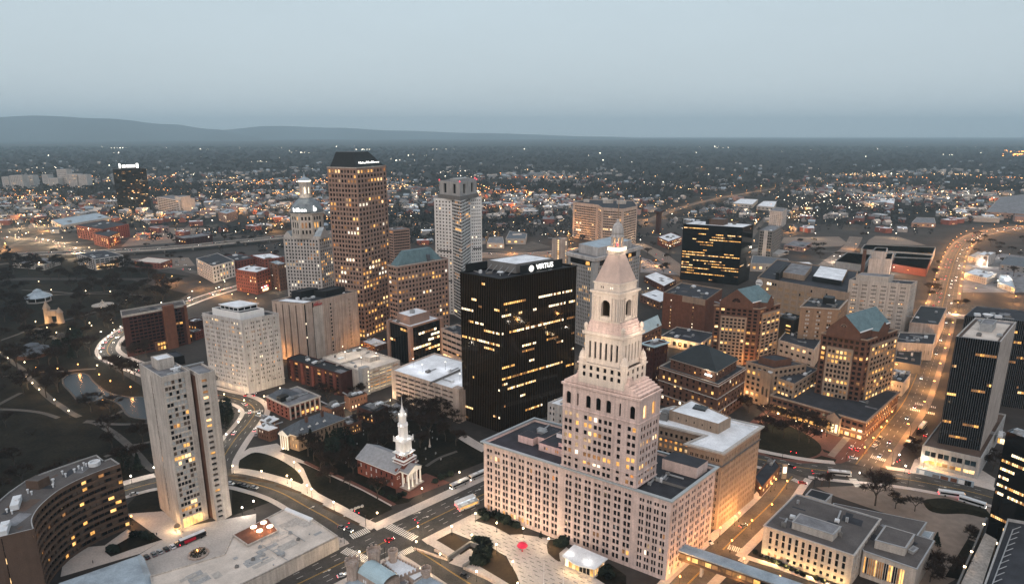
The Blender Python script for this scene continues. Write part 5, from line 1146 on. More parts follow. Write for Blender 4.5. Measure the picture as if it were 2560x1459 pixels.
pd.shell(Gq, 0, 11, [fc(3, 1, .7, .7, 1, 1, 0, (.5, .5), (.5, 2), .5, lits=('shop',))], 'tan_limestone'); gable(pd, Gq, 11, 12, 3.4, 'tan_limestone', 'dark_copper', 'entrance_gable')
for t in (.78, .86, .95): p = add(lerp(pd.P[0], pd.P[1], t), mulv(n, 2.5)); pd.light((*p, 4), 900, (1, .62, .28), .4, 'shop_light')
u3 = nrm(sub(pd.P[2], pd.P[1])); n3 = (u3[1], -u3[0])
for t in (.08, .2, .35, .5): p = add(lerp(pd.P[1], pd.P[2], t), mulv(n3, 3)); pd.light((*p, 5), 1100, (1, .40, .14), .4, 'shop_light')
pd.finish()
# linking block between the gabled towers
lk1 = bld('stepped_link_block', 'stepped stone and brick block linking the two gabled towers', 'office building', zG(840, 830), zG(1060, 890), zG(1320, 850), z=30, wall='tan_limestone', roof='dark_roof', fin=False, par=1, fl=fc(5, 7, .55, .55, .3, lits=('warm', 'gold', 'amber')), fr=fc(7, 7, .6, .55, .3, lits=('warm', 'gold', 'amber')), units=5)
lk1.pent(.2, .7, .2, .8, 29, 34, 'brown_brick', 'dark_roof'); lk1.finish()
l2 = bld('arched_corner_block', 'pale stone corner block with three tall arched windows', 'office building', zG(930, 880), zG(1040, 935), zG(1110, 850), z=27, wall='tan_limestone', roof='dark_roof', fl=fc(3, 1, .5, .5, .1, 1, 0, (1, 1), (6, 8), .6, arch=(0,)), fr=None)
bld('glazed_bay_block', 'brick block with sloping glazed bays below the nearer gabled tower', 'office building', zG(1085, 960), zG(1225, 1010), zG(1420, 890), z=24, wall='tan_limestone', roof='dark_roof', fl=fc(4, 6, .6, .55, .35, lits=('warm', 'gold', 'amber')), fr=fc(6, 6, .6, .55, .4, lits=('warm', 'gold', 'amber')), units=2)
bld('rear_terrace_block', 'low cream block with terrace openings behind the stepped link', 'building', zG(1095, 660), zG(1380, 740), zG(1440, 650), z=18, wall='pale_concrete', roof='dark_roof', fl=fc(6, 3, .5, .4, .1), fr=None)
sb_ = bld('lit_bar_block', 'dark block with three amber window bars between the hotels', 'building', zG(1110, 480), zG(1225, 510), zG(1270, 470), z=30, wall='black_metal', roof='black_roof', fl=fc(1, 8, .5, .42, .2, 1, 0, (4, 1), (1, 1), .3, hot={5: 1, 6: 1, 4: 1}, lits=('gold',)), fr=None)
# tan hotel, beige store, white gridded block, theatre
th = bld('tan_hotel', 'tan brick hotel with paired pale windows and cluttered black roof', 'hotel', zG(1272, 395), zG(1572, 415), zG(1640, 340), z=46, wall='tan_brick', roof='black_roof', fin=False, par=1, fl=fc(3, 12, .36, .5, .05, 2, .1, (2, 2), (1, 2.5), .3, dark=('blind', 'blind', 'dark_glass')), fr=fc(6, 12, .4, .5, .1, 1, 0, (1, 1), (1, 2.5), .3), units=9)
th.cornice(th.P, 44.8, .8, .7, 'limestone'); th.mb('tank_house', 'black_metal').box(th.uv(.55, .4), nrm(sub(th.P[2], th.P[1])), 5, 4, 45, 51); th.finish()
st = bld('beige_store', 'large beige store building with rows of bricked-up panels', 'store', zG(930, 165), zG(1655, 290), zG(1725, 118), z=38, wall='tan_limestone', roof='dark_roof', fin=False, par=1.2, fl=fc(13, 6, .62, .56, 0, 1, 0, (2, 2), (1, 4), .12, dark=('tan_panel',)) if False else None, fr=fc(7, 7, .3, .4, .05, dark=('brown_blind', 'dark_glass')))
u = nrm(sub(st.P[1], st.P[0])); n = (u[1], -u[0]); pm('tan_panel', (.33, .22, .13), .9, .2, .3, .15)
for j in range(5):
 for i in range(11):
  if random.random() < .85:
   c = add(lerp(st.P[0], st.P[1], .12 + .08 * i), mulv(n, .03)); st.panes.append(((*c, 5 + j * 6), 5.0, 3.6, u, n, 'tan_panel'))
for t, z, w, m_ in ((.13, 33, 2, 'pale'), (.16, 33, 2, 'pale'), (.19, 33, 2, 'dark_glass'), (.22, 33, 2, 'dark_glass'), (.13, 27, 2, 'warm'), (.62, 33, 1.6, 'dark_glass'), (.78, 32, 1.6, 'dark_glass'), (.7, 22, 1.6, 'dark_glass'), (.5, 27, 1.4, 'dark_glass'), (.9, 22, 4, 'black_glass')): st.panes.append(((*add(lerp(st.P[0], st.P[1], t), mulv(n, .06)), z), w, 2.6, u, n, m_))
st.pent(.25, .8, .1, .42, 37, 42.5, 'black_metal', 'white_roof', par=.3); st.pent(.2, .7, .5, .75, 37, 43, 'tan_limestone', 'grey_roof', par=.4); st.pent(.05, .5, .76, .80, 37, 45, 'black_metal', 'black_roof', par=.2)
rd = MB(); c = add(lerp(st.P[0], st.P[1], .03), mulv(n, .4)); rd.tube((*c, 32), (*add(c, mulv(n, .3)), 32), 4, 4, 20); rd.build('round_sign', 'white_paint', st.root, st.o)
rd = MB(); rd.box(add(c, mulv(n, .45)), u, 3.2, .1, 31.4, 32.2); rd.build('round_sign_bar', 'car_blue', st.root, st.o); st.finish()
wgd = bld('white_gridded_block', 'white block with small grouped slit windows and dark roof', 'office building', zG(1655, 185), zG(2148, 222), zG(2198, 196), z=50, wall='pale_concrete', roof='dark_roof', fin=False, fl=fc(6, 11, .52, .28, .10, 4, .12, (2, 2), (4, 2.5), .3, hot={6: .6, 3: .25}), fr=fc(3, 11, .3, .3, .05), units=4)
wgd.pent(.1, .9, .38, .9, 49, 55, 'limestone', 'grey_roof'); wgd.light((*add(lerp(wgd.P[0], wgd.P[1], .45), (0, 4)), 52.5), 500, (1, .85, .6)); wgd.finish()
bt = bld('dark_roof_theatre', 'cream blank-walled hall with large dark flat roof by the wide street', 'hall', zH(1000, 745), zH(1262, 770), zH(1338, 612), z=22, wall='warm_concrete', roof='black_roof', fl=None, fr=fc(12, 1, .1, .6, .3), units=2)
bld('cream_annex', 'cream annex with roof plant between theatre and gabled tower', 'building', zH(868, 925), zH(1215, 945), zH(1240, 850), z=15, wall='pale_concrete', roof='dark_roof', fl=fc(8, 1, .1, .3, .1), fr=fc(2, 1, .3, .3, .5), units=7)
bld('black_shed', 'windowless black shed below the cream annex', 'building', zH(862, 1100), zH(1100, 1140), zH(1110, 1010), z=8, wall='dark_concrete', roof='black_roof')
bld('white_corner_house', 'small white corner building with dark roof by the wide street', 'building', zH(830, 1190), zH(985, 1210), zH(1005, 1190), z=10, wall='white_stone', roof='dark_roof', fl=fc(4, 2, .25, .4, .2), fr=fc(2, 2, .3, .4, .3))
bld('pink_corner_house', 'small pink-lit corner building beside the gabled tower', 'building', zH(820, 1270), zH(945, 1295), zH(1010, 1215), z=11, wall='limestone', roof='dark_roof', fl=fc(4, 2, .3, .4, .2), fr=fc(3, 2, .3, .4, .4, lits=('shop', 'warm')))
# black towers on the right
rt = bld('dark_finned_tower', 'black tower with pale vertical fins and grey roof with dish antenna', 'tower', zV(553, 292), zV(878, 332), zV(992, 186), yb=740 + 1112 / 2.911, zb=13, wall='black_glass', roof='grey_roof', fin=False, par=1.0, cap='white_stone',
         fl=fc(18, 17, .85, .34, .22, 1, 0, (.4, .4), (3, 2.5), st='curtain', fins='slate', lits=('gold', 'warm', 'dim', 'dim', 'dim'), hot={15: .6, 3: .25, 2: .03, 1: .03, 0: .5}), fr=fc(46, 17, .8, .4, .0, 1, 0, (.3, .3), (3, 2.5), st='curtain', fins='white_stone'))
rz = rt.z; rt.mb('roof', 'cream_roof').poly([(*p, rz - .96) for p in rt.rect(.1, .9, .1, .9)]); rt.pent(.42, .66, .36, .66, rz - 1, rz + 4, 'grey_metal', 'grey_roof', par=.3)
for a_ in (.06, .94): rt.piece('roof_rail', 'brown_panel').box(rt.uv(.5, a_), nrm(sub(rt.P[2], rt.P[1])), ln(sub(rt.P[2], rt.P[1])) * .42, .5, rz - .9, rz - .55)
p = rt.uv(.74, .62); m = MB(); m.lathe(p, [(.3, rz - .9), (.3, rz + 3.8), (1.4, rz + 4.3), (2.8, rz + 5.8), (2.6, rz + 5.9), (1.2, rz + 4.7), (0, rz + 4.5)], 16); rt.subs.append(('dish_antenna', m, 'white_metal')); rt.finish()
po = bld('glass_podium', 'two-storey grey podium with lit glazing under the finned black tower', 'building', zV(310, 1082), zV(737, 1178), zV(918, 858), z=13, wall='grey_concrete', roof='brown_panel', fin=False, par=1.0, cap='grey_concrete',
         fl=fc(4, 2, .82, [.45, .62], .1, 2, .05, (1.2, 1.2), (.6, 1.8), .9, hot={0: 1}, lits=('gold', 'warm'), dark=('blue_glass', 'dark_glass')), fr=fc(10, 2, .3, .5, .1))
for t in (.1, .25, .4): u = nrm(sub(po.P[1], po.P[0])); n = (u[1], -u[0]); p = add(lerp(po.P[0], po.P[1], t), mulv(n, 2.5)); po.light((*p, 3.5), 800, (1, .55, .18), .4, 'shop_light')
po.finish()
bld('dark_rear_tower', 'wide black tower with grey roof rim behind the finned black tower', 'tower', zH(1600, 600), zH(1500, 684), zH(2300, 760), z=64, wall='black_glass', roof='dark_roof', par=1.2, cap='slate', fl=fc(8, 16, .85, .45, .15, 1, 0, (.3, .3), (3, 3), st='curtain', fins='slate', lits=('gold', 'warm', 'dim')), fr=fc(44, 16, .85, .45, .25, 1, 0, (.3, .3), (3, 3), st='curtain', fins='slate', lits=('gold', 'warm', 'dim', 'amber')), units=6)
lk2 = bld('lit_walkway', 'small glowing glass walkway beside the finned black tower', 'walkway', zV(858, 1020), zV(915, 1035), zV(925, 1000), z=12, z0=7.5, wall='grey_metal', roof='grey_roof', fl=fc(3, 1, .85, .8, 1, 1, 0, (.2, .2), (.2, .4), .2, lits=('shop',)), fr=None, par=.2)
# black slab at the right edge with rows of white windows
ez = 58
eb = bld('edge_black_slab', 'angled black slab with slanting rows of white lit windows at the edge', 'tower', zR(860, 60), zR(770, 95), zR(1300, 290), z=ez, wall='black_glass', roof='blue_metal_roof', fin=False, par=.6, fl=None,
         fr=fc(26, 13, .8, .32, .22, 1, 0, (.4, .4), (1, 4), st='curtain', fins=False, lits=('pale', 'pale', 'warm'), hot={10: .85, 9: .8, 8: .85, 7: .8, 6: .8, 5: .1, 4: .1, 3: .8, 2: .5, 1: .1, 0: .7}))
eb.finish()
# dark roof with pipes and pale ramp in the bottom right corner
dz = 22
dk = Bld('pipe_roof_building', 'dark flat roof crossed by pale pipes in the bottom corner', 'building', G(zR(800, 1200), dz)); DP = ccw(Gs([zR(780, 870), zR(560, 1480), zR(1250, 1700), zR(1400, 980)], dz)); dk.shell(DP, 0, dz, [None] * 4, 'dark_concrete'); dk.roof(DP, dz, 'dark_roof', 'grey_concrete', 1.2, .6)
a, b = G(zR(830, 960), dz), G(zR(640, 1460), dz); dk.piece('pipe', 'grey_metal').tube((*a, dz - .6), (*b, dz - .6), .22, .22, 6)
for k in range(10): p = lerp(a, b, k / 9.5); q = G(zR(885 - 24 * k, 985 + 56 * k), dz); d = nrm(sub(q, p)); dk.piece('pipe', 'grey_metal').tube((*p, dz - .6), (*add(p, mulv((.92, .38), 5.5)), dz - .6), .16, .16, 5)
dk.finish()
rp = Bld('pale_ramp', 'pale concrete deck with low lit parapet beside the dark roof', 'ramp', G(zR(560, 1250), 8)); RPp = ccw(Gs([zR(580, 1000), zR(685, 1060), zR(540, 1500), zR(340, 1500)], 8)); rp.mb('deck', 'pale_concrete').prism(RPp, 0, 8); a, b = G(zR(590, 880), 8), G(zR(330, 1480), 8); u = nrm(sub(b, a)); rp.mb('parapet', 'dark_concrete').box(lerp(a, b, .5), u, ln(sub(b, a)) / 2, .35, 0, 9.2)
for X, Y in ((565, 945), (455, 1190), (393, 1325)): p = G(zR(X, Y), 8); rp.piece('wall_lamp', 'globe').box(p, u, .35, .45, 9.2, 9.6); rp.light((*p, 10), 120, (1, .6, .3))
rp.finish()
# stone courthouse with its annex
cq = Bld('stone_courthouse', 'low pale stone courthouse with tall paired windows and grey roofs', 'courthouse', G(zL(700, 1050), 16)); qz = 16.0
c0_, c1_, c2_, c3_ = G(zL(285, 990), qz), G(zL(1000, 1228), qz), G(zL(1092, 1092), qz), G(zL(540, 738), qz)
uu = nrm(sub(c1_, c0_)); dvec = sub(c3_, c0_); PC = [c0_, c1_, add(c1_, dvec), c3_]
ff = fc(12, 4, .42, [.5, .5, .86, .9], .03, 1, 0, (2, 2), (.8, 1.6), .35, dark=('dark_glass', 'black_glass'), lits=('dim',))
cq.facade(PC[0], PC[1], 0, qz, ff, 'limestone'); cq.facade(PC[1], PC[2], 0, qz, fc(8, 4, .42, [.5, .5, .86, .9], 0, 1, 0, (1.5, 1.5), (.8, 1.6), .35), 'limestone'); cq.facade(PC[2], PC[3], 0, qz, None, 'limestone'); cq.facade(PC[3], PC[0], 0, qz, None, 'limestone')
low = [zL(840, 830), zL(1570, 965), zL(1632, 1110), zL(1500, 1330), zL(1090, 1180)]
cq.roof(PC, qz, 'gravel_roof', 'limestone', .6, .5, 'grey_metal'); cq.cornice(PC, qz - .5, .5, .35, 'limestone')
ax = ccw(Gs([zL(840, 815), zL(1575, 965), zL(1500, 1070), zL(1635, 1112), zL(1498, 1335), zL(1075, 1190), zL(1000, 1060), zL(760, 920)], 13.0))
for i in range(len(ax)):
 a, b = ax[i], ax[(i + 1) % len(ax)]; f = None
 if ln(sub(b, a)) > 18 and abs(nrm(sub(b, a))[0] * uu[0] + nrm(sub(b, a))[1] * uu[1]) > .95 and a[1] < 260 and nrm(sub(b, a))[0] > 0: f = fc(18, 1, .72, .8, .4, 1, 0, (.6, 4), (1, 1.4), .9, lits=('gold', 'warm', 'dim'))
 cq.facade(a, b, 0, 13, f, 'limestone')
cq.piece('roof', 'gravel_roof').poly([(*p, 12.95) for p in ax]); cq.cornice(ax, 12.6, .45, .25, 'grey_metal')
def qb(px, z0, z1, wall, roof):
 P = ccw(Gs(px, z1)); cq.piece('penthouse', wall).prism(P, z0, z1); cq.cornice(P, z1 - .3, .35, .2, 'grey_metal', 'coping'); cq.piece('penthouse_roof', roof).poly([(*p, z1 + .03) for p in ring(P, .5)])
qb([zL(510, 960), zL(835, 1062), zL(898, 998), zL(570, 895)], 15.4, 19.0, 'limestone', 'grey_roof'); qb([zL(1168, 1105), zL(1410, 1170), zL(1482, 1060), zL(1248, 990)], 12.9, 17, 'limestone', 'gravel_roof'); qb([zL(615, 750), zL(775, 800), zL(828, 745), zL(660, 702)], 0, 13.5, 'limestone', 'black_roof'); qb([zL(1430, 1180), zL(1470, 1200), zL(1508, 1170), zL(1470, 1150)], 12.9, 14.4, 'grey_concrete', 'grey_roof'); qb([zL(1500, 1060), zL(1600, 1100), zL(1635, 1045), zL(1550, 1030)], 0, 9, 'white_paint', 'blue_metal_roof')
P = ccw(Gs([zL(898, 965), zL(1035, 1015), zL(1075, 960), zL(940, 925)], 13.2)); cq.mb('skylight', 'pale_verdigris').frustum(P, ring(P, 2.2), 13.0, 14.3)
fvn = (uu[1], -uu[0])
for t in (.08, .2, .32, .45, .6, .75, .9): p = add(lerp(PC[0], PC[1], t), mulv(fvn, 3.0)); cq.light((*p, 1.6), 1000, (1, .62, .24), .3, 'uplight')
cq.patches(PC, 15.4, 8); cq.patches(ax, 12.95, 8); cq.P = [PC[3], PC[0], PC[1], PC[2]]; cq.units(7, 15.4, (.08, .92), (.12, .9), (.8, 2)); p = add(PC[1], (6, -3)); cq.light((*p, 3), 350, (1, .6, .3)); cq.finish()
# enclosed footbridge
a, b = G(zS(150, 105), 11), G(zS(1720, 640), 11); d = nrm(sub(b, a)); b = add(a, mulv(d, 85)); nn = (-d[1], d[0]); a = add(a, mulv(d, -3)); wv = 2.6
fbk = Bld('footbridge', 'enclosed footbridge with grey-blue roof and amber lit windows', 'footbridge', lerp(a, b, .3)); Pf = [add(a, mulv(nn, -wv)), add(b, mulv(nn, -wv)), add(b, mulv(nn, wv)), add(a, mulv(nn, wv))]
sp_ = fc(30, 1, .9, .8, .9, 1, 0, (.6, .6), (1, .8), .2, lits=('amber', 'dim', 'gold', 'dim'))
fbk.shell(Pf, 5.4, 10, [sp_, None, sp_, None], 'brown_panel'); fbk.mb('floor', 'dark_concrete').poly([(*p, 5.4) for p in Pf[::-1]]); fbk.mb('roof', 'blue_metal_roof').prism(ring(Pf, -.5), 10.02, 10.6)
for t in (.12, .4, .7): fbk.piece('pier', 'grey_concrete').box(lerp(a, b, t), d, .5, 1.6, 0, 5.35)
for t in (.05, .3, .55): fbk.light((*add(lerp(a, b, t), mulv(nn, -4.5)), 6), 900, (1, .52, .16))
fbk.finish()
# glazed entrance pavilion on the plaza
pz_ = 6.0
pv = Bld('entrance_pavilion', 'white-roofed glass pavilion glowing on the plaza', 'pavilion', G(zT(2100, 800))); q0, q1, q2, q3 = G(zT(1790, 610), pz_), G(zT(2255, 800), pz_), G(zT(2440, 650), pz_), G(zT(1960, 450), pz_)
PVp = ring([q0, q1, q2, q3], .8); pv.shell(PVp, .1, pz_ - .5, [fc(8, 1, .88, .8, .9, 1, 0, (.3, .3), (.3, .5), .2, lits=('shop', 'warm')), fc(5, 1, .8, .7, .7, 1, 0, (.4, .4), (.5, .6), .2, lits=('warm', 'gold')), None, None], 'limestone')
front = [lerp(q0, q1, t) for t in (0, .2, .4, .6, .8, 1)]; fn = nrm(sub(q1, q0)); fo = (fn[1], -fn[0]); wav = [0, .9, 1.8, 1.9, 1.0, 0]
RFp = [add(p, mulv(fo, w)) for p, w in zip(front, wav)] + [q2, q3]; pv.mb('roof', 'white_roof').prism(ccw(RFp), pz_ - .48, pz_, 0, None, True)
for X, Y in ((1895, 588), (2150, 702)): p = G(zT(X, Y), pz_); pv.mb('roof_lamp', 'white_globe').lathe(p, [(.3, pz_ + .02), (.35, pz_ + .4), (0, pz_ + .5)], 8); pv.light((*p, pz_ + 1.2), 260, (1, .95, .85))
for t in (.2, .5, .8): p = add(lerp(q0, q1, t), mulv(fo, 2.8)); pv.light((*p, 3), 420, (1, .66, .3), .4, 'entrance_light')
pv.finish()
# ================================================================ church with the white steeple
ez_ = 9.6
e0, e1 = G(zO(168, 908), ez_), G(zO(670, 1110), ez_); CU = nrm(sub(e1, e0)); CW = (-CU[1], CU[0])        # along the nave, across it
wid = 17.5; NL_ = ln(sub(e1, e0))
def cp(a, b): return add(e1, add(mulv(CU, a), mulv(CW, b)))       # a metres ahead of the front wall, b metres across
chb = Bld('brick_church', 'red brick church with grey roof, columned portico and floodlit white steeple', 'church', cp(-8, wid / 2))
NP = [cp(-NL_, 0), cp(0, 0), cp(0, wid), cp(-NL_, wid)]
wn = fc(7, 2, .30, [.50, .62], .0, 1, 0, (1, 1), (.5, 1.1), .25, dark=('blind', 'dark_glass'))
chb.shell(NP, 0, ez_, [wn, fc(3, 1, .10, .3, 0, 1, 0, (.6, .6), (.6, 6), .2, arch=(0,), dark=('white_paint',)), fc(7, 2, .3, .55, .0, 1, 0, (1, 1), (.5, 1.1), .25), None], 'red_brick')
chb.cornice(NP, ez_ - .5, .6, .5, 'white_paint')
O = ring(NP, -.7); f, k = lerp(O[1], O[2], .5), lerp(O[0], O[3], .5); rzz = ez_ + 5.4
m = chb.mb('roof', 'grey_slate'); m.quad((*O[0], ez_ + .15), (*O[1], ez_ + .15), (*f, rzz), (*k, rzz)); m.quad((*f, rzz), (*O[2], ez_ + .15), (*O[3], ez_ + .15), (*k, rzz))
g = chb.mb('gable', 'red_brick'); g.poly([(*NP[1], ez_), (*NP[2], ez_), (*lerp(NP[1], NP[2], .5), rzz - .2)]); g.poly([(*NP[3], ez_), (*NP[0], ez_), (*lerp(NP[0], NP[3], .5), rzz - .2)])
# portico
pd0 = 2.6; px0, px1 = wid * .20, wid * .80
PPp = [cp(6.2, px0), cp(6.2, px1), cp(-.5, px1), cp(-.5, px0)]
wp = chb.mb('portico', 'white_paint'); wp.prism(PPp, 8.9, 10.0, 0, None, True)
apex = lerp(PPp[0], PPp[1], .5); ab = lerp(PPp[3], PPp[2], .5)
wp.poly([(*PPp[0], 10), (*PPp[1], 10), (*apex, 12.7)]); pr = chb.mb('portico_roof', 'grey_slate'); O2 = [cp(6.7, px0 - .5), cp(6.7, px1 + .5), cp(-.5, px1 + .5), cp(-.5, px0 - .5)]; ap2 = lerp(O2[0], O2[1], .5); ab2 = lerp(O2[3], O2[2], .5)
pr.quad((*O2[0], 10.05), (*ap2, 12.95), (*ab2, 12.95), (*O2[3], 10.05)); pr.quad((*ap2, 12.95), (*O2[1], 10.05), (*O2[2], 10.05), (*ab2, 12.95))
for a_, b_ in ((5.6, px0 + .6), (5.6, px0 + .34 * (px1 - px0)), (5.6, px0 + .66 * (px1 - px0)), (5.6, px1 - .6), (1.2, px0 + .6), (1.2, px1 - .6)):
 m = MB(); m.lathe(cp(a_, b_), [(.72, .5), (.72, .8), (.56, .9), (.5, 8.2), (.7, 8.5), (.7, 8.9)], 12); chb.subs.append(('column', m, 'white_paint'))
st_ = chb.mb('steps', 'sidewalk')
for q in range(3): st_.prism([cp(7.6 - q * .6, px0 - 1), cp(7.6 - q * .6, px1 + 1), cp(0.05, px1 + 1), cp(0.05, px0 - 1)], .17 * q, .17 * (q + 1))
n = CU
for b_ in (wid * .35, wid * .5, wid * .65): chb.panes.append(((*cp(.06, b_), 2.4), 1.5, 3.6, CW, CU, 'white_paint'))
for b_, zz_ in ((1.9, 7.2), (wid - 1.9, 7.2)): chb.panes.append(((*cp(.08, b_), 6.4), 2.0, 1.6, CW, CU, 'white_paint')); chb.panes.append(((*cp(.12, b_), 6.4), 1.6, 1.2, CW, CU, 'red_brick'))
def oval(c, r, s_, nrm_, u_):
 m = MB(); P = [(c[0] + u_[0] * r * s_ * math.cos(t), c[1] + u_[1] * r * s_ * math.cos(t), c[2] + r * math.sin(t)) for t in [6.2832 * k / 14 for k in range(14)]]
 for i in range(14): m.tube(P[i], P[(i + 1) % 14], .13, .13, 4, 0, False)
 chb.subs.append(('oval_window_frame', m, 'white_paint'))
chb.mb('front_parapet', 'red_brick').box(cp(-.6, wid / 2), CW, wid / 2 - .6, .5, ez_ - .1, 11.6)
for b_, zz_, s_ in ((2.6, 10.6, 1.5), (5.3, 12.7, 1), (wid - 5.3, 12.7, 1), (wid - 2.6, 10.6, 1.5)): oval((*cp(.1, b_), zz_), .75, s_, CU, CW)
# tower stages, centred just behind the front wall
tc_ = cp(-1.6, wid / 2)
def ts(h, hh=None): hh = hh or h; return [add(tc_, add(mulv(CU, a * h), mulv(CW, b * hh))) for a, b in ((-1, -1), (1, -1), (1, 1), (-1, 1))]
bt_ = chb.mb('tower_base', 'red_brick'); bt_.prism(ts(3.7, 4.3), 9, 15.2); chb.cornice(ts(3.7, 4.3), 13.4, .4, .7, 'white_paint', 'ledge'); chb.cornice(ts(3.7, 4.3), 15.2, .5, .8, 'white_paint', 'ledge'); bt_.prism(ts(3.3), 15.7, 18.6)
for d_, u_ in ((CU, CW), ((-CW[0], -CW[1]), CU)):
 c = add(tc_, mulv(d_, 3.36)); 
 for q in (-1.4, 1.4): p = add(c, mulv(u_, q)); P = [(p[0] + u_[0] * .62 * math.cos(t), p[1] + u_[1] * .62 * math.cos(t), 17.2 + .75 * math.sin(t)) for t in [6.2832 * k / 14 for k in range(14)]]; chb.piece('round_opening', 'black_glass').poly(P); oval((p[0], p[1], 17.2), .7, .85, d_, u_)
wt = chb.mb('steeple', 'white_paint')
chb.cornice(ts(3.3), 18.5, .7, 1.1, 'white_paint', 'ledge')
wt.prism(ts(3.0), 19.2, 26.2)
for d_, u_ in ((CU, CW), ((-CU[0], -CU[1]), CW), (CW, CU), ((-CW[0], -CW[1]), CU)):
 for q in (-2.6, -1.5, 1.5, 2.6): p = add(add(tc_, mulv(d_, 3.15)), mulv(u_, q)); wt.tube((*p, 19.3), (*p, 25.4), .3, .26, 7)
 p = add(tc_, mulv(d_, 3.03)); wt.box(p, u_, .85, .05, 20.2, 24.0)
chb.cornice(ts(3.1), 25.3, .9, .9, 'white_paint', 'ledge'); wt.prism(ts(3.9), 26.25, 26.5)
bal = chb.mb('balustrade', 'white_paint'); Pq = ts(3.7)
for i in range(4):
 a, b = Pq[i], Pq[(i + 1) % 4]; bal.box(lerp(a, b, .5), nrm(sub(b, a)), 3.7, .12, 27.1, 27.35)
 for k_ in range(9): bal.box(lerp(a, b, k_ / 8.0), (1, 0), .11, .11, 26.5, 27.1)
 wt.lathe(a, [(.3, 26.5), (.35, 27.6), (.15, 28), (.3, 28.5), (0, 28.8)], 8)
wt.lathe(tc_, [(2.35, 26.5), (2.35, 33.6), (2.7, 33.9), (2.9, 34.3), (2.9, 34.7), (2.5, 34.8)], 8, rot=.4)
for i in range(8):
 a_ = 6.2832 * i / 8 + .4; p = (tc_[0] + 2.45 * math.cos(a_), tc_[1] + 2.45 * math.sin(a_)); wt.tube((*p, 26.6), (*p, 33.6), .26, .22, 6)
 if i == 0: bal = chb.piece('balustrade', 'white_paint')
 p = (tc_[0] + 2.65 * math.cos(a_), tc_[1] + 2.65 * math.sin(a_)); bal.tube((*p, 34.8), (*p, 35.7), .12, .12, 5)
bal.lathe(tc_, [(2.7, 35.6), (2.78, 35.75), (2.65, 35.9)], 16)
wt.lathe(tc_, [(1.85, 34.8), (1.8, 39.6), (2.1, 39.9), (2.3, 40.3), (2.3, 40.6), (1.6, 40.7)], 16)
for i in range(10): a_ = 6.2832 * i / 10; p = (tc_[0] + 1.9 * math.cos(a_), tc_[1] + 1.9 * math.sin(a_)); wt.tube((*p, 35), (*p, 39.6), .2, .18, 6)
chb.piece('balustrade', 'white_paint').lathe(tc_, [(2.1, 40.6), (2.2, 41.3), (2.05, 41.35), (2.0, 40.7)], 16); wt.lathe(tc_, [(1.25, 40.7), (1.25, 42.6), (1.5, 42.8), (1.2, 43.2), (.75, 44.2), (.45, 45.0), (.3, 46), (.12, 48.5), (.06, 51)], 12)
va = chb.mb('weathervane', 'gold_leaf') if False else chb.mb('weathervane', 'tan_limestone'); va.lathe(tc_, [(.05, 50.9), (.35, 51.2), (.05, 51.5)], 8); va.box(tc_, CW, .9, .05, 51.7, 52.0)
chb.panes.append(((*cp(-1.55, wid / 2), 50), .01, .01, CW, CU, 'white_paint'))
for a_ in range(4):
 an = 6.2832 * a_ / 4 + .3 + math.atan2(CU[1], CU[0])
 for r_, z_, w_ in ((5.0, 19.2, 260), (3.4, 27.4, 200), (2.9, 35.4, 150), (2.3, 41.6, 90)): chb.light((tc_[0] + r_ * math.cos(an), tc_[1] + r_ * math.sin(an), z_), w_ * .5, (1, .90, .80), .15)
 for r_, z_ in ((4.2, 19.45), (1.95, 41.0)): wl = chb.mb('steeple_lamp', 'white_globe'); wl.lathe((tc_[0] + r_ * math.cos(an + .5), tc_[1] + r_ * math.sin(an + .5)), [(.12, z_), (.2, z_ + .2), (0, z_ + .4)], 6)
chb.finish()

# ================================================================ castle-like museum, bottom centre
cas = Bld('castle_museum', 'castle-like stone museum with round towers and pale blue vaulted roof', 'museum', G((1010, 1440), 10))
def tower(p, r, z): 
 m = cas.piece('round_tower', 'warm_concrete'); m.lathe(p, [(r, 0), (r, z - 1.6), (r + .45, z - 1.2), (r + .45, z), (r - .1, z), (r - .1, z - .8), (0, z - .8)], 16)
 for i in range(9): a_ = 6.2832 * i / 9; m.box((p[0] + (r + .2) * math.cos(a_), p[1] + (r + .2) * math.sin(a_)), (-math.sin(a_), math.cos(a_)), .5, .25, z, z + .9)
for X, Y, r, z in ((590, 110, 2.6, 17), (160, 325, 2.6, 17), (975, 145, 1.7, 14.5), (1635, 500, 1.8, 14)): tower(G(zQ(X, Y), z), r, z)
cz_ = 12.5
vq = [G(zQ(270, 560), cz_), G(zQ(640, 345), cz_), G(zQ(1110, 640), cz_), G(zQ(760, 860), cz_)]
VP = ccw(vq); cas.piece('wall', 'warm_concrete').prism(VP, 0, cz_)
for i in range(4):
 pass
vr = cas.mb('vaulted_roof', 'pale_verdigris'); A, Bq = vq[0], vq[1]; D_, C4 = vq[3], vq[2]; prof = [(0, 0), (.08, 1.3), (.25, 2.3), (.5, 2.7), (.75, 2.3), (.92, 1.3), (1, 0)]
for (a, h), (b, h2) in zip(prof, prof[1:]): vr.quad((*lerp(A, Bq, a), cz_ + h), (*lerp(A, Bq, b), cz_ + h2), (*lerp(D_, C4, b), cz_ + h2), (*lerp(D_, C4, a), cz_ + h))
cas.mb('roof_gable', 'warm_concrete').poly([(*lerp(A, Bq, a), cz_ + h) for a, h in prof])
wq = [zQ(770, 370), zQ(1040, 265), zQ(1500, 500), zQ(1100, 660)]; WP = ccw(Gs(wq, 10)); cas.piece('wall', 'warm_concrete').prism(ring(WP, -.3), 0, 9.9); cas.mb('roof', 'white_roof').poly([(*p, 9.95) for p in WP]); 
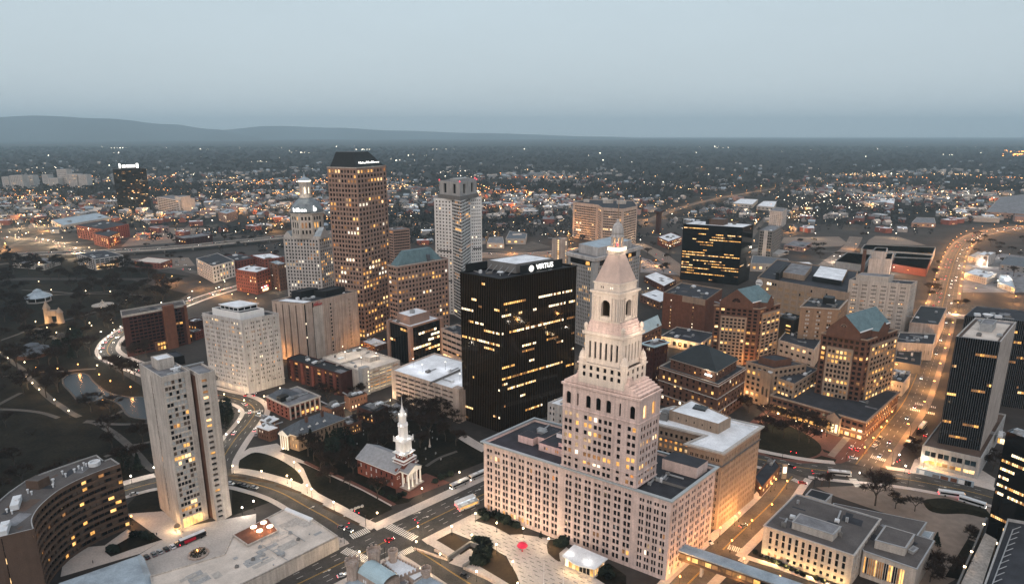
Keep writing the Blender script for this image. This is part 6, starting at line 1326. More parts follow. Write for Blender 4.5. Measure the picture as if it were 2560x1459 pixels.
for i in range(4): 
 a, b = WP[i], WP[(i + 1) % 4]
 for k in range(int(ln(sub(b, a)) / 1.6)): cas.piece('battlement', 'warm_concrete').box(lerp(a, b, (k + .5) / int(ln(sub(b, a)) / 1.6)), nrm(sub(b, a)), .45, .3, 9.6, 10.9)
for px, z, rf in (([zQ(1270, 640), zQ(1500, 505), zQ(1640, 590), zQ(1400, 740)], 9, 'white_roof'), ([zQ(1370, 790), zQ(1650, 605), zQ(2050, 820), zQ(1700, 1000)], 11, 'blue_metal_roof'), ([zQ(0, 790), zQ(250, 650), zQ(500, 800), zQ(200, 1000)], 9, 'blue_metal_roof'), ([zQ(850, 850), zQ(1100, 660), zQ(1300, 760), zQ(1100, 950)], 8, 'grey_roof')):
 P = ccw(Gs(px, z)); cas.piece('wall', 'warm_concrete').prism(P, 0, z); cas.roof(P, z + .55, rf, 'white_stone', .5, .35)
u = nrm(sub(vq[3], vq[0])); n = (u[1], -u[0])
for t in (.25, .33, .55, .63): cas.panes.append(((*add(lerp(vq[0], vq[3], t), mulv((-n[0], -n[1]) if n[1] > 0 else n, .05)), 10.2), .8, 1.5, u, n if n[1] < 0 else (-n[0], -n[1]), 'white_paint'))
cas.finish()

# ================================================================ low pale civic block with the lamp patio, and the smooth grey roof beside it
lz = 7.5
rp_ = [zM(540, 300), zM(770, 400), zM(985, 545), zM(420, 830), zM(100, 985), zM(-620, 985), zM(-640, 890), zM(0, 700), zM(70, 545)]
lo = Bld('flat_civic_block', 'wide low civic block with pale flat roof and lamp-lit patio', 'building', G(zM(450, 640), lz)); LP_ = ccw(Gs(rp_, lz))
lo.mb('wall', 'pale_concrete').prism(LP_, 0, lz - .7); lo.roof(LP_, lz, 'cream_roof', 'pale_concrete', .6, .5)
pq = ccw(Gs([zM(75, 545), zM(380, 395), zM(470, 510), zM(205, 635)], lz)); lo.mb('patio_wall', 'pale_concrete').prism(pq, lz - .55, lz + .5); lo.mb('patio_floor', 'orange_brick').poly([(*p, lz + .53) for p in ring(pq, .5)])
mq = ccw(Gs([zM(540, 305), zM(770, 400), zM(740, 420), zM(520, 325)], lz)); lo.mb('coping', 'white_paint').prism(mq, lz - .5, lz + .4)
for X, Y in ((342, 432), (255, 470), (395, 465), (307, 502)):
 p = G(zM(X, Y), lz + 3); m = MB(); m.tube((*p, lz + .5), (*p, lz + 2.9), .12, .12, 6); lo.subs.append(('lamp_post', m, 'grey_metal')); m = MB(); m.lathe(p, [(.3, lz + 2.7), (1.45, lz + 2.9), (1.5, lz + 3.1), (0, lz + 3.3)], 14); lo.subs.append(('disc_lamp', m, 'lit_band')); lo.light((*p, lz + 2.2), 420, (1, .55, .28), .4)
for X, Y in ((250, 745), (570, 520), (340, 710), (510, 710), (110, 810), (640, 575), (310, 640)): m = MB(); m.box(G(zM(X, Y), lz), (1, .2), .7, .5, lz - .55, lz + .5); m.lathe(G(zM(X, Y), lz), [(.3, lz + .5), (.3, lz + .9), (0, lz + 1)], 8); lo.subs.append(('roof_vent', m, random.choice(('grey_metal', 'dark_concrete', 'brown_panel'))))
lo.patches(LP_, lz - .6, 26, ('pale_concrete', 'limestone', 'cream_roof', 'grey_concrete'), nrm(sub(G(zM(985, 545)), G(zM(420, 830)))))
for k in range(16):
 p = G(zM(random.uniform(120, 850), random.uniform(480, 900)), lz)
 if inpoly(p, ring(LP_, 2)): m = MB(); m.lathe(p, [(.22, lz - .58), (.22, lz - .1), (.34, lz), (0, lz + .2)], 8); lo.subs.append(('roof_vent', m, 'grey_metal'))
for a_, b_ in ((zM(520, 480), zM(700, 590)), (zM(330, 620), zM(560, 760))): a, b = G(a_, lz), G(b_, lz); m = MB(); m.tube((*a, lz - .2), (*b, lz - .2), .14, .14, 6); lo.subs.append(('roof_pipe', m, 'grey_metal'))
lo.finish()
sm_ = Bld('smooth_roof_hall', 'low hall with smooth blue-grey rounded roof by the curved block', 'hall', G(zI(900, 1400), 7)); SP_ = ccw(Gs([zI(400, 1490), zI(470, 1440), zI(1080, 1228), zI(1115, 1212), zI(1140, 1240), zI(1205, 1400), zI(1205, 1500), zI(900, 1600)], 7)); sm_.mb('wall', 'grey_concrete').prism(SP_, 0, 6.6); sm_.mb('roof', 'blue_metal_roof').frustum(SP_, ring(SP_, 2.5), 6.62, 8.0); sm_.finish()

# ================================================================ buildings at the edge of downtown and beyond
ft_ = lambda **k: fc(k.pop('n', 6), k.pop('m', 5), k.pop('fw', .45), k.pop('fh', .5), k.pop('lit', .3), lits=('warm', 'gold', 'amber', 'pale'), **k)
FAR = [
 ('far_black_tower', 'distant black tower with a bright white roof sign', 'tower', (276, 419), (281, 423), (365, 421), None, 528, 'black_glass', 'black_roof', None, fc(7, 22, .86, .34, .10, 6, .04, (2, 2), (2, 4), .4, lits=('warm', 'dim', 'dim'), dark=('black_glass', 'dark_glass'))),
 ('white_office_block', 'white office block with slab end wall right of the black tower', 'office building', zA(1165, 690), zA(1330, 714), zA(1445, 698), None, zA(0, 815)[1], 'white_stone', 'grey_roof', fc(1, 7, .92, .45, .05, 8, .03), fc(1, 7, .3, .4, .1, 3, .1)),
 ('brick_grid_loft', 'low loft building with white gridded front and brick side by the park', 'building', zA(570, 1110), zA(700, 1150), zA(915, 1120), 17, None, 'white_stone', 'dark_roof', fc(8, 5, .75, .65, .05), fc(6, 5, .8, .65, .4, lits=('gold', 'warm', 'dim'))),
 ('brick_complex', 'big red brick apartment complex glowing orange beyond the highway', 'apartment block', zA(565, 900), zA(760, 930), zA(955, 890), 24, None, 'red_brick', 'dark_roof', ft_(n=10, m=7, lit=.15), ft_(n=12, m=7, lit=.35)),
 ('brick_complex_wing', 'lower wing in front of the big red brick complex', 'apartment block', zA(690, 960), zA(800, 985), zA(890, 950), 20, None, 'red_brick', 'dark_roof', ft_(n=6, m=6, lit=.2), ft_(n=6, m=6, lit=.6)),
 ('domed_museum', 'long pale grey hall with arched end beyond the brick complex', 'hall', zA(380, 860), zA(470, 900), zA(820, 840), 14, None, 'grey_concrete', 'blue_metal_roof', fc(4, 1, .4, .6, .2, arch=(0,)), fc(10, 1, .4, .5, .1)),
 ('small_brick_house_row', 'small brick row at the elevated highway edge', 'apartment block', zA(1300, 985), zA(1380, 1000), zA(1580, 970), 12, None, 'dark_red_brick', 'grey_roof', ft_(n=4, m=3), ft_(n=10, m=3)),
 ('far_brick_block', 'pinkish brick block with pale roof near the white office', 'apartment block', zA(1620, 800), zA(1680, 815), zA(1760, 790), 20, None, 'pink_panel', 'blue_metal_roof', ft_(n=5, m=5, lit=.1), ft_(n=7, m=5, lit=.1)),
 ('cream_corner_hotel', 'cream corner block of small windows beside the brick row', 'hotel', zA(1455, 1145), zA(1575, 1205), zA(1740, 1160), None, zA(0, 1330)[1], 'white_stone', 'dark_roof', ft_(n=9, m=6, lit=.06), ft_(n=7, m=4, fh=.65, lit=.15)),
 ('brick_office_row', 'brick block with bright white roof and red shop signs', 'building', zA(1745, 1225), zA(1900, 1250), zA(2005, 1215), None, zA(0, 1415)[1], 'red_brick', 'white_roof', ft_(n=9, m=6, lit=.12), ft_(n=5, m=6, lit=.05)),
 ('red_row_building', 'dark red building with pale roof behind the white-roofed brick block', 'building', zA(1640, 1130), zA(1760, 1165), zA(1900, 1140), 16, None, 'red_brick', 'dark_roof', ft_(n=6, m=4, lit=.05), ft_(n=6, m=4, lit=.05)),
 ('red_roof_terrace', 'red building with white roof terrace left of the domed tower', 'building', zA(1860, 1120), zA(1960, 1150), zA(2110, 1135), 18, None, 'red_brick', 'white_roof', ft_(n=6, m=4, lit=.05), ft_(n=6, m=4, lit=.05)),
 ('arched_brick_tower', 'brown brick block with one arched window beside the domed tower', 'building', zA(1995, 1170), zA(2065, 1195), zA(2130, 1180), None, zA(0, 1390)[1], 'brown_brick', 'blue_metal_roof', ft_(n=2, m=7, fw=.2, lit=.05), ft_(n=3, m=7, fw=.25, lit=.08)),
 ('black_office_tower', 'black glass tower with yellow lit floors and white roof', 'tower', zC(25, 888), zC(468, 916), zC(548, 890), 75, None, 'black_glass', 'white_roof', fc(30, 20, .85, .32, .34, 1, 0, (1, 1), (2, 3), st='curtain', fins=False, lits=('gold', 'gold', 'amber', 'warm')), fc(14, 20, .85, .42, .04, 1, 0, (1, 1), (2, 3), st='curtain', fins=False)),
 ('dark_slab_tower', 'small dark tower with a pale stripe near the tan field', 'tower', zC(592, 935), zC(690, 945), zC(760, 905), 42, None, 'dark_concrete', 'grey_roof', fc(5, 9, .8, .6, .03), fc(7, 9, .5, .6, .03)),
 ('white_slab_tower', 'plain white slab standing among dark trees', 'tower', zC(668, 790), zC(760, 800), zC(798, 775), 34, None, 'white_stone', 'grey_roof', fc(6, 9, .3, .4, .02), fc(3, 9, .3, .4, .02)),
 ('white_highway_hotel', 'white hotel slab with a vertical amber stripe beside the right road', 'hotel', zH(1612, 130), zH(1720, 140), zH(1780, 110), None, zH(0, 240)[1], 'white_stone', 'white_roof', fc(7, 8, .35, .4, .1), fc(3, 8, .35, .4, .15)),
 ('white_store_block', 'long cream store with white roof below the highway hotel', 'store', zH(1500, 295), zH(1700, 345), zH(1795, 300), 9, None, 'limestone', 'white_roof', fc(10, 2, .3, .4, .1), None),
 ('brown_chimney_tower', 'dark brown brick chimney tower above the suburb street', 'tower', zB(2320, 800), zB(2345, 805), zB(2362, 795), 42, None, 'dark_red_brick', 'dark_roof', None, None),
 ('brick_school', 'red brick school with white roof right of the belfry', 'building', zB(2330, 985), zB(2410, 1020), zB(2510, 985), 14, None, 'red_brick', 'white_roof', ft_(n=7, m=3), ft_(n=8, m=3)),
]
for nm, lab, cat, L_, T2, R2, z, yb, wl, rf, fl_, fr_ in FAR:
 b = bld(nm, lab, cat, L_, T2, R2, z=z, yb=yb, wall=wl, roof=rf, fl=fl_, fr=fr_, fin=False, par=.8, units=3 if 'tower' not in nm else 2, sz=(2, 5))
 if nm == 'far_black_tower':
  u = nrm(sub(b.P[2], b.P[1])); w = ln(sub(b.P[2], b.P[1]))
  for t0_, t1_, z0_, z1_ in ((.20, .25, 2, 13), (.29, .40, 3.5, 9.5), (.42, .68, 3.5, 10), (.71, .78, 2, 13)):
   m = MB(); m.box(lerp(b.P[1], b.P[2], (t0_ + t1_) / 2), u, w * (t1_ - t0_) / 2, .8, b.z + z0_, b.z + z1_); m.build('lit_sign', 'sign_white', b.root, b.o)
  b.mb('sign_rail', 'black_metal').box(lerp(b.P[1], b.P[2], .5), u, w * .32, 1.2, b.z - 1, b.z + 2)
 if nm == 'black_office_tower':
  b.pent(.3, .7, .38, .62, 74, 82, 'brown_panel', 'grey_roof'); b.pent(.3, .6, .63, .68, 74, 81, 'black_metal', 'black_roof')
 if nm == 'white_office_block': b.pent(.1, .7, -.02, .25, 0, b.z + 7, 'white_stone', 'grey_roof')
 if nm == 'dark_slab_tower':
  u = nrm(sub(b.P[1], b.P[0])); n = (u[1], -u[0]); b.mb('pale_stripe', 'white_stone').box(add(lerp(b.P[0], b.P[1], .5), mulv(n, .2)), u, 3, .3, 0, b.z)
  b.mb('podium', 'grey_concrete').box(lerp(b.P[0], b.P[2], .5), u, 24, 22, 0, 5)
 if nm == 'white_highway_hotel':
  u = nrm(sub(b.P[1], b.P[0])); n = (u[1], -u[0]); b.mb('amber_stripe', 'brown_blind').box(add(lerp(b.P[0], b.P[1], .72), mulv(n, .2)), u, 1.8, .3, 2, b.z - 2)
  for t in (.2, .8): b.light((*add(lerp(b.P[0], b.P[1], t), (0, -5)), 4), 2500, (1, .8, .6))
 if nm == 'brick_complex_wing': 
  for t in (.2, .8): b.light((*add(lerp(b.P[1], b.P[2], t), (4, -14)), 9), 7000, (1, .35, .10), .5)
 if nm == 'brown_chimney_tower': b.pent(-.4, 1.4, -.4, 1.4, b.z - 1, b.z + 2.5, 'dark_red_brick', 'dark_roof')
 if nm == 'brick_office_row':
  u = nrm(sub(b.P[2], b.P[1])); n = (u[1], -u[0]); cc_ = lerp(b.P[1], b.P[2], .55)
  for k, mt_ in enumerate(('sign_white', 'redlit', 'sign_white', 'sign_white', 'redlit')): b.piece('shop_sign', mt_).box(add(lerp(b.P[1], b.P[2], .3 + .1 * k), mulv(n, .4)), u, 1.0, .15, 6.2, 7.6)
  b.panes.append(((*add(cc_, mulv(n, .1)), 3), 12, 3.2, u, n, 'shop'))
 b.finish(100)
# arena and warehouses on the right
ar = Bld('grey_warehouse', 'vast grey-roofed warehouse with a white block and red brick front', 'warehouse', G(zH(850, 150), 10))
for px, z, wl, rf in (([zH(555, 80), zH(590, 38), zH(1235, 65), zH(1210, 125)], 14, 'limestone', 'slate'), ([zH(840, 215), zH(860, 155), zH(1195, 165), zH(1155, 262)], 11, 'red_brick', 'slate'), ([zH(320, 190), zH(430, 110), zH(650, 130), zH(590, 225)], 10, 'grey_concrete', 'slate'), ([zH(855, 150), zH(870, 115), zH(1210, 130), zH(1195, 165)], 12, 'grey_concrete', 'white_roof'), ([zH(630, 165), zH(675, 128), zH(852, 115), zH(835, 170)], 24, 'white_stone', 'slate'), ([zH(660, 95), zH(690, 65), zH(800, 70), zH(785, 105)], 34, 'white_stone', 'white_roof')):
 P = ccw(Gs(px, z)); ar.piece('wall', wl).prism(P, 0, z - .5); ar.roof(P, z, rf, wl, .5, .8)
P = ccw(Gs([zH(575, 90), zH(580, 80), zH(610, 82), zH(605, 95)], 36)); ar.piece('chimney', 'brown_brick').prism(P, 0, 36)
p, q = G(zH(665, 100), 30), G(zH(785, 108), 30); u = nrm(sub(q, p)); n = (u[1], -u[0]); t_ = ar.text('Invest', (*add(lerp(p, q, .5), mulv(n, .6)), 29), u, 8, 'verdigris')
ar.finish()
for lab, px, z in (('long pale flat-roofed depot at the right edge behind the rail yard', [zC(2270, 800), zC(2380, 690), zC(2750, 650), zC(2800, 830)], 12), ('low pale hall with flat roof left of the rail yard', [zC(1720, 880), zC(1760, 840), zC(1890, 845), zC(1900, 885)], 9), ('white-roofed depot on the far suburb street', [zC(390, 735), zC(450, 702), zC(580, 708), zC(540, 745)], 10), ('pinkish-roofed depot beside the white one on the suburb street', [zC(570, 755), zC(620, 720), zC(720, 722), zC(700, 765)], 10), ('long low shed with white roof among lights below the woods', [zC(1450, 722), zC(1470, 700), zC(1600, 702), zC(1590, 740)], 9), ('low grey transport hall with banded front left of the black glass tower', [zC(525, 1180), zC(540, 1120), zC(800, 1150), zC(830, 1190)], 12),
  ('white canopy station near the round sign', [zC(840, 1190), zC(870, 1172), zC(960, 1172), zC(985, 1188)], 7), ('blue-roofed shed by the right lamp yard', [zH(1800, 380), zH(1820, 310), zH(1920, 320), zH(1960, 440)], 7), ('pale villa cluster hall below the distant towers', [zB(1060, 1030), zB(1080, 990), zB(1180, 985), zB(1190, 1035)], 9), ('dark gabled hall with a lit glass front between the towers', [zB(1200, 1000), zB(1230, 940), zB(1360, 960), zB(1350, 1000)], 10)):
 P = ccw(Gs(px, z)); b = Bld('depot', lab, 'warehouse', P[0]); b.shell(P, 0, z, [fc(max(3, int(ln(sub(P[(i + 1) % 4], P[i])) / 9)), 1, .4, .35, .35, lits=('warm', 'pale', 'gold')) for i in range(4)], random.choice(('limestone', 'grey_concrete', 'pink_panel'))); rf = 'white_roof' if 'white' in lab else 'grey_roof' if 'pale' in lab else 'slate' if 'grey' in lab or 'dark' in lab else 'blue_metal_roof' if 'blue' in lab else 'cream_roof'
 b.roof(P, z, rf, 'limestone', .5, .8); b.finish(30)
# hospital cluster far left
for i, (X0, X1, Y0, Y1, lab) in enumerate(((25, 75, 540, 600, 'pale hospital wing at the far left edge'), (85, 180, 530, 605, 'pale hospital block with red roof beacon at the far left'), (185, 255, 530, 590, 'striped pale hospital block at the far left'), (320, 365, 525, 570, 'small pale hospital block left of the tall white one'), (370, 440, 550, 600, 'wide low pale hospital block below the tall white one'), (440, 512, 485, 595, 'tall white hospital block'), (515, 590, 520, 600, 'pale hospital block right of the tall white one'), (585, 655, 525, 600, 'windowed pale hospital block nearest the black tower'))):
 g0, g1 = G(zA(X0, Y1 + 25)), G(zA(X1, Y1 + 25)); zz_ = zg(zA((X0 + X1) / 2, Y0), lerp(g0, g1, .5)); u = nrm(sub(g1, g0)); v_ = (-u[1], u[0]); P = [g0, g1, add(g1, mulv(v_, 30)), add(g0, mulv(v_, 30))]
 b = Bld('hospital_block', lab, 'hospital', P[0], 'hospital buildings on the left skyline'); b.shell(P, 0, zz_, [fc(7, 8, .4, .5, .1, 1, 0, (2, 2), (8, 3), .4)], 'white_stone'); b.roof(P, zz_, 'grey_roof', 'white_stone', .8, 1); b.finish(40)
# elevated highway
hw = smooth_line(Gs([(-60, 652), (100, 645), (303, 637), (420, 630), (560, 617), (712, 601), (800, 592), (900, 585)]), 4)
hb = Bld('elevated_highway', 'elevated concrete highway curving behind the brick blocks', 'bridge', hw[8]); d = hb.mb('deck', 'grey_concrete'); ribbon(d, hw, 11, -11, 7.2, 0, 1.6); ribbon(hb.mb('barrier', 'pale_concrete'), hw, 11.2, 10.8, 8.2, 0, 1.2); ribbon(hb.mb('barrier', 'pale_concrete'), hw, -10.8, -11.2, 8.2, 0, 2.4); ribbon(hb.mb('roadway', 'old_lit_asphalt'), hw, 10.7, -10.7, 7.25)
for c, u in along(hw, 42, 10): m = MB(); m.box(c, u, 1.0, 5, 0, 5.6); hb.subs.append(('pier', m, 'grey_concrete'))
hb.finish()
hl2 = Bld('overpass', 'overpass crossing the wide right-hand street', 'bridge', G(zH(1400, 690))); a, b = G(zH(1290, 672), 7), G(zH(1520, 690), 7); u = nrm(sub(b, a)); hl2.mb('deck', 'grey_concrete').box(lerp(a, b, .5), u, ln(sub(b, a)) * .9, 7, 5.5, 6.8); hl2.mb('barrier', 'pale_concrete').box(add(lerp(a, b, .5), mulv((u[1], -u[0]), 6.8)), u, ln(sub(b, a)) * .9, .25, 6.82, 7.9)
for t in (-.3, .5, 1.3): hl2.piece('pier', 'grey_concrete').box(lerp(a, b, t), u, .6, 5, 0, 5.48)
hl2.finish()
# ================================================================ street lamps
def lamp_proto(kind):
 t = empty('street_lamp', (0, 0, 0), 'street lamp', 'street lamp')
 pole = MB(); pole.lathe((0, 0), [(.22, 0), (.22, .5), (.1, .7), (.075, 4.4), (.12, 4.5)] if kind == 'post' else [(.2, 0), (.2, .6), (.11, .8), (.08, 8.6)], 8)
 if kind != 'post': pole.tube((0, 0, 8.5), (1.9, 0, 9.1), .06, .05, 6)
 pole.build('pole', 'black_metal', t)
 g = MB()
 if kind == 'post': g.lathe((0, 0), [(.1, 4.5), (.36, 4.75), (.44, 5.05), (.3, 5.4), (0, 5.5)], 10)
 else: g.lathe((2.0, 0), [(.0, 8.95), (.5, 9.0), (.6, 9.15), (.35, 9.35), (0, 9.4)], 10, sq=(1.3, 1))
 return t, g
LP = {}
def lamp(px, kind, glow, watts, col, label, group, rz=0, far=1.0):
 k = (kind, glow)
 if k not in LP:
  t, g = lamp_proto(kind); g.build('globe' if kind == 'post' else 'lamp_head', glow, t); LP[k] = t
 h = 5.0 if kind == 'post' else 9.1
 p = G(px, h); 
 if kind != 'post': p = (p[0] - 2 * math.cos(rz), p[1] - 2 * math.sin(rz))
 o = place(LP[k], p[0], p[1], .1, rz, 1.0, label, group)
 if watts:
  l = bpy.data.lights.new('lamp_light', 'POINT'); l.energy = watts * (2.0 if kind == 'post' else 3.4); l.color = col; l.shadow_soft_size = .62
  lo_ = bpy.data.objects.new('lamp_light', l); COL.objects.link(lo_); lo_.parent = o; lo_.location = ((0, 0, 5.0) if kind == 'post' else (2.0, 0, 8.7))
WARM, ORG, WHT = (1, .72, .42), (1, .46, .14), (1, .88, .72)
for X, Y in ((75, 915), (325, 960), (545, 1000), (583, 1033), (607, 882), (655, 958), (718, 1082), (757, 1115), (950, 1228), (1327, 1322), (515, 765)): lamp(zJ(X, Y), 'post', 'globe', 1500, WARM, 'black post lamp with globe along the pale paths around the church green', 'lamps around the church green')
for X, Y in ((130, 440), (125, 535), (20, 640), (35, 370)): lamp(zJ(X, Y), 'post', 'white_globe', 1200, WHT, 'white globe lamp on the curved kerb right of the condominium tower', 'lamps on the curved kerb')
for X, Y in ((1715, 1110), (2040, 970), (1680, 1440)): lamp(zJ(X, Y), 'post', 'globe', 1500, WARM, 'black post lamp on the avenue pavement between church and stone tower', 'lamps on the avenue')
for X, Y in ((1660, 597), (1865, 705), (1168, 685), (1700, 828), (1965, 465)): lamp(zM(X, Y), 'post', 'globe', 1300, WARM, 'post lamp on the street corners by the castle museum', 'lamps by the museum corner')
for X, Y in ((225, 200), (508, 320), (857, 452), (1090, 697), (575, 838), (1160, 1005), (1598, 372), (1238, 225), (862, 150), (560, 15)): lamp(zT(X, Y), 'post', 'globe', 1050, WARM, 'post lamp at the edge of the patterned plaza', 'lamps around the plaza')
PK = ((370, 12), (490, 92), (820, 103), (1055, 108), (1208, 188), (968, 265), (340, 397), (300, 457), (450, 452), (540, 502), (673, 467), (857, 410), (877, 435), (1063, 382), (1080, 405), (160, 712), (235, 785), (930, 815), (1140, 812), (520, 1143), (375, 1045), (310, 985))
for X, Y in PK: lamp(zD(X, Y), 'post', 'globe', 700, ORG, 'warm path lamp among the dark trees of the park', 'lamps in the park')
for X, Y in ((5, 690), (75, 745), (250, 925), (657, 1250)): lamp(zD(X, Y), 'post', 'globe', 1100, WARM, 'path lamp on the straight diagonal path through the park', 'lamps on the diagonal park path')
for X, Y in ((345, 835), (550, 845), (745, 805), (950, 902), (1057, 965), (1250, 1022), (985, 1150)): lamp(zD(X, Y), 'post', 'orange_globe', 1500, ORG, 'orange globe lamp around the shore of the pond', 'lamps around the pond')
for X, Y in ((1155, 447), (1095, 477), (1072, 505), (1037, 537), (1010, 570), (985, 597), (960, 630), (965, 685), (1010, 745)): lamp(zD(X, Y), 'post', 'white_globe', 900, WHT, 'lamp lining the bright bend of road beside the brown slab', 'lamps on the bright road bend')
for X, Y, k in ((1037, 600, 'white_globe'), (1920, 850, 'white_globe'), (2010, 800, 'white_globe'), (1220, 533, 'white_globe')): lamp(zI(X, Y), 'post', k, 1200, WHT, 'bright white lamp on the lawns beside the condominium tower', 'lamps by the condominium tower')
lamp(zI(1040, 918), 'post', 'orange_globe', 2200, ORG, 'strong orange lamp at the end of the curved apartment block', None)
for X, Y in ((255, 695), (345, 660), (380, 625), (58, 922), (90, 893), (-60, 1010), (470, 640)): lamp(zL(X, Y), 'post', 'orange_globe', 2600, (1, .50, .17), 'post lamp along the orange street beside the beige block', 'lamps on the orange street')
for X, Y in ((1153, 297), (1085, 372), (1217, 213), (1260, 165), (1300, 90)): lamp(zL(X, Y), 'post', 'orange_globe', 2200, (1, .36, .12), 'orange lamp on the pavement before the corner shops', 'lamps before the corner shops')
for X, Y in ((1360, 432), (1045, 575), (1410, 520), (1560, 470)): lamp(zL(X, Y), 'post', 'white_globe', 1100, WARM, 'white lamp around the wide crossing before the black tower', 'lamps around the wide crossing')
for X, Y in ((437, 178), (318, 130), (398, 105), (283, 50), (540, 165), (640, 205), (745, 240)): lamp(zL(X, Y), 'post', 'globe', 500, (1, .6, .3), 'small lamp among the bare trees of the brick square', 'lamps in the brick square')
for key, step, off, col, g, w in (('jewell', 26, 8, WHT, 'white_globe', 900), ('market', 24, 14, ORG, 'orange_globe', 3000), ('far_left', 38, 13, WARM, 'globe', 6500), ('mid_highway', 62, 24, ORG, 'orange_globe', 6000), ('suburb', 60, 12, ORG, 'orange_globe', 3200)):
 P, ww = ROADS[key]
 for i, (c, u) in enumerate(along(P, step, 12)):
  s = 1 if i % 2 else -1; p = (c[0] - u[1] * off * s, c[1] + u[0] * off * s)
  if key == 'jewell' and (i < 6 or i > 26): continue
  q = PRJ(p[0], p[1], 9.1)
  if q[1] < 400 or q[0] < -50 or q[0] > 2640: continue
  nm_ = {'jewell': 'the bright road past the white hotel', 'market': 'the wide right-hand street', 'far_left': 'the busy road at the far left', 'mid_highway': 'the highway between the towers', 'suburb': 'the straight suburb street above the black office tower'}[key]
  lamp(q, 'arm', g, w, col, 'arm street lamp over ' + nm_, 'arm lamps over ' + nm_, math.atan2(-u[0] * s, u[1] * s))
for px in ((1600, 640), (1640, 650), (1675, 680), (1290, 640), (1180, 640), (1080, 640), (2085, 640), (2140, 610), (2460, 650), (2520, 690), (2440, 720), (2540, 740), (2100, 640), (1960, 655), (2010, 668), (2235, 668), (2270, 675), (2530, 720), (1990, 700), (430, 690), (500, 705), (560, 722), (620, 735), (400, 700)):
 lamp(px, 'arm', 'orange_globe' if px[0] % 3 else 'white_globe', 4500, ORG if px[0] % 3 else WHT, 'tall street lamp on the roads beyond the downtown towers', 'lamps beyond downtown')

EX = [([(905, 862), (960, 848), (1010, 930), (1080, 905), (1120, 870), (700, 890)], 'post lamp in the narrow streets between the glass cube and garages', ORG, 2600),
 ([(1870, 905), (1900, 925), (1880, 960), (1850, 990), (1960, 935), (1640, 850), (1700, 860), (1760, 870), (1930, 860), (2010, 900)], 'post lamp in the lit yards around the pitched-roof block', ORG, 2600),
 ([(560, 985), (610, 1000), (660, 990), (700, 970), (650, 1040), (790, 1050), (830, 1060), (860, 1020), (930, 1010), (975, 1000)], 'post lamp between white hotel, brick apartments and garages', WARM, 2400),
 ([(1450, 900), (1560, 760), (1620, 720), (1640, 690), (1900, 640), (1950, 690)], 'post lamp in the yards behind the stone tower', WARM, 3000),
 ([(2250, 960), (2230, 1000), (2300, 820), (2330, 780), (2290, 880), (2215, 1030)], 'orange post lamp by the small white corner houses', ORG, 3000),
 ([(1830, 1350), (1880, 1300), (1930, 1260), (1760, 1400), (1700, 1440), (1860, 1395), (1950, 1440)], 'orange post lamp around the footbridge crossing', ORG, 2600),
 ([(520, 690), (560, 700), (610, 715), (690, 720), (470, 745), (640, 745), (580, 735), (540, 720)], 'post lamp in front of the cream corner hotel', WARM, 3000)]
for pts, lab, col, w in EX:
 for p in pts: lamp(p, 'post', 'orange_globe' if col == ORG else 'globe', w * 1.5, col, lab, lab.replace('post lamp', 'lamps'))
# ================================================================ cars and buses
def loft(m, prof, hw, mi=0):
 """side profile (x,z) swept across the width"""
 n = len(prof)
 for i in range(n):
  a, b = prof[i], prof[(i + 1) % n]; m.quad((a[0], hw, a[1]), (b[0], hw, b[1]), (b[0], -hw, b[1]), (a[0], -hw, a[1]), mi)
 m.poly([(x, hw, z) for x, z in prof[::-1]], mi); m.poly([(x, -hw, z) for x, z in prof], mi)
def wheel_bm(r, w):
 m = MB(); m.tube((0, -w / 2, 0), (0, w / 2, 0), r, r, 12); return m
CARS = {}
def car_proto(col, lights):
 t = empty('parked_car' if not lights else 'car', (0, 0, 0), 'car', 'car')
 b = MB(); loft(b, [(-2.2, .35), (2.2, .35), (2.25, .75), (1.15, .92), (-1.9, .98), (-2.25, .85)], .9)
 rp = [(-1.75, .98), (-1.25, 1.46), (.25, 1.46), (1.05, .93)]
 b.poly([(-1.25, .68, 1.47), (-1.25, -.68, 1.47), (.25, -.68, 1.47), (.25, .68, 1.47)]); b.build('body', col, t)
 g = MB(); A = [(-1.75, .82, .985), (1.05, .82, .935), (1.05, -.82, .935), (-1.75, -.82, .985)]; Bq = [(-1.25, .67, 1.455), (.25, .67, 1.455), (.25, -.67, 1.455), (-1.25, -.67, 1.455)]
 for i in range(4): g.quad(A[(i + 1) % 4], A[i], Bq[i], Bq[(i + 1) % 4])
 g.build('glazing', 'black_glass', t)
 w = wheel_bm(.33, .22).build('wheel', 'tyre', t)
 for i, (x, y) in enumerate(((1.4, .82), (1.4, -.82), (-1.4, .82), (-1.4, -.82))):
  o = w if i == 0 else w.copy()
  if i: COL.objects.link(o)
  o.location = (x, y, .33)
 for y in (.62, -.62):
  h = MB(); h.box((2.26, y), (1, 0), .03, .2, .58, .76); h.build('headlight', 'head_lamp' if lights else 'white_metal', t)
  h = MB(); h.box((-2.26, y), (1, 0), .03, .2, .66, .84); h.build('tail_light', 'tail_lamp' if lights else 'red_paint', t)
 return t
NCAR = 0
def car(p, u, col, lights, label, group, s=1.0):
 global NCAR
 k = (col, lights)
 if k not in CARS: CARS[k] = car_proto(col, lights)
 NCAR += 1; return place(CARS[k], p[0], p[1], .18, math.atan2(u[1], u[0]), s, label, group)
def carpx(h, t, col, lights, label, group=None, z=.18):
 a, b = G(h), G(t); return car(lerp(a, b, .5), nrm(sub(a, b)), col, lights, label, group)
carpx(zM(1060, 885), zM(985, 910), 'car_white', True, 'white car waiting beside the castle museum')
carpx(zM(2110, 915), zM(2045, 885), 'car_black', False, 'dark car at the kerb below the plaza')
carpx(zM(1490, 570), zM(1370, 610), 'car_red', True, 'red-lit car crossing the church junction')
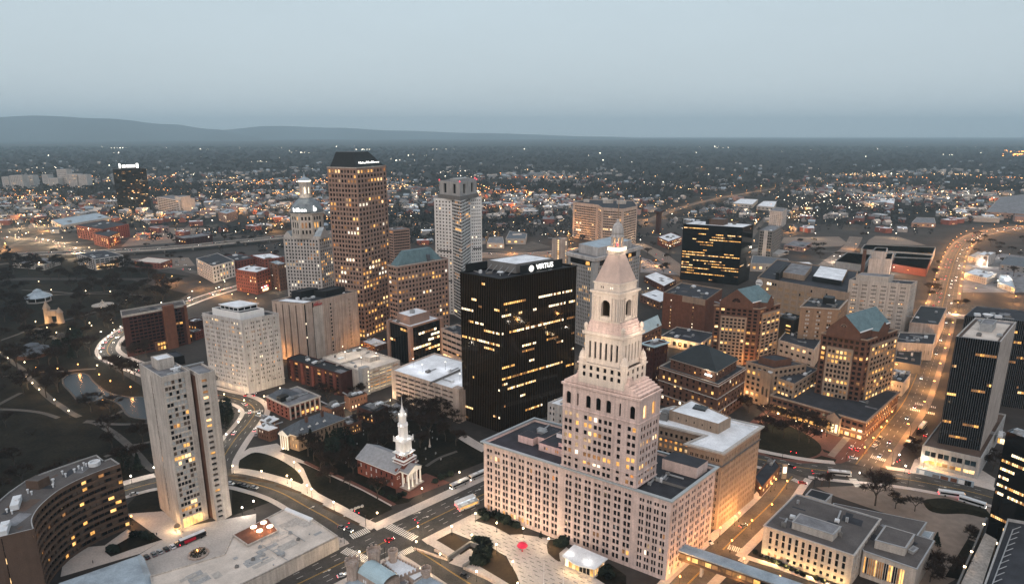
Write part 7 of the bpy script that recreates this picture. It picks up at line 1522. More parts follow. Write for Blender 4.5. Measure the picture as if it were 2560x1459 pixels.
for i, (X, Y) in enumerate(((1100, 515), (1040, 495))): carpx(zM(X, Y), zM(X - 40, Y - 18), 'car_grey', True, ('grey car with headlights stopped at the church junction', 'second car queueing behind at the church junction')[i])
for i, (X, Y, c) in enumerate(((1165, 1250, 'car_black'), (1222, 1228, 'car_grey'), (1270, 1208, 'car_silver'), (1320, 1188, 'car_black'), (1370, 1168, 'car_white'), (1412, 1150, 'car_black'))): carpx(zI(X - 12, Y - 14), zI(X + 12, Y + 14), c, False, ('black car, first in the row nearest the grey roof hall', 'grey car, second in the row on the apron', 'silver car, third in the row on the apron', 'black car in the middle of the apron row', 'white car parked in the apron row', 'black car at the end of the row nearest the shuttle bus')[i], 'cars parked on the apron')
carpx(zI(1840, 1190), zI(1890, 1200), 'car_white', False, 'white car parked against the pale civic block')
carpx(zI(1090, 745), zI(1040, 755), 'car_silver', False, 'silver car on the road left of the condominium tower')
for i, (X, Y) in enumerate(((150, 1085), (185, 1095), (265, 1110), (60, 1075))): carpx(zJ(X + 22, Y + 5), zJ(X - 22, Y - 5), ('car_black', 'car_grey', 'car_silver', 'car_white')[i], False, ('black', 'grey', 'silver', 'white')[i] + ' car parked on the dark lot under the condominium tower', 'cars parked under the condominium tower')
carpx(zJ(268, 600), zJ(262, 625), 'car_white', True, 'white car braking on the curved street by the brick houses')
carpx(zJ(280, 640), zJ(276, 660), 'car_silver', False, 'silver car parked beside the small brick houses')
carpx(zJ(195, 300), zJ(185, 315), 'car_black', True, 'dark car with red lights below the white hotel'); carpx(zJ(270, 300), zJ(262, 312), 'car_black', True, 'black car with red lights turning below the white hotel')
carpx(zL(140, 995), zL(100, 1010), 'car_grey', True, 'grey car on the orange street by the courthouse'); carpx(zL(610, 665), zL(570, 660), 'car_red', True, 'red-lit car stopping at the crosswalk of the orange street')
carpx(zL(1215, 290), zL(1195, 320), 'car_black', False, 'black car at the kerb before the corner shops'); carpx(zL(1175, 360), zL(1150, 375), 'car_white', False, 'white car at the kerb before the corner shops'); carpx(zL(1185, 330), zL(1165, 345), 'car_grey', False, 'grey car at the kerb before the corner shops'); carpx(zL(1020, 470), zL(960, 460), 'car_white', True, 'white car streaking past the brick square corner')
carpx(zL(1545, 225), zL(1520, 255), 'car_silver', True, 'silver car braking beside the finned black tower, farther of two'); carpx(zL(1565, 275), zL(1560, 290), 'car_red', True, 'small red-lit car behind trees beside the finned black tower'); carpx(zL(490, 525), zL(510, 535), 'car_black', True, 'dark car turning at the sign pillar by the annex')
carpx(zS(500, 50), zS(460, 20), 'car_white', False, 'white car parked between tower block and beige block')
# buses
def bus_proto(col, lit):
 t = empty('city_bus', (0, 0, 0), 'bus', 'bus'); L_ = 6.0
 b = MB(); loft(b, [(-L_, .4), (L_, .4), (L_, 2.6), (L_ - .25, 2.95), (-L_ + .1, 2.95), (-L_, 2.8)], 1.27); b.build('body', col, t)
 r = MB(); r.box((-2.5, 0), (1, 0), 2.0, .9, 2.97, 3.2); r.box((2.2, 0), (1, 0), 1.2, .7, 2.97, 3.15); r.build('roof_unit', 'white_metal', t)
 for y in (1.28, -1.28): g = MB(); g.box((-.2, y), (1, 0), 5.4, .015, 1.35, 2.4); g.build('window', lit, t)
 g = MB(); g.box((L_ + .015, 0), (1, 0), .015, 1.1, 1.1, 2.5); g.build('windscreen', lit, t); g = MB(); g.box((L_ + .03, 0), (1, 0), .02, .8, 2.55, 2.8); g.build('destination_sign', 'gold', t)
 w = wheel_bm(.48, .3).build('wheel', 'tyre', t)
 for i, (x, y) in enumerate(((3.6, 1.15), (3.6, -1.15), (-3.2, 1.15), (-3.2, -1.15))):
  o = w if i == 0 else w.copy()
  if i: COL.objects.link(o)
  o.location = (x, y, .48)
 for y in (.95, -.95):
  h = MB(); h.box((L_ + .02, y), (1, 0), .03, .22, .65, .9); h.build('headlight', 'head_lamp', t); h = MB(); h.box((-L_ - .02, y), (1, 0), .03, .2, .7, 1.2); h.build('tail_light', 'tail_lamp', t)
 return t
BUS = {}
def bus(h, tl, col, lit, label, group='city buses'):
 a, b = G(h, 0), G(tl, 0); u = nrm(sub(a, b)); k = (col, lit)
 if k not in BUS: BUS[k] = bus_proto(col, lit)
 c = lerp(a, b, .5); return place(BUS[k], c[0], c[1], .2, math.atan2(u[1], u[0]), 1, label, group)
bus(zM(1960, 150), zM(2105, 85), 'car_silver', 'dark_glass', 'pale bus at the church side of the avenue, nearer of two')
bus(zM(2130, 70), zM(2260, 15), 'car_silver', 'dark_glass', 'pale bus behind another at the church side of the avenue')
bus(zM(2185, 275), zM(2035, 335), 'car_silver', 'amber', 'lit bus at the plaza kerb of the avenue with red tail lights'); bus(zM(2150, 240), zM(2015, 295), 'car_white', 'cool', 'white bus in the second lane beside the lit bus')
bus(zL(965, 605), zL(800, 590), 'car_silver', 'dark_glass', 'grey bus turning across the wide crossing'); bus(zL(1460, 320), zL(1415, 370), 'car_grey', 'dark_glass', 'grey bus with red tail lights on the wide street, nearer of two'); bus(zL(1560, 195), zL(1520, 245), 'car_silver', 'dark_glass', 'grey bus with red tail lights on the wide street, farther of two')
bus(zL(1890, 780), zL(1650, 745), 'car_white', 'dark_glass', 'white-roofed bus heading right on the state street, first of two'); bus(zL(2050, 862), zL(1820, 790), 'car_white', 'black_glass', 'long white-roofed dark bus beside the green mound')
sb1 = bus(zI(1595, 1085), zI(1465, 1140), 'car_black', 'black_glass', 'black and red shuttle bus with white roof in front of the condominium tower', None); m = MB(); m.box((0, 0), (1, 0), 5.8, 1.15, 2.97, 3.02); m.build('roof', 'white_paint', sb1); m = MB(); m.box((-1.5, -1.30), (1, 0), 2.6, .02, .8, 2.3); m.build('red_panel', 'red_paint', sb1)
# traffic along the roads
def traffic(key, step, lanes, group, lab, pr=.7, cols=('car_black', 'car_white', 'car_grey', 'car_silver', 'car_red')):
 P, w = ROADS[key]
 for o, d in lanes:
  for c, u in along(P, step, random.uniform(0, step)):
   if random.random() > pr: continue
   p = (c[0] - u[1] * o, c[1] + u[0] * o); q = PRJ(p[0], p[1], 0)
   if not (-20 < q[0] < 2580 and 400 < q[1] < 1459): continue
   k = random.choice(cols); car(p, mulv(u, d), k, True, k[4:] + ' car ' + ('with headlights coming down ' if (mulv(u, d)[1] < 0) else 'with red tail lights going up ') + lab, group + ' ' + k[4:] + (' oncoming' if mulv(u, d)[1] < 0 else ' outgoing'))
traffic('jewell', 17, ((3.2, 1), (-3.2, -1)), 'traffic on the bright bend', 'the bright road bend beside the park', .5)
traffic('market', 24, ((4, 1), (8, 1), (-4, -1), (-8, -1)), 'traffic on the wide street', 'the wide right-hand street', .35)
traffic('far_left', 22, ((4, 1), (8, 1), (-4, -1), (-8, -1)), 'traffic at the far left', 'the busy road at the far left', .4)
traffic('far_ramp', 34, ((3, 1), (-3, -1)), 'traffic on the park-side ramp', 'the ramp behind the park', .4)
traffic('mid_highway', 40, ((6, 1), (-6, -1), (14, 1)), 'traffic on the middle highway', 'the highway between the towers', .5)
traffic('right_ramp', 40, ((5, 1), (-5, -1)), 'traffic on the pink ramp', 'the ramp right of the finned tower', .5)
ROADS['hw'] = (hw, 20)
for o, d in ((4, 1), (-4, -1), (8, 1), (-8, -1)):
 for c, u in along(hw, 30, random.uniform(0, 30)):
  if random.random() < .5:
   k = random.choice(('car_black', 'car_white', 'car_grey')); cc_ = car((c[0] - u[1] * o, c[1] + u[0] * o), mulv(u, d), k, True, k[4:] + ' car driving ' + ('right' if d > 0 else 'left') + ' along the elevated highway', 'cars on the elevated highway ' + k[4:] + ('right' if d > 0 else 'left')); cc_.location.z = 7.3

LOTS = [(Gs([zA(980, 1160), zA(1400, 1150), zA(1430, 1195), zA(1180, 1222)]), 14, 'the open lot beside the elevated highway'), (Gs([zB(2220, 1150), zB(2340, 1185), zB(2470, 1265), zB(2220, 1245)]), 14, 'the dark lot right of the finned tower'), (Gs([zC(2380, 1180), zC(2600, 1200), zC(2600, 1370), zC(2300, 1330)]), 16, 'the lit yard right of the wide street')]
for P, n, nm_ in LOTS:
 xs = [p[0] for p in P]; ys = [p[1] for p in P]; k = 0
 for _ in range(600):
  p = (min(xs) + 6 * random.randint(0, 60), min(ys) + 3.2 * random.randint(0, 120))
  if inpoly(p, P):
   c_ = random.choice(('car_black', 'car_white', 'car_grey', 'car_silver')); car(p, (1, .1), c_, False, c_[4:] + ' car parked on ' + nm_, c_[4:] + ' cars on ' + nm_); k += 1
   if k >= n: break
# ================================================================ traffic signals, people, umbrella and small things
def signal_proto():
 t = empty('traffic_signal', (0, 0, 0), 'signal', 'traffic signal'); m = MB(); m.tube((0, 0, 0), (0, 0, 6.6), .13, .1, 8); m.tube((0, 0, 6.3), (7.5, 0, 6.7), .09, .06, 6); m.build('pole', 'black_metal', t)
 for x in (4.2, 7.2):
  h = MB(); h.box((x, 0), (1, 0), .2, .18, 5.7, 6.75); ho = h.build('signal_head', 'black_metal', t); l = MB(); l.tube((x, -.19, 6.5), (x, -.24, 6.5), .15, .15, 8); l.tube((x, .19, 6.5), (x, .24, 6.5), .15, .15, 8); l.build('red_light', 'red_signal', ho)
 return t
sp0 = signal_proto(); SIG = ((zM(1040, 618), zM(1120, 470), 'by the pale civic block'), (zM(1225, 470), zM(1125, 425), 'at the church green corner'), (zM(1715, 572), zM(1560, 410), 'on the avenue corner by the plaza'), (zM(1390, 755), zM(1480, 640), 'beside the castle museum'), (zL(935, 480), zL(1110, 410), 'at the brick square corner'), (zL(430, 470), zL(560, 500), 'by the beige block on the state street'), (zL(1370, 535), zL(1280, 600), 'before the glass podium'), (zL(680, 695), zL(620, 545), 'at the head of the orange street'), (zL(1425, 690), zL(1420, 590), 'beside the bare lawn'))
for a, b, lab in SIG:
 p, q = G(a), G(b); u = nrm(sub(q, p)); place(sp0, p[0], p[1], .1, math.atan2(u[1], u[0]), 1, 'black mast-arm traffic signal with red light ' + lab, 'traffic signals')
def person_proto(pose):
 me = bpy.data.meshes.new('person'); sw = .22 if pose else .03
 V_ = [(0, 0, .95), (0, 0, 1.15), (0, 0, 1.40), (0, 0, 1.52), (.02, 0, 1.66), (.02, 0, 1.78), (0, .1, .92), (sw, .1, .5), (sw * .6, .1, .08), (sw * .6 + .16, .1, .04), (0, -.1, .92), (-sw * .6, -.1, .5), (-sw * 1.5, -.1, .1), (-sw * 1.5 + .14, -.1, .04), (0, .2, 1.40), (-sw * .5, .25, 1.13), (sw * .2, .26, .88), (0, -.2, 1.40), (sw * .5, -.25, 1.13), (sw, -.26, .9)]
 E_ = [(0, 1), (1, 2), (2, 3), (3, 4), (4, 5), (0, 6), (6, 7), (7, 8), (8, 9), (0, 10), (10, 11), (11, 12), (12, 13), (2, 14), (14, 15), (15, 16), (2, 17), (17, 18), (18, 19)]
 rad = [.15, .15, .15, .06, .1, .085, .09, .065, .05, .04, .09, .065, .05, .04, .07, .05, .035, .07, .05, .035]
 me.from_pydata(V_, E_, []); o = bpy.data.objects.new('person', me); COL.objects.link(o); o.modifiers.new('skin', 'SKIN'); s = o.modifiers.new('sub', 'SUBSURF'); s.levels = s.render_levels = 1
 for i, r in enumerate(rad): me.skin_vertices[0].data[i].radius = (r, r)
 me.skin_vertices[0].data[0].use_root = True
 me.materials.append(MATS['dark_cloth'])
 h = MB(); h.lathe((.02, 0), [(.03, 1.56), (.085, 1.60), (.105, 1.68), (.09, 1.77), (.04, 1.81), (0, 1.815)], 10); h.build('face', 'skin', o)
 k = MB(); k.lathe((.0, 0), [(.105, 1.69), (.115, 1.74), (.09, 1.81), (0, 1.84)], 10); k.build('hair', 'dark_cloth', o)
 return tag(o, 'person', 'person')
PPL = [person_proto(0), person_proto(1)]
for i, (px, lab) in enumerate(((zM(1620, 300), 'person standing on the pavement before the church, clear of the others'), (zM(1850, 128), 'person walking beside the church-side buses'), (zM(1905, 165), 'person in dark clothes waiting by the nearer pale bus'), (zM(2130, 380), 'person standing at the plaza kerb by the lit bus'), (zM(790, 765), 'person walking on the pale pavement below the civic block'), (zM(612, 748), 'person near the bus shelter below the civic block'), (zM(690, 727), 'person between bus shelter and street corner'), (zM(1010, 610), 'person waiting at the crosswalk by the civic block'), (zI(1440, 1110), 'person walking on the apron beside the shuttle bus'), (zI(1452, 1060), 'person standing at the lobby of the condominium tower'), (zI(1245, 1075), 'person near the dark planter on the apron'), (zL(365, 720), 'person walking on the lit pavement by the annex'), (zS(780, 190), 'person crossing by the footbridge'), (zS(600, 60), 'person at the kerb between the tower blocks'), (zP(1000, 1240), 'person in the courtyard of the curved block'))):
 p = G(px); place(PPL[i % 2], p[0], p[1], .24, random.uniform(0, 6.28), 1.0, lab, 'people on the pavements')
# red umbrella sculpture on the plaza
c = G(zT(1225, 550)); um = empty('umbrella', (c[0], c[1], .16), 'big pink-red umbrella-like canopy standing alone on the plaza', 'umbrella')
m = MB(); m.lathe((0, 0), [(.5, 0), (.35, .2), (.13, .4), (.11, 4.2)], 10); m.build('pole', 'red_paint', um)
pm('red_canopy', (.72, .03, .08), .6, .1, .5)
for i in range(8):
 a0, a1 = 6.2832 * i / 8, 6.2832 * (i + 1) / 8; m = MB(); pr_ = [(0, 4.5), (1.1, 4.25), (2.1, 3.6), (2.6, 2.9)]
 for (r0_, z0_), (r1_, z1_) in zip(pr_, pr_[1:]):
  for (b0_, b1_) in ((a0, (a0 + a1) / 2), ((a0 + a1) / 2, a1)):
   k0, k1 = (1, .97) if b0_ == a0 else (.97, 1)
   m.quad((r0_ * k0 * math.cos(b0_), r0_ * k0 * math.sin(b0_), z0_), (r1_ * k0 * math.cos(b0_), r1_ * k0 * math.sin(b0_), z1_), (r1_ * k1 * math.cos(b1_), r1_ * k1 * math.sin(b1_), z1_), (r0_ * k1 * math.cos(b1_), r0_ * k1 * math.sin(b1_), z0_))
 m.build('canopy_panel', 'red_canopy', um)
point((0, 0, 0), 60, (1, .1, .2), .3, None)
for X0, Y0, X1, Y1, lab in ((1528, 1000, 1528, 665, 'tall white flagpole on the plaza, left of two'), (1805, 1000, 1808, 835, 'tall white flagpole nearer the pavilion')):
 p = G(zT(X0, Y0 + 20)); h = max(8, zg(zT(X1, Y1), p)); f = empty('flagpole', (p[0], p[1], .15), lab, 'flagpole'); m = MB(); m.lathe((0, 0), [(.3, 0), (.3, .3), (.1, .4), (.05, h)], 8); m.build('pole', 'white_paint', f); m = MB(); m.lathe((0, 0), [(0, h), (.12, h + .1), (0, h + .22)], 8); m.build('finial', 'tan_limestone', f)
# plaza entrance ramp walls
rw = empty('ramp_wall', (*G(zT(400, 620)), 0), 'dark stone retaining walls of the sunken ramp below the plaza', 'wall')
for px, h in (([zT(170, 690), zT(480, 470)], 2.2), ([zT(480, 470), zT(720, 570)], 2.4), ([zT(385, 790), zT(700, 590)], 1.6)):
 a, b = Gs(px); m = MB(); m.box(lerp(a, b, .5), nrm(sub(b, a)), ln(sub(b, a)) / 2, .5, .1, h); m.build('wall_section', 'dark_concrete', rw, (rw.location.x, rw.location.y, 0))
sheet('path', Gs([zT(180, 720), zT(480, 520), zT(680, 595), zT(390, 790)]), .2, 'sidewalk')
for i, pl in enumerate(([zT(-20, 545), zT(190, 655)], [zT(390, 800), zT(850, 1010)], [zM(1640, 665), zM(1930, 760)])):
 a, b = Gs(pl); m = MB(); m.box(lerp(a, b, .5), nrm(sub(b, a)), ln(sub(b, a)) / 2, .35, .1, 1.1); o = m.build('low_wall', 'warm_concrete', None, (*a, 0)); tag(o, ('low tan wall along the plaza lawn, upper stretch', 'low tan wall along the plaza lawn beside the dark car', 'low tan wall at the junction corner of the plaza lawn')[i], 'wall')
# bus shelters, fountain planter, park monuments
for X, Y, lab in ((560, 835, 'glass bus shelter below the civic block, farther from the crossing'), (650, 780, 'glass bus shelter below the civic block, nearer the crossing')):
 p = G(zM(X, Y)); s_ = empty('bus_shelter', (*p, .22), lab, 'bus shelter'); u = math.atan2(MAIN[4][1] - MAIN[3][1], MAIN[4][0] - MAIN[3][0]); s_.rotation_euler = (0, 0, u)
 m = MB(); m.box((0, 0), (1, 0), 2.4, .9, 2.4, 2.55); m.build('roof', 'blue_glass', s_); m = MB(); m.box((0, .8), (1, 0), 2.3, .03, .2, 2.35); m.build('back_pane', 'blue_glass', s_)
 for x in (-2.2, 2.2): m = MB(); m.tube((x, .8, 0), (x, .8, 2.4), .06, .06, 6); m.build('post', 'grey_metal', s_)
p = G(zI(1575, 1220)); fp_ = empty('planter', (*p, .13), 'round planter with shrubs and a warm light on the apron', 'planter'); m = MB(); m.lathe((0, 0), [(4.6, 0), (4.6, .6), (4.1, .65), (4.0, .4), (0, .4)], 28); m.build('rim', 'warm_concrete', fp_)
m = MB()
for i in range(500):
 a_, r_ = random.uniform(0, 6.28), 3.6 * math.sqrt(random.random()); z_ = .45 + random.random() * .9; d = random.uniform(.12, .3); q = (r_ * math.cos(a_), r_ * math.sin(a_), z_); v1 = Vector((random.gauss(0, 1), random.gauss(0, 1), random.gauss(0, 1))).normalized() * d; v2 = v1.orthogonal().normalized() * d
 m.quad(tuple(Vector(q) - v1), tuple(Vector(q) - v2), tuple(Vector(q) + v1), tuple(Vector(q) + v2))
m.build('shrubs', 'evergreen', fp_); l_ = point((p[0] - 1, p[1] + 2, 2.0), 260, ORG, .2); l_.parent = fp_; l_.location = (-1, 1.2, 1.8); m = MB(); m.lathe((-1, 1.2), [(.15, .4), (.28, 1.5), (0, 1.8)], 8); m.build('lamp', 'orange_globe', fp_)
p = G(zI(1410, 985)); p = G(zI(1410, 1040)); kb = empty('canopy', (*p, .15), 'small glowing canopy dome at the entrance of the condominium tower', 'canopy'); m = MB(); m.lathe((0, 0), [(1.5, 2.6), (1.3, 3.4), (.8, 4.1), (0, 4.4)], 14); m.build('dome', 'tan_brick', kb); m = MB(); m.lathe((0, 0), [(1.55, 2.3), (1.6, 2.6), (1.4, 2.62)], 14); m.build('rim', 'gold', kb)
for a_ in range(4): m = MB(); m.tube((1.3 * math.cos(a_ * 1.57), 1.3 * math.sin(a_ * 1.57), 0), (1.3 * math.cos(a_ * 1.57), 1.3 * math.sin(a_ * 1.57), 2.4), .08, .08, 6); m.build('post', 'black_metal', kb)
l_ = point((0, 0, 0), 800, (1, .66, .34), .4); l_.parent = kb; l_.location = (0, -1.2, 2.0)
# memorial arch with conical towers, floodlit; bandshell; fountain; carousel roof; steel sculpture mound
p = G(zD(525, 410)); mo = empty('memorial_arch', (*p, .1), 'floodlit stone memorial arch with round conical towers in the park', 'monument')
for x, h in ((-6, 24), (6.5, 17)): m = MB(); m.lathe((x, 0), [(3.6, 0), (3.2, 4), (3.0, h * .62), (3.5, h * .64), (3.3, h * .68), (0, h)], 16); m.build('round_tower', 'tan_limestone', mo)
m = MB(); m.box((0.2, 0), (1, 0), 4.4, 2.6, 8, 13.5); m.box((0.2, 0), (1, 0), 4.4, 2.4, 0, .3); m.build('arch_span', 'tan_limestone', mo)
for x, y, w in ((-8, -8, 1700), (2, -9, 1700), (9, -8, 1500), (-3, -8, 1100)): l_ = point((0, 0, 0), w, (1, .62, .26), .5); l_.parent = mo; l_.location = (x, y, 2.5); l_.name = 'floodlight'
p = G(zD(375, 205)); bsn = empty('bandshell', (*p, .1), 'park pavilion with pale pyramid roof and dark open sides', 'pavilion'); m = MB(); m.lathe((0, 0), [(14.5, 6), (13, 7.2), (5, 11.5), (4, 13.5), (0, 15.5)], 8, rot=.39); m.build('roof', 'blue_metal_roof', bsn); m = MB(); m.lathe((0, 0), [(12.5, .1), (12.5, 1.4), (0, 1.4)], 8, rot=.39); m.build('stage', 'grey_concrete', bsn); m = MB(); m.lathe((0, 0), [(11, 1.4), (11, 5.9)], 8, rot=.39); m.build('screen', 'black_metal', bsn)
for i in range(8): a_ = .39 + i * .785; m = MB(); m.tube((12 * math.cos(a_), 12 * math.sin(a_), 1.4), (12 * math.cos(a_), 12 * math.sin(a_), 6.2), .3, .3, 8); m.build('post', 'white_paint', bsn)
p = G(zD(985, 240)); fo_ = empty('fountain', (*p, .1), 'round tiered stone fountain basin on the park lawn', 'fountain'); m = MB(); m.lathe((0, 0), [(11, 0), (11, .8), (10.3, .8), (10.2, .3), (0, .3)], 28); m.build('basin', 'limestone', fo_); m = MB(); m.lathe((0, 0), [(4, .3), (4, 1.2), (3.6, 1.5), (1, 1.8), (.8, 3), (2.2, 3.6), (2.2, 3.9), (.5, 4), (.4, 5.6), (1, 6), (0, 6.2)], 20); m.build('tiers', 'limestone', fo_)
p = G(zD(320, 720)); ca = empty('carousel_house', (*p, .1), 'low round dark-roofed carousel house among park trees', 'pavilion'); m = MB(); m.lathe((0, 0), [(15, 4), (14, 5), (6, 8.5), (5.5, 10), (0, 12)], 16); m.build('roof', 'slate', ca); m = MB(); m.lathe((0, 0), [(13, 0), (13, 4.2)], 16); m.build('wall', 'brown_brick', ca)
mound = MB(); P = Gs([zL(1540, 800), zL(1700, 790), zL(1850, 830), zL(2060, 890), zL(2055, 935), zL(1880, 900), zL(1700, 900), zL(1590, 870)]); P = ccw(smooth_line(P + [P[0]], 3)[:-1]); mound.frustum(P, ring(P, 1.6), .1, 2.2); tag(mound.build('mound', 'green_lawn'), kind='structure')
p = G(zL(840, 590)); 
p = G(zL(440, 620)); sgp = empty('sign_pillar', (*p, .2), 'dark square sign pillar with lit white panel at the street corner', 'sign'); m = MB(); m.box((0, 0), (1, 0), 1.3, .5, 0, 9); m.build('pillar', 'dark_concrete', sgp); m = MB(); m.box((0, -.53), (1, 0), 1.0, .03, 3.5, 7.4); m.build('lit_panel', 'pale', sgp)
p = G(zL(1520, 580)); mu = empty('mural_wall', (*p, .1), 'low street wall painted with white and dark figures before the glass podium', 'wall'); a, b = G(zL(1490, 575)), G(zL(1945, 690)); u = nrm(sub(b, a)); m = MB(); m.box(lerp(a, b, .5), u, ln(sub(b, a)) / 2, .25, .1, 3.4); m.build('wall_panel', 'blue_metal_roof', mu, (*p, .1))
for t, w, mt_ in ((.1, 1.2, 'white_paint'), (.35, 1.6, 'dark_concrete'), (.5, 1.8, 'orange_brick'), (.66, 1.5, 'orange_brick'), (.82, 2.2, 'white_paint'), (.9, 1.5, 'black_metal')): m = MB(); m.box(add(lerp(a, b, t), mulv((u[1], -u[0]), .29)), u, w, .03, .3, random.uniform(2, 3.2)); m.build('painted_shape', mt_, mu, (*p, .1))
# gravestones in the burying ground
gv = MB(); gv.box((0, 0), (1, 0), .35, .08, 0, .9); gv.lathe((0, 0), [(.3, .9), (.2, 1.1), (0, 1.15)], 6, sq=(1, .3)); gvo = gv.build('gravestone', 'grey_concrete'); tag(gvo, 'small grey gravestone in the dark burying ground behind the church', 'gravestone', 'gravestones behind the church')
for i in range(46):
 p = G(zJ(random.uniform(1000, 1900), random.uniform(600, 900))); q = sub(p, tc_)
 if abs(q[0] * CU[0] + q[1] * CU[1]) < 34 and abs(q[0] * CW[0] + q[1] * CW[1]) < 14: continue
 place(gvo, p[0], p[1], .12, random.uniform(-.3, .3) + 1, random.uniform(.8, 1.4))
p = G(zJ(1783, 750)); ob_ = empty('obelisk', (*p, .12), 'small white obelisk standing behind the church', 'monument'); m = MB(); m.frustum([(-.7, -.7), (.7, -.7), (.7, .7), (-.7, .7)], [(-.6, -.6), (.6, -.6), (.6, .6), (-.6, .6)], 0, 1.2); m.build('plinth', 'white_stone', ob_); m = MB(); m.frustum([(-.4, -.4), (.4, -.4), (.4, .4), (-.4, .4)], [(-.2, -.2), (.2, -.2), (.2, .2), (-.2, .2)], 1.2, 5); m.build('shaft', 'white_stone', ob_)
for o_ in [o for o in bpy.data.objects if o.type == 'LIGHT' and o.parent is None and o.name.startswith('lamp_light')]: o_.parent = um; o_.location = (0, 0, 2)
# boulders on the church lawn
bo = MB(); bo.lathe((0, 0), [(.9, 0), (1.0, .4), (.7, .8), (.2, 1.0), (0, 1.02)], 8, sq=(1.3, .9)); boo = bo.build('boulder', 'limestone'); tag(boo, 'pale boulder in the row on the church front lawn', 'boulder', 'boulders on the church lawn')
for X, Y in ((1105, 1300), (1138, 1288), (1165, 1278), (1198, 1268)): p = G(zJ(X, Y)); place(boo, p[0], p[1], .15, random.uniform(0, 6), random.uniform(.8, 1.1))
# ================================================================ trees
def bare_tree(seed, h, spread, bark, twig, nm, lab):
 rnd = random.Random(seed); t = empty(nm, (0, 0, 0), lab, 'tree'); tr = MB(); cr_ = MB(); tips = []
 def grow(p, d, l, r, lev):
  q = p + d * l; (tr if lev < 2 else cr_).tube(p, q, r, r * .68, 5 if lev < 2 else 3, 0, False)
  if lev >= 4: tips.append((p, q)); return
  for i in range((4 if lev == 0 else 3) + (rnd.random() < .4)):
   a = rnd.uniform(0, 6.28); s_ = spread * rnd.uniform(.55, 1.15); nd = (d + Vector((math.cos(a) * s_, math.sin(a) * s_, rnd.uniform(-.05, .3)))).normalized()
   grow(p + d * l * rnd.uniform(.72, 1), nd, l * rnd.uniform(.66, .9), r * .58, lev + 1)
 grow(Vector((0, 0, 0)), Vector((rnd.uniform(-.05, .05), rnd.uniform(-.05, .05), 1)).normalized(), h * .27, h * .02, 0)
 for p, q in tips:
  for k in range(11):
   b = p.lerp(q, rnd.uniform(.1, 1)); d = (q - p).normalized() + Vector((rnd.gauss(0, .7), rnd.gauss(0, .7), rnd.gauss(0, .5))); e_ = b + d.normalized() * rnd.uniform(.6, 1.8); w = Vector((rnd.gauss(0, 1), rnd.gauss(0, 1), rnd.gauss(0, 1))).normalized() * .10
   cr_.poly((tuple(b - w), tuple(b + w), tuple(e_)))
 tr.build('trunk', bark, t); cr_.build('crown', twig, t); return t
def leaf_tree(seed, h, r, mat, nm, lab, n=700, cone=False):
 rnd = random.Random(seed); t = empty(nm, (0, 0, 0), lab, 'tree'); m = MB(); m.tube((0, 0, 0), (0, 0, h * .75), h * .025, h * .008, 6); m.build('trunk', 'bark', t); m = MB()
 for i in range(n):
  z_ = rnd.uniform(.12, 1); rr_ = r * ((1.05 - z_) if cone else math.sqrt(max(.05, 1 - ((z_ - .55) / .52) ** 2))) * (.8 + .35 * math.sin(i * 2.4) * rnd.random()) * math.sqrt(rnd.uniform(.35, 1)); a = rnd.uniform(0, 6.28); c = Vector((rr_ * math.cos(a), rr_ * math.sin(a), z_ * h)); d = rnd.uniform(.25, .6)
  v1 = Vector((rnd.gauss(0, 1), rnd.gauss(0, 1), rnd.gauss(0, .6))).normalized() * d; v2 = v1.orthogonal().normalized() * d * rnd.uniform(.6, 1); m.quad(tuple(c - v1), tuple(c - v2), tuple(c + v1), tuple(c + v2))
 m.build('crown', mat, t); return t
BT = [bare_tree(11 + i, h, s, 'bark', 'twigs', 'bare_tree', 'bare tree') for i, (h, s) in enumerate(((14, 1.0), (12, 1.05), (16, .9), (11, 1.1)))]
PT = bare_tree(41, 14, .55, 'pale_bark', 'pale_bark', 'pale_tree', 'pale bare tree')
EV = [leaf_tree(5, 11, 3.6, 'evergreen', 'evergreen_tree', 'evergreen tree'), leaf_tree(6, 9, 2.8, 'evergreen', 'evergreen_tree', 'evergreen tree', 600, True)]
SHR = leaf_tree(8, 1.7, 1.5, 'evergreen', 'shrub', 'shrub', 260); SHR['category'] = 'shrub'
def trees(pr, pts, lab, group, s=(.8, 1.2)):
 for i, p in enumerate(pts):
  g = G(p); place(random.choice(pr) if isinstance(pr, list) else pr, g[0], g[1], .1, random.uniform(0, 6.28), random.uniform(*s) * (1.45 if pr in (BT, EV) else 1), lab, group)
PRK2 = Gs([(-120, 640), (330, 672), (470, 700), (400, 765), (300, 815), (250, 850), (235, 895), (300, 935), (350, 985), (365, 1060), (385, 1160), (300, 1200), (150, 1235), (-200, 1340)]); PNDP = Gs(POND)
xs_ = [p[0] for p in PRK2]; ys_ = [p[1] for p in PRK2]; cnt = 0; spots = []
while len(spots) < 178 and cnt < 20000:
 cnt += 1; p = (random.uniform(min(xs_), max(xs_)), random.uniform(min(ys_), max(ys_)))
 if not inpoly(p, PRK2) or inpoly(p, PNDP): continue
 q = PRJ(*p, 0)
 if not (-30 < q[0] < 2580 and 600 < q[1] < 1320): continue
 if 150 < q[0] < 300 and 905 < q[1] < 1000: continue
 if 70 < q[0] < 170 and 700 < q[1] < 830 or (225 < q[0] < 290 and 735 < q[1] < 790): continue
 if 0 < q[0] < 240 and 1000 < q[1] < 1150 and random.random() < .8: continue      # the open lawn
 if any(ln(sub(p, s_)) < 6 for s_ in spots): continue
 spots.append(p)
for p in spots:
 q = PRJ(*p, 0); near = 'near the pond' if q[1] > 880 and q[1] < 1060 else 'on the far side of the park' if q[1] < 820 else 'on the near dark lawn of the park' if q[1] > 1060 else 'in the middle of the park'
 place(random.choice(BT), *p, .1, random.uniform(0, 6.28), random.uniform(1.1, 1.8), 'bare brown tree ' + near, 'bare trees ' + near)
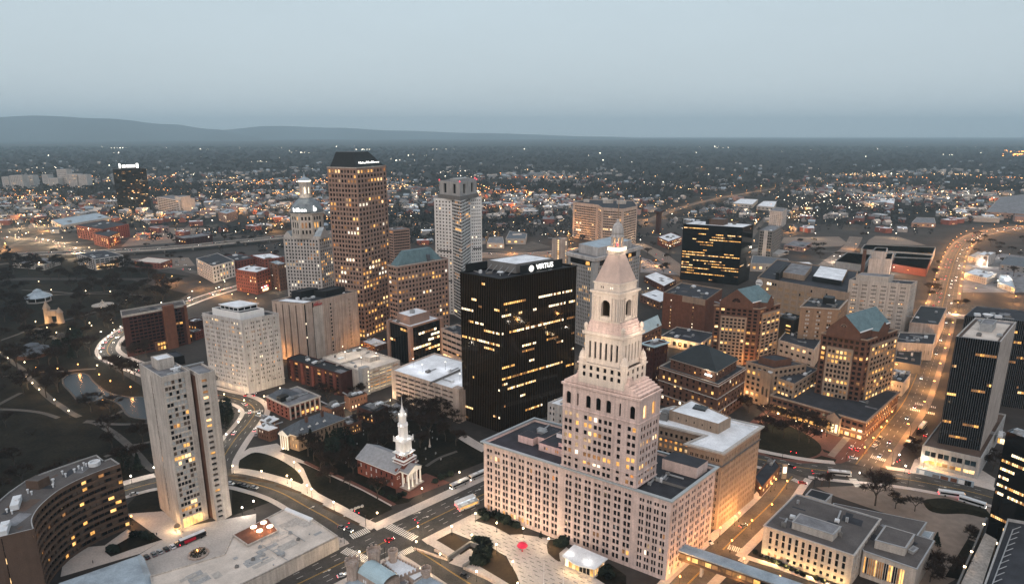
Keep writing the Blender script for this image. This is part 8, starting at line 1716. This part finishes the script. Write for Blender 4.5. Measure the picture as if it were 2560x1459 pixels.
trees(PT, [zD(600, 640), zD(420, 640), zD(1400, 250)], 'pale-limbed bare tree standing out in the dark park', 'pale trees in the park', (1.0, 1.3))
trees(EV, [zD(700, 600), zD(640, 690), zD(560, 740), zD(760, 650), zD(690, 760), zI(990, 560), zI(1100, 560), zI(1800, 190), zI(1790, 240)], 'dark evergreen among the bare trees of the park side', 'evergreens of the park side', (.8, 1.2))
trees(EV, [zJ(760, 780), zJ(840, 830), zJ(900, 760), zJ(990, 800), zJ(1060, 760), zJ(1110, 830), zJ(960, 900), zJ(800, 700)], 'big black-green tree massed left of the church', 'dark trees left of the church', (.8, 1.15))
trees(BT, [zJ(730, 830), zJ(870, 900), zJ(1020, 880), zJ(1080, 930), zJ(940, 960), zJ(780, 870)], 'bare tree beside the dark evergreens left of the church', 'bare trees left of the church', (.7, 1.0))
trees(BT, [zJ(1180, 620), zJ(1250, 700), zJ(1330, 610), zJ(1420, 680), zJ(1450, 560), zJ(1380, 800), zJ(1700, 600), zJ(1780, 680), zJ(1850, 580), zJ(1920, 700), zJ(1700, 760), zJ(1960, 620), zJ(1640, 520), zJ(1760, 520), zJ(1880, 500), zJ(1570, 480), zJ(2010, 740)], 'bare tree behind the church', 'bare trees behind the church', (.8, 1.15))
trees(BT, [zJ(840, 940), zJ(920, 1060), zJ(1090, 1120), zJ(1120, 980), zJ(1330, 1200)], 'bare tree on the church front lawn', 'bare trees on the church front lawn', (.6, .9))
trees(SHR, [zJ(1330, 1130), zJ(1370, 1160), zJ(1440, 1200), zJ(1480, 1215), zJ(1520, 1190), zJ(1560, 1170), zJ(1290, 1110), zJ(1830, 1060), zJ(1880, 1030), zJ(1920, 1010), zJ(1960, 1000)], 'low evergreen shrub in the beds around the church', 'shrubs around the church', (.9, 1.5))
trees(SHR, [zT(580, 440), zT(640, 450), zT(690, 480), zT(730, 530), zT(640, 560), zT(600, 620), zT(660, 640), zT(700, 600), zT(560, 720), zT(620, 730), zT(680, 700), zT(720, 640), zT(740, 590), zT(640, 690)], 'tall dark shrub in the hedge around the sunken ramp', 'hedge shrubs by the ramp', (1.6, 2.3))
trees(SHR, [zT(660, 40), zT(740, 60), zT(830, 60), zT(920, 110), zT(1000, 150), zT(1080, 190), zT(1140, 210), zT(700, 100), zT(1720, 460), zT(1760, 480), zT(1800, 450), zT(1840, 440), zT(2350, 870), zT(2420, 840), zT(2480, 900), zT(2440, 940)], 'dark shrub in the plaza beds along the stone tower', 'shrubs along the stone tower', (1.3, 2.0))
trees(EV[1], [zT(1488, 370)], 'small dark conifer at the wall of the stone tower', None, (.45, .46))
trees(BT, [zL(1165, 835)], 'large bare tree in front of the wide crossing', None, (1.35, 1.36)); trees(BT, [zL(1325, 860), zL(1480, 880)], 'bare tree on the lawn right of the large one', 'bare trees right of the large one', (.55, .7))
trees(BT, [zL(740, 680), zL(800, 690)], 'small reddish bare tree before the crossing', 'small bare trees before the crossing', (.45, .6)); trees(BT, [zL(1900, 1130), zL(1850, 1400), zL(1600, 1440), zL(1700, 1380)], 'bare tree on the tan lawn right of the courthouse', 'bare trees right of the courthouse', (.7, .95))
trees(BT, [zL(1440, 430), zL(1500, 470), zL(1460, 380), zL(1530, 330), zL(2060, 520), zL(2080, 470), zL(2100, 560)], 'bare street tree beside the glass podium', 'street trees beside the podium', (.5, .75))
trees(BT, [zL(300, 170), zL(380, 150), zL(460, 180), zL(540, 210), zL(620, 240), zL(700, 270), zL(350, 260), zL(440, 300), zL(260, 260), zL(560, 330), zL(640, 340), zL(240, 340), zL(160, 100), zL(780, 290)], 'bare tree on the dark lawn before the gabled towers', 'bare trees before the gabled towers', (.7, 1))
trees(EV[1], [zL(1650, 1120), zL(1660, 1160)], 'dark clipped evergreen against the courthouse end', 'evergreens against the courthouse', (.5, .6))
trees(SHR, [zL(215 + 47 * k, 1215 + 22 * k) for k in range(9)] + [zL(700, 1420), zL(750, 1440)], 'clipped shrub of the hedge in front of the courthouse', 'hedge in front of the courthouse', (.8, 1.0))
trees(BT, [zE(230, 1180), zE(290, 1160), zE(340, 1200), zE(390, 1190)], 'bare tree at the foot of the white hotel', 'bare trees by the white hotel', (.6, .8)); trees(BT, [zE(1430, 1300), zE(1480, 1290), zE(1100, 1290), zE(1180, 1360)], 'bare tree between brick apartments and garage', 'bare trees by the garage', (.7, .9))
trees(BT, [zD(1050, 850), zD(1110, 880), zD(1180, 900), zD(1250, 930), zD(1300, 960), zD(1330, 760), zD(1400, 740), zD(1270, 720)], 'bare tree under the road lamps behind the condominium tower', 'bare trees behind the condominium tower', (.9, 1.1))
trees(BT, [zH(1170, 480), zH(1210, 470), zH(1250, 500), zH(1190, 530), zH(1430, 620), zH(1500, 600), zH(1940, 330), zC(1000, 1080), zC(1060, 1070), zC(1040, 1110), zC(1360, 1000), zC(2200, 990), zC(2150, 1060), zC(2260, 1010)], 'bare tree by the roads right of downtown', 'bare trees right of downtown', (.65, .95))
trees(SHR, [zI(1060, 1080), zI(1110, 1070), zI(1150, 1085), zI(1200, 1100), zI(880, 1190), zI(910, 1185), zI(930, 1200)], 'shrub in the courtyard bed of the curved block', 'shrubs in the courtyard', (1.0, 1.6))

FILL = [([(0, 640), (230, 660), (300, 648), (480, 640), (480, 655), (320, 660), (190, 640), (0, 625)], 10), ([zA(930, 1060), zA(1300, 1040), zA(1900, 1010), zA(1900, 1050), zA(1000, 1110)], 12), ([(1600, 655), (1690, 700), (1690, 640), (1640, 610)], 9), ([(1885, 600), (2070, 600), (2110, 650), (1900, 640)], 12), ([(2420, 610), (2560, 600), (2560, 700), (2470, 640), (2440, 640)], 12), ([(480, 665), (560, 640), (700, 625), (700, 645), (520, 672)], 6), ([(2330, 700), (2345, 650), (2345, 760), (2320, 780)], 5)]
for pl, n in FILL:
 P = Gs(pl); xs = [p[0] for p in P]; ys = [p[1] for p in P]; k = 0
 for _ in range(900):
  p = (random.uniform(min(xs), max(xs)), random.uniform(min(ys), max(ys)))
  if not inpoly(p, P): continue
  place(random.choice(BT), *p, .1, random.uniform(0, 6.28), random.uniform(.8, 1.25), 'bare tree on the rough ground between highways and downtown', 'bare trees on the rough ground'); k += 1
  if k >= n: break
# ================================================================ the suburbs beyond: houses, woods and lights to the horizon
KEEP = [(Gs([zC(x, y) for x, y in q])) for q in ([(380, 760), (460, 695), (720, 700), (720, 780)], [(740, 1070), (760, 980), (1250, 975), (1250, 1070)], [(1370, 1060), (1400, 970), (1850, 990), (1900, 1080)], [(1700, 890), (1750, 830), (1910, 830), (1910, 900)], [(2250, 830), (2380, 680), (2800, 650), (2800, 840)])]
def blocked(p, r=14):
 for key in ('far_left', 'far_ramp', 'mid_highway', 'right_ramp', 'north_road', 'market', 'suburb', 'hw'):
  P, w = ROADS[key]
  for c in P:
   if abs(c[0] - p[0]) < w + 22 and abs(c[1] - p[1]) < w + 22: return True
 for q in KEEP:
  if inpoly(p, q): return True
 return False
BOXES = [(o.location.x, o.location.y) for o in bpy.data.objects if o.parent is None and o.type == 'EMPTY' and o.location.y > 850]
def dens(p):     # patches of wood, where no houses stand
 return min(1, max(0, .5 + .62 * math.sin(p[0] / 260 + 1.6 * math.sin(p[1] / 340)) * math.sin(p[1] / 300 + .9 * math.sin(p[0] / 410) + .8) + (p[1] - 2300) / 3000))
def farspot(ymin, ymax, x0=-40, x1=2600, built=True):
 while True:
  d = random.uniform(ymin, ymax); q = (random.uniform(x0, x1), 0); az = (q[0] - 1280) / FPX * 1.03; p = (d * az, d)
  if blocked(p): continue
  if built and random.random() < min(.85, dens(p) * 1.6 - .35): continue
  if any(abs(b[0] - p[0]) < 48 and abs(b[1] - p[1]) < 48 for b in BOXES): continue
  return p
def house_mesh(w, l, h, wall, roof, flat=False):
 m = MB(); P = [(-l / 2, -w / 2), (l / 2, -w / 2), (l / 2, w / 2), (-l / 2, w / 2)]
 for i in range(4): a, b = P[i], P[(i + 1) % 4]; m.quad((*a, 0), (*b, 0), (*b, h), (*a, h), 0)
 if flat: m.poly([(*p, h) for p in P], 1); m.box((l * .2, 0), (1, 0), l * .12, w * .12, h + .01, h + 1.8, 0)
 else:
  O = ring(P, -.5); r0_, r1_ = (-l / 2 - .5, 0), (l / 2 + .5, 0); hh = h + w * .36
  m.quad((*O[0], h - .2), (*O[1], h - .2), (*r1_, hh), (*r0_, hh), 1); m.quad((*r1_, hh), (*O[2], h - .2), (*O[3], h - .2), (*r0_, hh), 1); m.poly(((*P[1], h), (*P[2], h), (l / 2, 0, hh - .3)), 0); m.poly(((*P[3], h), (*P[0], h), (-l / 2, 0, hh - .3)), 0)
  m.box((l * .2, w * .15), (1, 0), .5, .5, h, hh + .9, 0)
 for k in range(int(l // 3.2)):
  if random.random() < .3: x = -l / 2 + 1.6 + k * 3.2; m.quad((x - .6, -w / 2 - .03, 1), (x + .6, -w / 2 - .03, 1), (x + .6, -w / 2 - .03, 2.5), (x - .6, -w / 2 - .03, 2.5), 2)
 return m, [wall, roof, 'warm']
pm('red_house', (.20, .075, .06), .9, .2, .2); pm('pink_house', (.30, .20, .18), .9, .2, .2); pm('pale_house', (.30, .29, .285), .9, .15, .2); pm('grey_house', (.20, .21, .22), .9, .2, .2)
KIND = [('small pale house with grey roof', 9, 12, 6, 'pale_house', 'slate', 0), ('small red house with dark roof', 10, 13, 7, 'red_house', 'dark_roof', 0), ('grey house with pale roof', 9, 11, 6, 'grey_house', 'blue_metal_roof', 0), ('flat-roofed red block', 16, 24, 9, 'red_house', 'white_roof', 1), ('flat pale block', 18, 32, 8, 'pale_house', 'white_roof', 1), ('pink-walled flat block', 15, 26, 10, 'pink_house', 'grey_roof', 1), ('pale gabled house with cream roof', 10, 14, 6, 'pale_house', 'cream_roof', 0)]
HP = []
for lab, w, l, h, wl, rf, fl_ in KIND:
 m, mt = house_mesh(w, l, h, wl, rf, fl_); o = m.build('suburb_house' if not fl_ else 'low_block', mt); tag(o, lab, 'house'); HP.append((o, lab))
def zone(p):
 q = PRJ(*p, 0); return 'left of the domed tower' if q[0] < 730 else 'between domed tower and belfry' if q[0] < 1560 else 'right of the belfry'
for i in range(290):
 p = farspot(1000, 2000); o, lab = random.choice(HP); d = 'nearer' if p[1] < 1500 else 'farther'
 place(o, p[0], p[1], .05, random.choice((.3, .3 + math.pi / 2, -.4, 1.1)) + random.uniform(-.1, .1), random.uniform(.85, 1.25), lab + ' in the ' + d + ' suburbs ' + zone(p), lab + ' ' + d + ' ' + zone(p))
def bake(m, src, p, rz, s):
 c, n = math.cos(rz) * s, math.sin(rz) * s; i0 = len(m.v)
 m.v += [(x * c - y * n + p[0], x * n + y * c + p[1], z * s) for x, y, z in src.v]; m.f += [tuple(k + i0 for k in f) for f in src.f]; m.m += src.m
for px, h, wl, rf, lab in (([(30, 655), (110, 662), (150, 648), (80, 642)], 8, 'limestone', 'grey_roof', 'low pale depot by the ramp behind the park'), ([(335, 652), (400, 658), (430, 648), (370, 642)], 9, 'red_house', 'cream_roof', 'low red shed beside the elevated highway'), ([(1610, 690), (1660, 715), (1690, 700), (1640, 678)], 8, 'dark_red_brick', 'white_roof', 'low brick shed with white roof right of the finned tower'), ([(1600, 735), (1650, 755), (1690, 740), (1640, 722)], 9, 'brown_brick', 'white_roof', 'brown hall with white roof patches behind the stone tower'), ([(2420, 640), (2470, 650), (2490, 636), (2445, 628)], 8, 'pale_house', 'cream_roof', 'low cream shed right of the curving street'), ([(2500, 660), (2570, 668), (2575, 645), (2515, 640)], 9, 'grey_house', 'slate', 'grey depot at the right edge below the rail yard'), ([(1960, 612), (2010, 618), (2030, 606), (1985, 600)], 8, 'pink_house', 'grey_roof', 'pink-walled shed by the tan field'), ([(560, 650), (600, 655), (625, 645), (590, 640)], 9, 'red_house', 'white_roof', 'red block with white roof behind the cream corner hotel')):
 P = ccw(Gs(px, h)); b = Bld('low_shed', lab, 'building', P[0]); b.shell(P, 0, h, [fc(max(3, int(ln(sub(P[(i + 1) % 4], P[i])) / 6)), 2, .4, .45, .3) for i in range(4)], wl); b.roof(P, h, rf, wl, .5, .6); b.patches(P, h - .5, 3); b.finish(40)
for wl, rf, cnt, ymn, ymx in (('pale_house', 'slate', 520, 1500, 3600), ('pale_house', 'cream_roof', 300, 1400, 4200), ('red_house', 'grey_roof', 420, 1400, 3000), ('grey_house', 'blue_metal_roof', 400, 1500, 4500)):
 m = MB(); src, mt = house_mesh(10, 13, 6.5, wl, rf, 0); src2, _ = house_mesh(20, 38, 8, wl, rf, 1)
 for i in range(cnt): bake(m, src2 if random.random() < .13 else src, farspot(ymn, ymx), random.uniform(0, 3.14), random.uniform(.8, 1.3))
 tag(m.build('distant_houses', mt), 'scattered distant houses fading into the blue haze, ' + {'pale_houseslate': 'pale with grey roofs', 'pale_housecream_roof': 'pale with cream roofs', 'red_housegrey_roof': 'red-walled', 'grey_houseblue_metal_roof': 'grey with bluish roofs'}[wl + rf], 'houses', None, 'stuff')
# woods
m = MB(); rw_ = random.Random(3)
def clump(c, r, h, n):
 for k in range(n):
  d = Vector((rw_.gauss(0, 1), rw_.gauss(0, 1), rw_.gauss(0, 1))).normalized(); q = Vector((c[0] + d.x * r * .75, c[1] + d.y * r * .75, h * (.55 + .38 * d.z))); s_ = r * rw_.uniform(.2, .45)
  v1 = Vector((rw_.gauss(0, 1), rw_.gauss(0, 1), rw_.gauss(0, .6))).normalized() * s_; v2 = v1.orthogonal().normalized() * s_ * .8; m.quad(tuple(q - v1), tuple(q - v2), tuple(q + v1), tuple(q + v2))
for i in range(12000):
 p = farspot(960, 2500, built=False)
 if rw_.random() < .12 + 1.1 * dens(p): clump(p, rw_.uniform(4, 7), rw_.uniform(8, 14), 14)
for i in range(9000):
 d = 2200 + 7000 * rw_.random() ** 1.4; az = rw_.uniform(-.86, .86); p = (d * az, d)
 if rw_.random() < .2 + .9 * dens(p) or d > 4200: clump(p, rw_.uniform(7, 15) * (1 + d / 9000), rw_.uniform(11, 17), 11)
tag(m.build('woodland', 'far_trees'), 'dark winter woodland spreading over the plain to the horizon', 'woodland', None, 'stuff')
# suburb streets
STREETS = []; m = MB()
for i in range(46):
 c = farspot(1050, 3000); a_ = random.choice((.32, .32 + math.pi / 2, 1.2, -.5)) + random.uniform(-.08, .08); d_ = (math.cos(a_), math.sin(a_)); STREETS.append((c, d_)); ribbon(m, [add(c, mulv(d_, t_)) for t_ in (-480, -160, 160, 480)], 5, -5, .06 + .003 * i)
structure('road', m, 'old_lit_asphalt')
# points of light scattered through the suburbs
def lights(n, mat, ymin, ymax, rad, lab, pw=1.6, x0=-40, x1=2600, clusters=0):
 m = MB(); C0 = [farspot(ymin, ymax, x0, x1) for _ in range(clusters)]
 for i in range(n):
  if C0 and random.random() < .62: c = random.choice(C0); p = (c[0] + random.gauss(0, 55), c[1] + random.gauss(0, 40))
  elif x0 < 0 and ymax < 4000 and random.random() < .7:
   c, d_ = random.choice(STREETS); t_ = random.randint(-14, 14) * 34; p = (c[0] + d_[0] * t_ - d_[1] * 6, c[1] + d_[1] * t_ + d_[0] * 6)
  else:
   d = ymin + (ymax - ymin) * random.random() ** pw; p = (d * (random.uniform(x0, x1) - 1280) / FPX * 1.03, d)
   if blocked(p, 4): continue
  r = rad * random.choice((.5, .6, .8, 1, 1.6)) * (p[1] / 1500) ** .8; h = random.uniform(7, 10)
  m.tube((p[0], p[1], 0), (p[0], p[1], h), .1, .1, 3, 1, False); m.lathe(p, [(0, h), (r, h + r * .7), (0, h + r * 1.6)], 5)
 tag(m.build('distant_lights', [mat, 'black_metal']), lab, 'street lights', None, 'stuff')
lights(1300, 'far_warm', 980, 3000, .62, 'warm yellow points of street light across the suburbs', 1.5, clusters=40); lights(500, 'far_white', 1000, 3400, .6, 'white points of street light across the suburbs', 1.5, clusters=30); lights(1200, 'far_orange', 980, 2800, .68, 'orange points of street light across the suburbs', 1.4, clusters=26)
lights(120, 'far_white', 3400, 9500, .9, 'faint far white lights in the woods below the horizon', 1.3, clusters=16); lights(70, 'far_orange', 5200, 7000, 1.2, 'reddish cluster of far lights at the right horizon', 1, 2440, 2520, 2)
lights(170, 'far_white', 1350, 2000, .65, 'dense cluster of white lights right of the black office tower', 1, 1900, 2150, 6); lights(120, 'far_warm', 1100, 1500, .7, 'dense warm lights at the far left road', 1, -30, 260, 6)
# a few strong pools of light on far yards
for px, w, c in ((zA(1065, 1000), 26000, (1, .33, .08)), (zA(1140, 1000), 16000, (1, .33, .08)), (zA(1880, 760), 16000, (1, .38, .1)), (zA(25, 600), 30000, (1, .75, .5)), (zA(1580, 900), 12000, WHT), (zA(1100, 820), 12000, ORG), (zA(700, 1230), 5000, WARM), (zA(300, 1230), 5000, WARM), (zA(200, 1000), 14000, WARM), (zA(400, 980), 9000, WARM), (zA(1300, 900), 12000, ORG),
              (zB(1460, 780), 16000, WHT), (zB(1300, 980), 6000, WARM), (zB(2420, 1100), 9000, WARM), (zB(2200, 1050), 12000, WARM), (zB(1120, 1020), 5000, WARM), (zB(1040, 640), 16000, ORG), (zB(500, 880), 7000, WARM), (zC(160, 490), 60000, ORG), (zC(2170, 790), 20000, ORG), (zC(2050, 800), 20000, ORG), (zC(920, 1130), 7000, ORG), (zC(2370, 1140), 7000, WHT), (zC(2350, 1370), 5000, WHT), (zC(2160, 1100), 6000, ORG), (zC(1000, 1000), 9000, WARM), (zC(1600, 1000), 9000, WARM), (zC(1260, 920), 9000, WARM), (zC(300, 720), 18000, ORG), (zC(600, 640), 26000, ORG), (zC(1950, 680), 22000, ORG), (zC(560, 1230), 5000, WARM)):
 p = G(px); h = 10 if px[1] > 560 else 14; t = empty('yard_light', (*p, 0), 'strong yard light on a tall pole glowing over the ground ' + zone(p), 'yard light', 'strong yard lights ' + zone(p)); m = MB(); m.tube((0, 0, 0), (0, 0, h), .2, .14, 6); m.build('pole', 'black_metal', t); m = MB(); r = .9 * max(1, p[1] / 1300); m.lathe((0, 0), [(0, h), (r, h + .5 * r), (0, h + r)], 8); m.build('lamp_head', 'orange_globe' if c[2] < .3 else 'white_globe', t)
 l_ = point((0, 0, 0), w, c, .8); l_.parent = t; l_.location = (0, 0, h - .6)
# lettering becomes plain mesh
dg = bpy.context.evaluated_depsgraph_get(); dg.update()
for o in [o for o in bpy.data.objects if o.type == 'FONT']:
 me = bpy.data.meshes.new_from_object(o.evaluated_get(dg)); n2_ = bpy.data.objects.new('sign_lettering', me); COL.objects.link(n2_); n2_.parent = o.parent; n2_.location = o.location; n2_.rotation_euler = o.rotation_euler
 bpy.data.objects.remove(o)
for i in range(70):  # extra pole lights scattered at random, added for warm city glow
 p = farspot(1020, 2100); k_ = random.choice((0, 0, 0, 1)); w = random.uniform(18000, 50000); kz_ = ('orange', 'warm white')[k_]
 if ('yl', k_) not in LP:
  t = empty('yard_light', (0, 0, 0), 'light', 'yard light'); m = MB(); m.tube((0, 0, 0), (0, 0, 11), .2, .14, 6); m.build('pole', 'black_metal', t); m = MB(); m.lathe((0, 0), [(0, 11), (.9, 11.5), (0, 12)], 8); m.build('lamp_head', ('orange_globe', 'globe')[k_], t); LP[('yl', k_)] = t
 t = place(LP[('yl', k_)], *p, 0, 0, 1, kz_ + ' glow light added on a pole in the suburbs ' + zone(p), kz_ + ' yard lights ' + zone(p)); l_ = point((0, 0, 0), w, (ORG, WARM)[k_], .9); l_.parent = t; l_.location = (0, 0, 10)
# brushwood under the park trees
m = MB()
for i in range(2600):
 p = (random.uniform(min(xs_), max(xs_)), random.uniform(min(ys_), max(ys_)))
 if not inpoly(p, PRK2) or inpoly(p, PNDP): continue
 if math.sin(p[0] / 17 + 2 * math.sin(p[1] / 31)) * math.sin(p[1] / 23) < -.1: continue
 for k in range(7):
  q = Vector((p[0] + random.gauss(0, 1.1), p[1] + random.gauss(0, 1.1), .1)); e_ = q + Vector((random.gauss(0, .6), random.gauss(0, .6), random.uniform(.3, 1.2))); w = Vector((random.gauss(0, 1), random.gauss(0, 1), 0)).normalized() * .22; m.poly((tuple(q - w), tuple(q + w), tuple(e_)))
tag(m.build('undergrowth', 'twigs'), 'dry brown brushwood on the ground among the park trees', 'undergrowth', None, 'stuff')
# haze box round everything
hm = bpy.data.materials.new('haze'); hm.use_nodes = True; n_ = hm.node_tree.nodes; n_.clear(); o_ = n_.new('ShaderNodeOutputMaterial'); v_ = n_.new('ShaderNodeVolumePrincipled'); v_.inputs['Color'].default_value = (.64, .87, 1, 1); v_.inputs['Density'].default_value = 6.0e-5; v_.inputs['Anisotropy'].default_value = 0.0
hm.node_tree.links.new(v_.outputs[0], o_.inputs['Volume']); MATS['haze'] = hm
m = MB(); m.prism([(-30500, -2600), (30500, -2600), (30500, 30500), (-30500, 30500)], -1.5, 830, 0, None, True); hz_ = m.build('haze', 'haze'); tag(hz_, kind='stuff')
print('windows', NWIN, 'lights', NL, 'cars', NCAR, 'objects', len(bpy.data.objects))
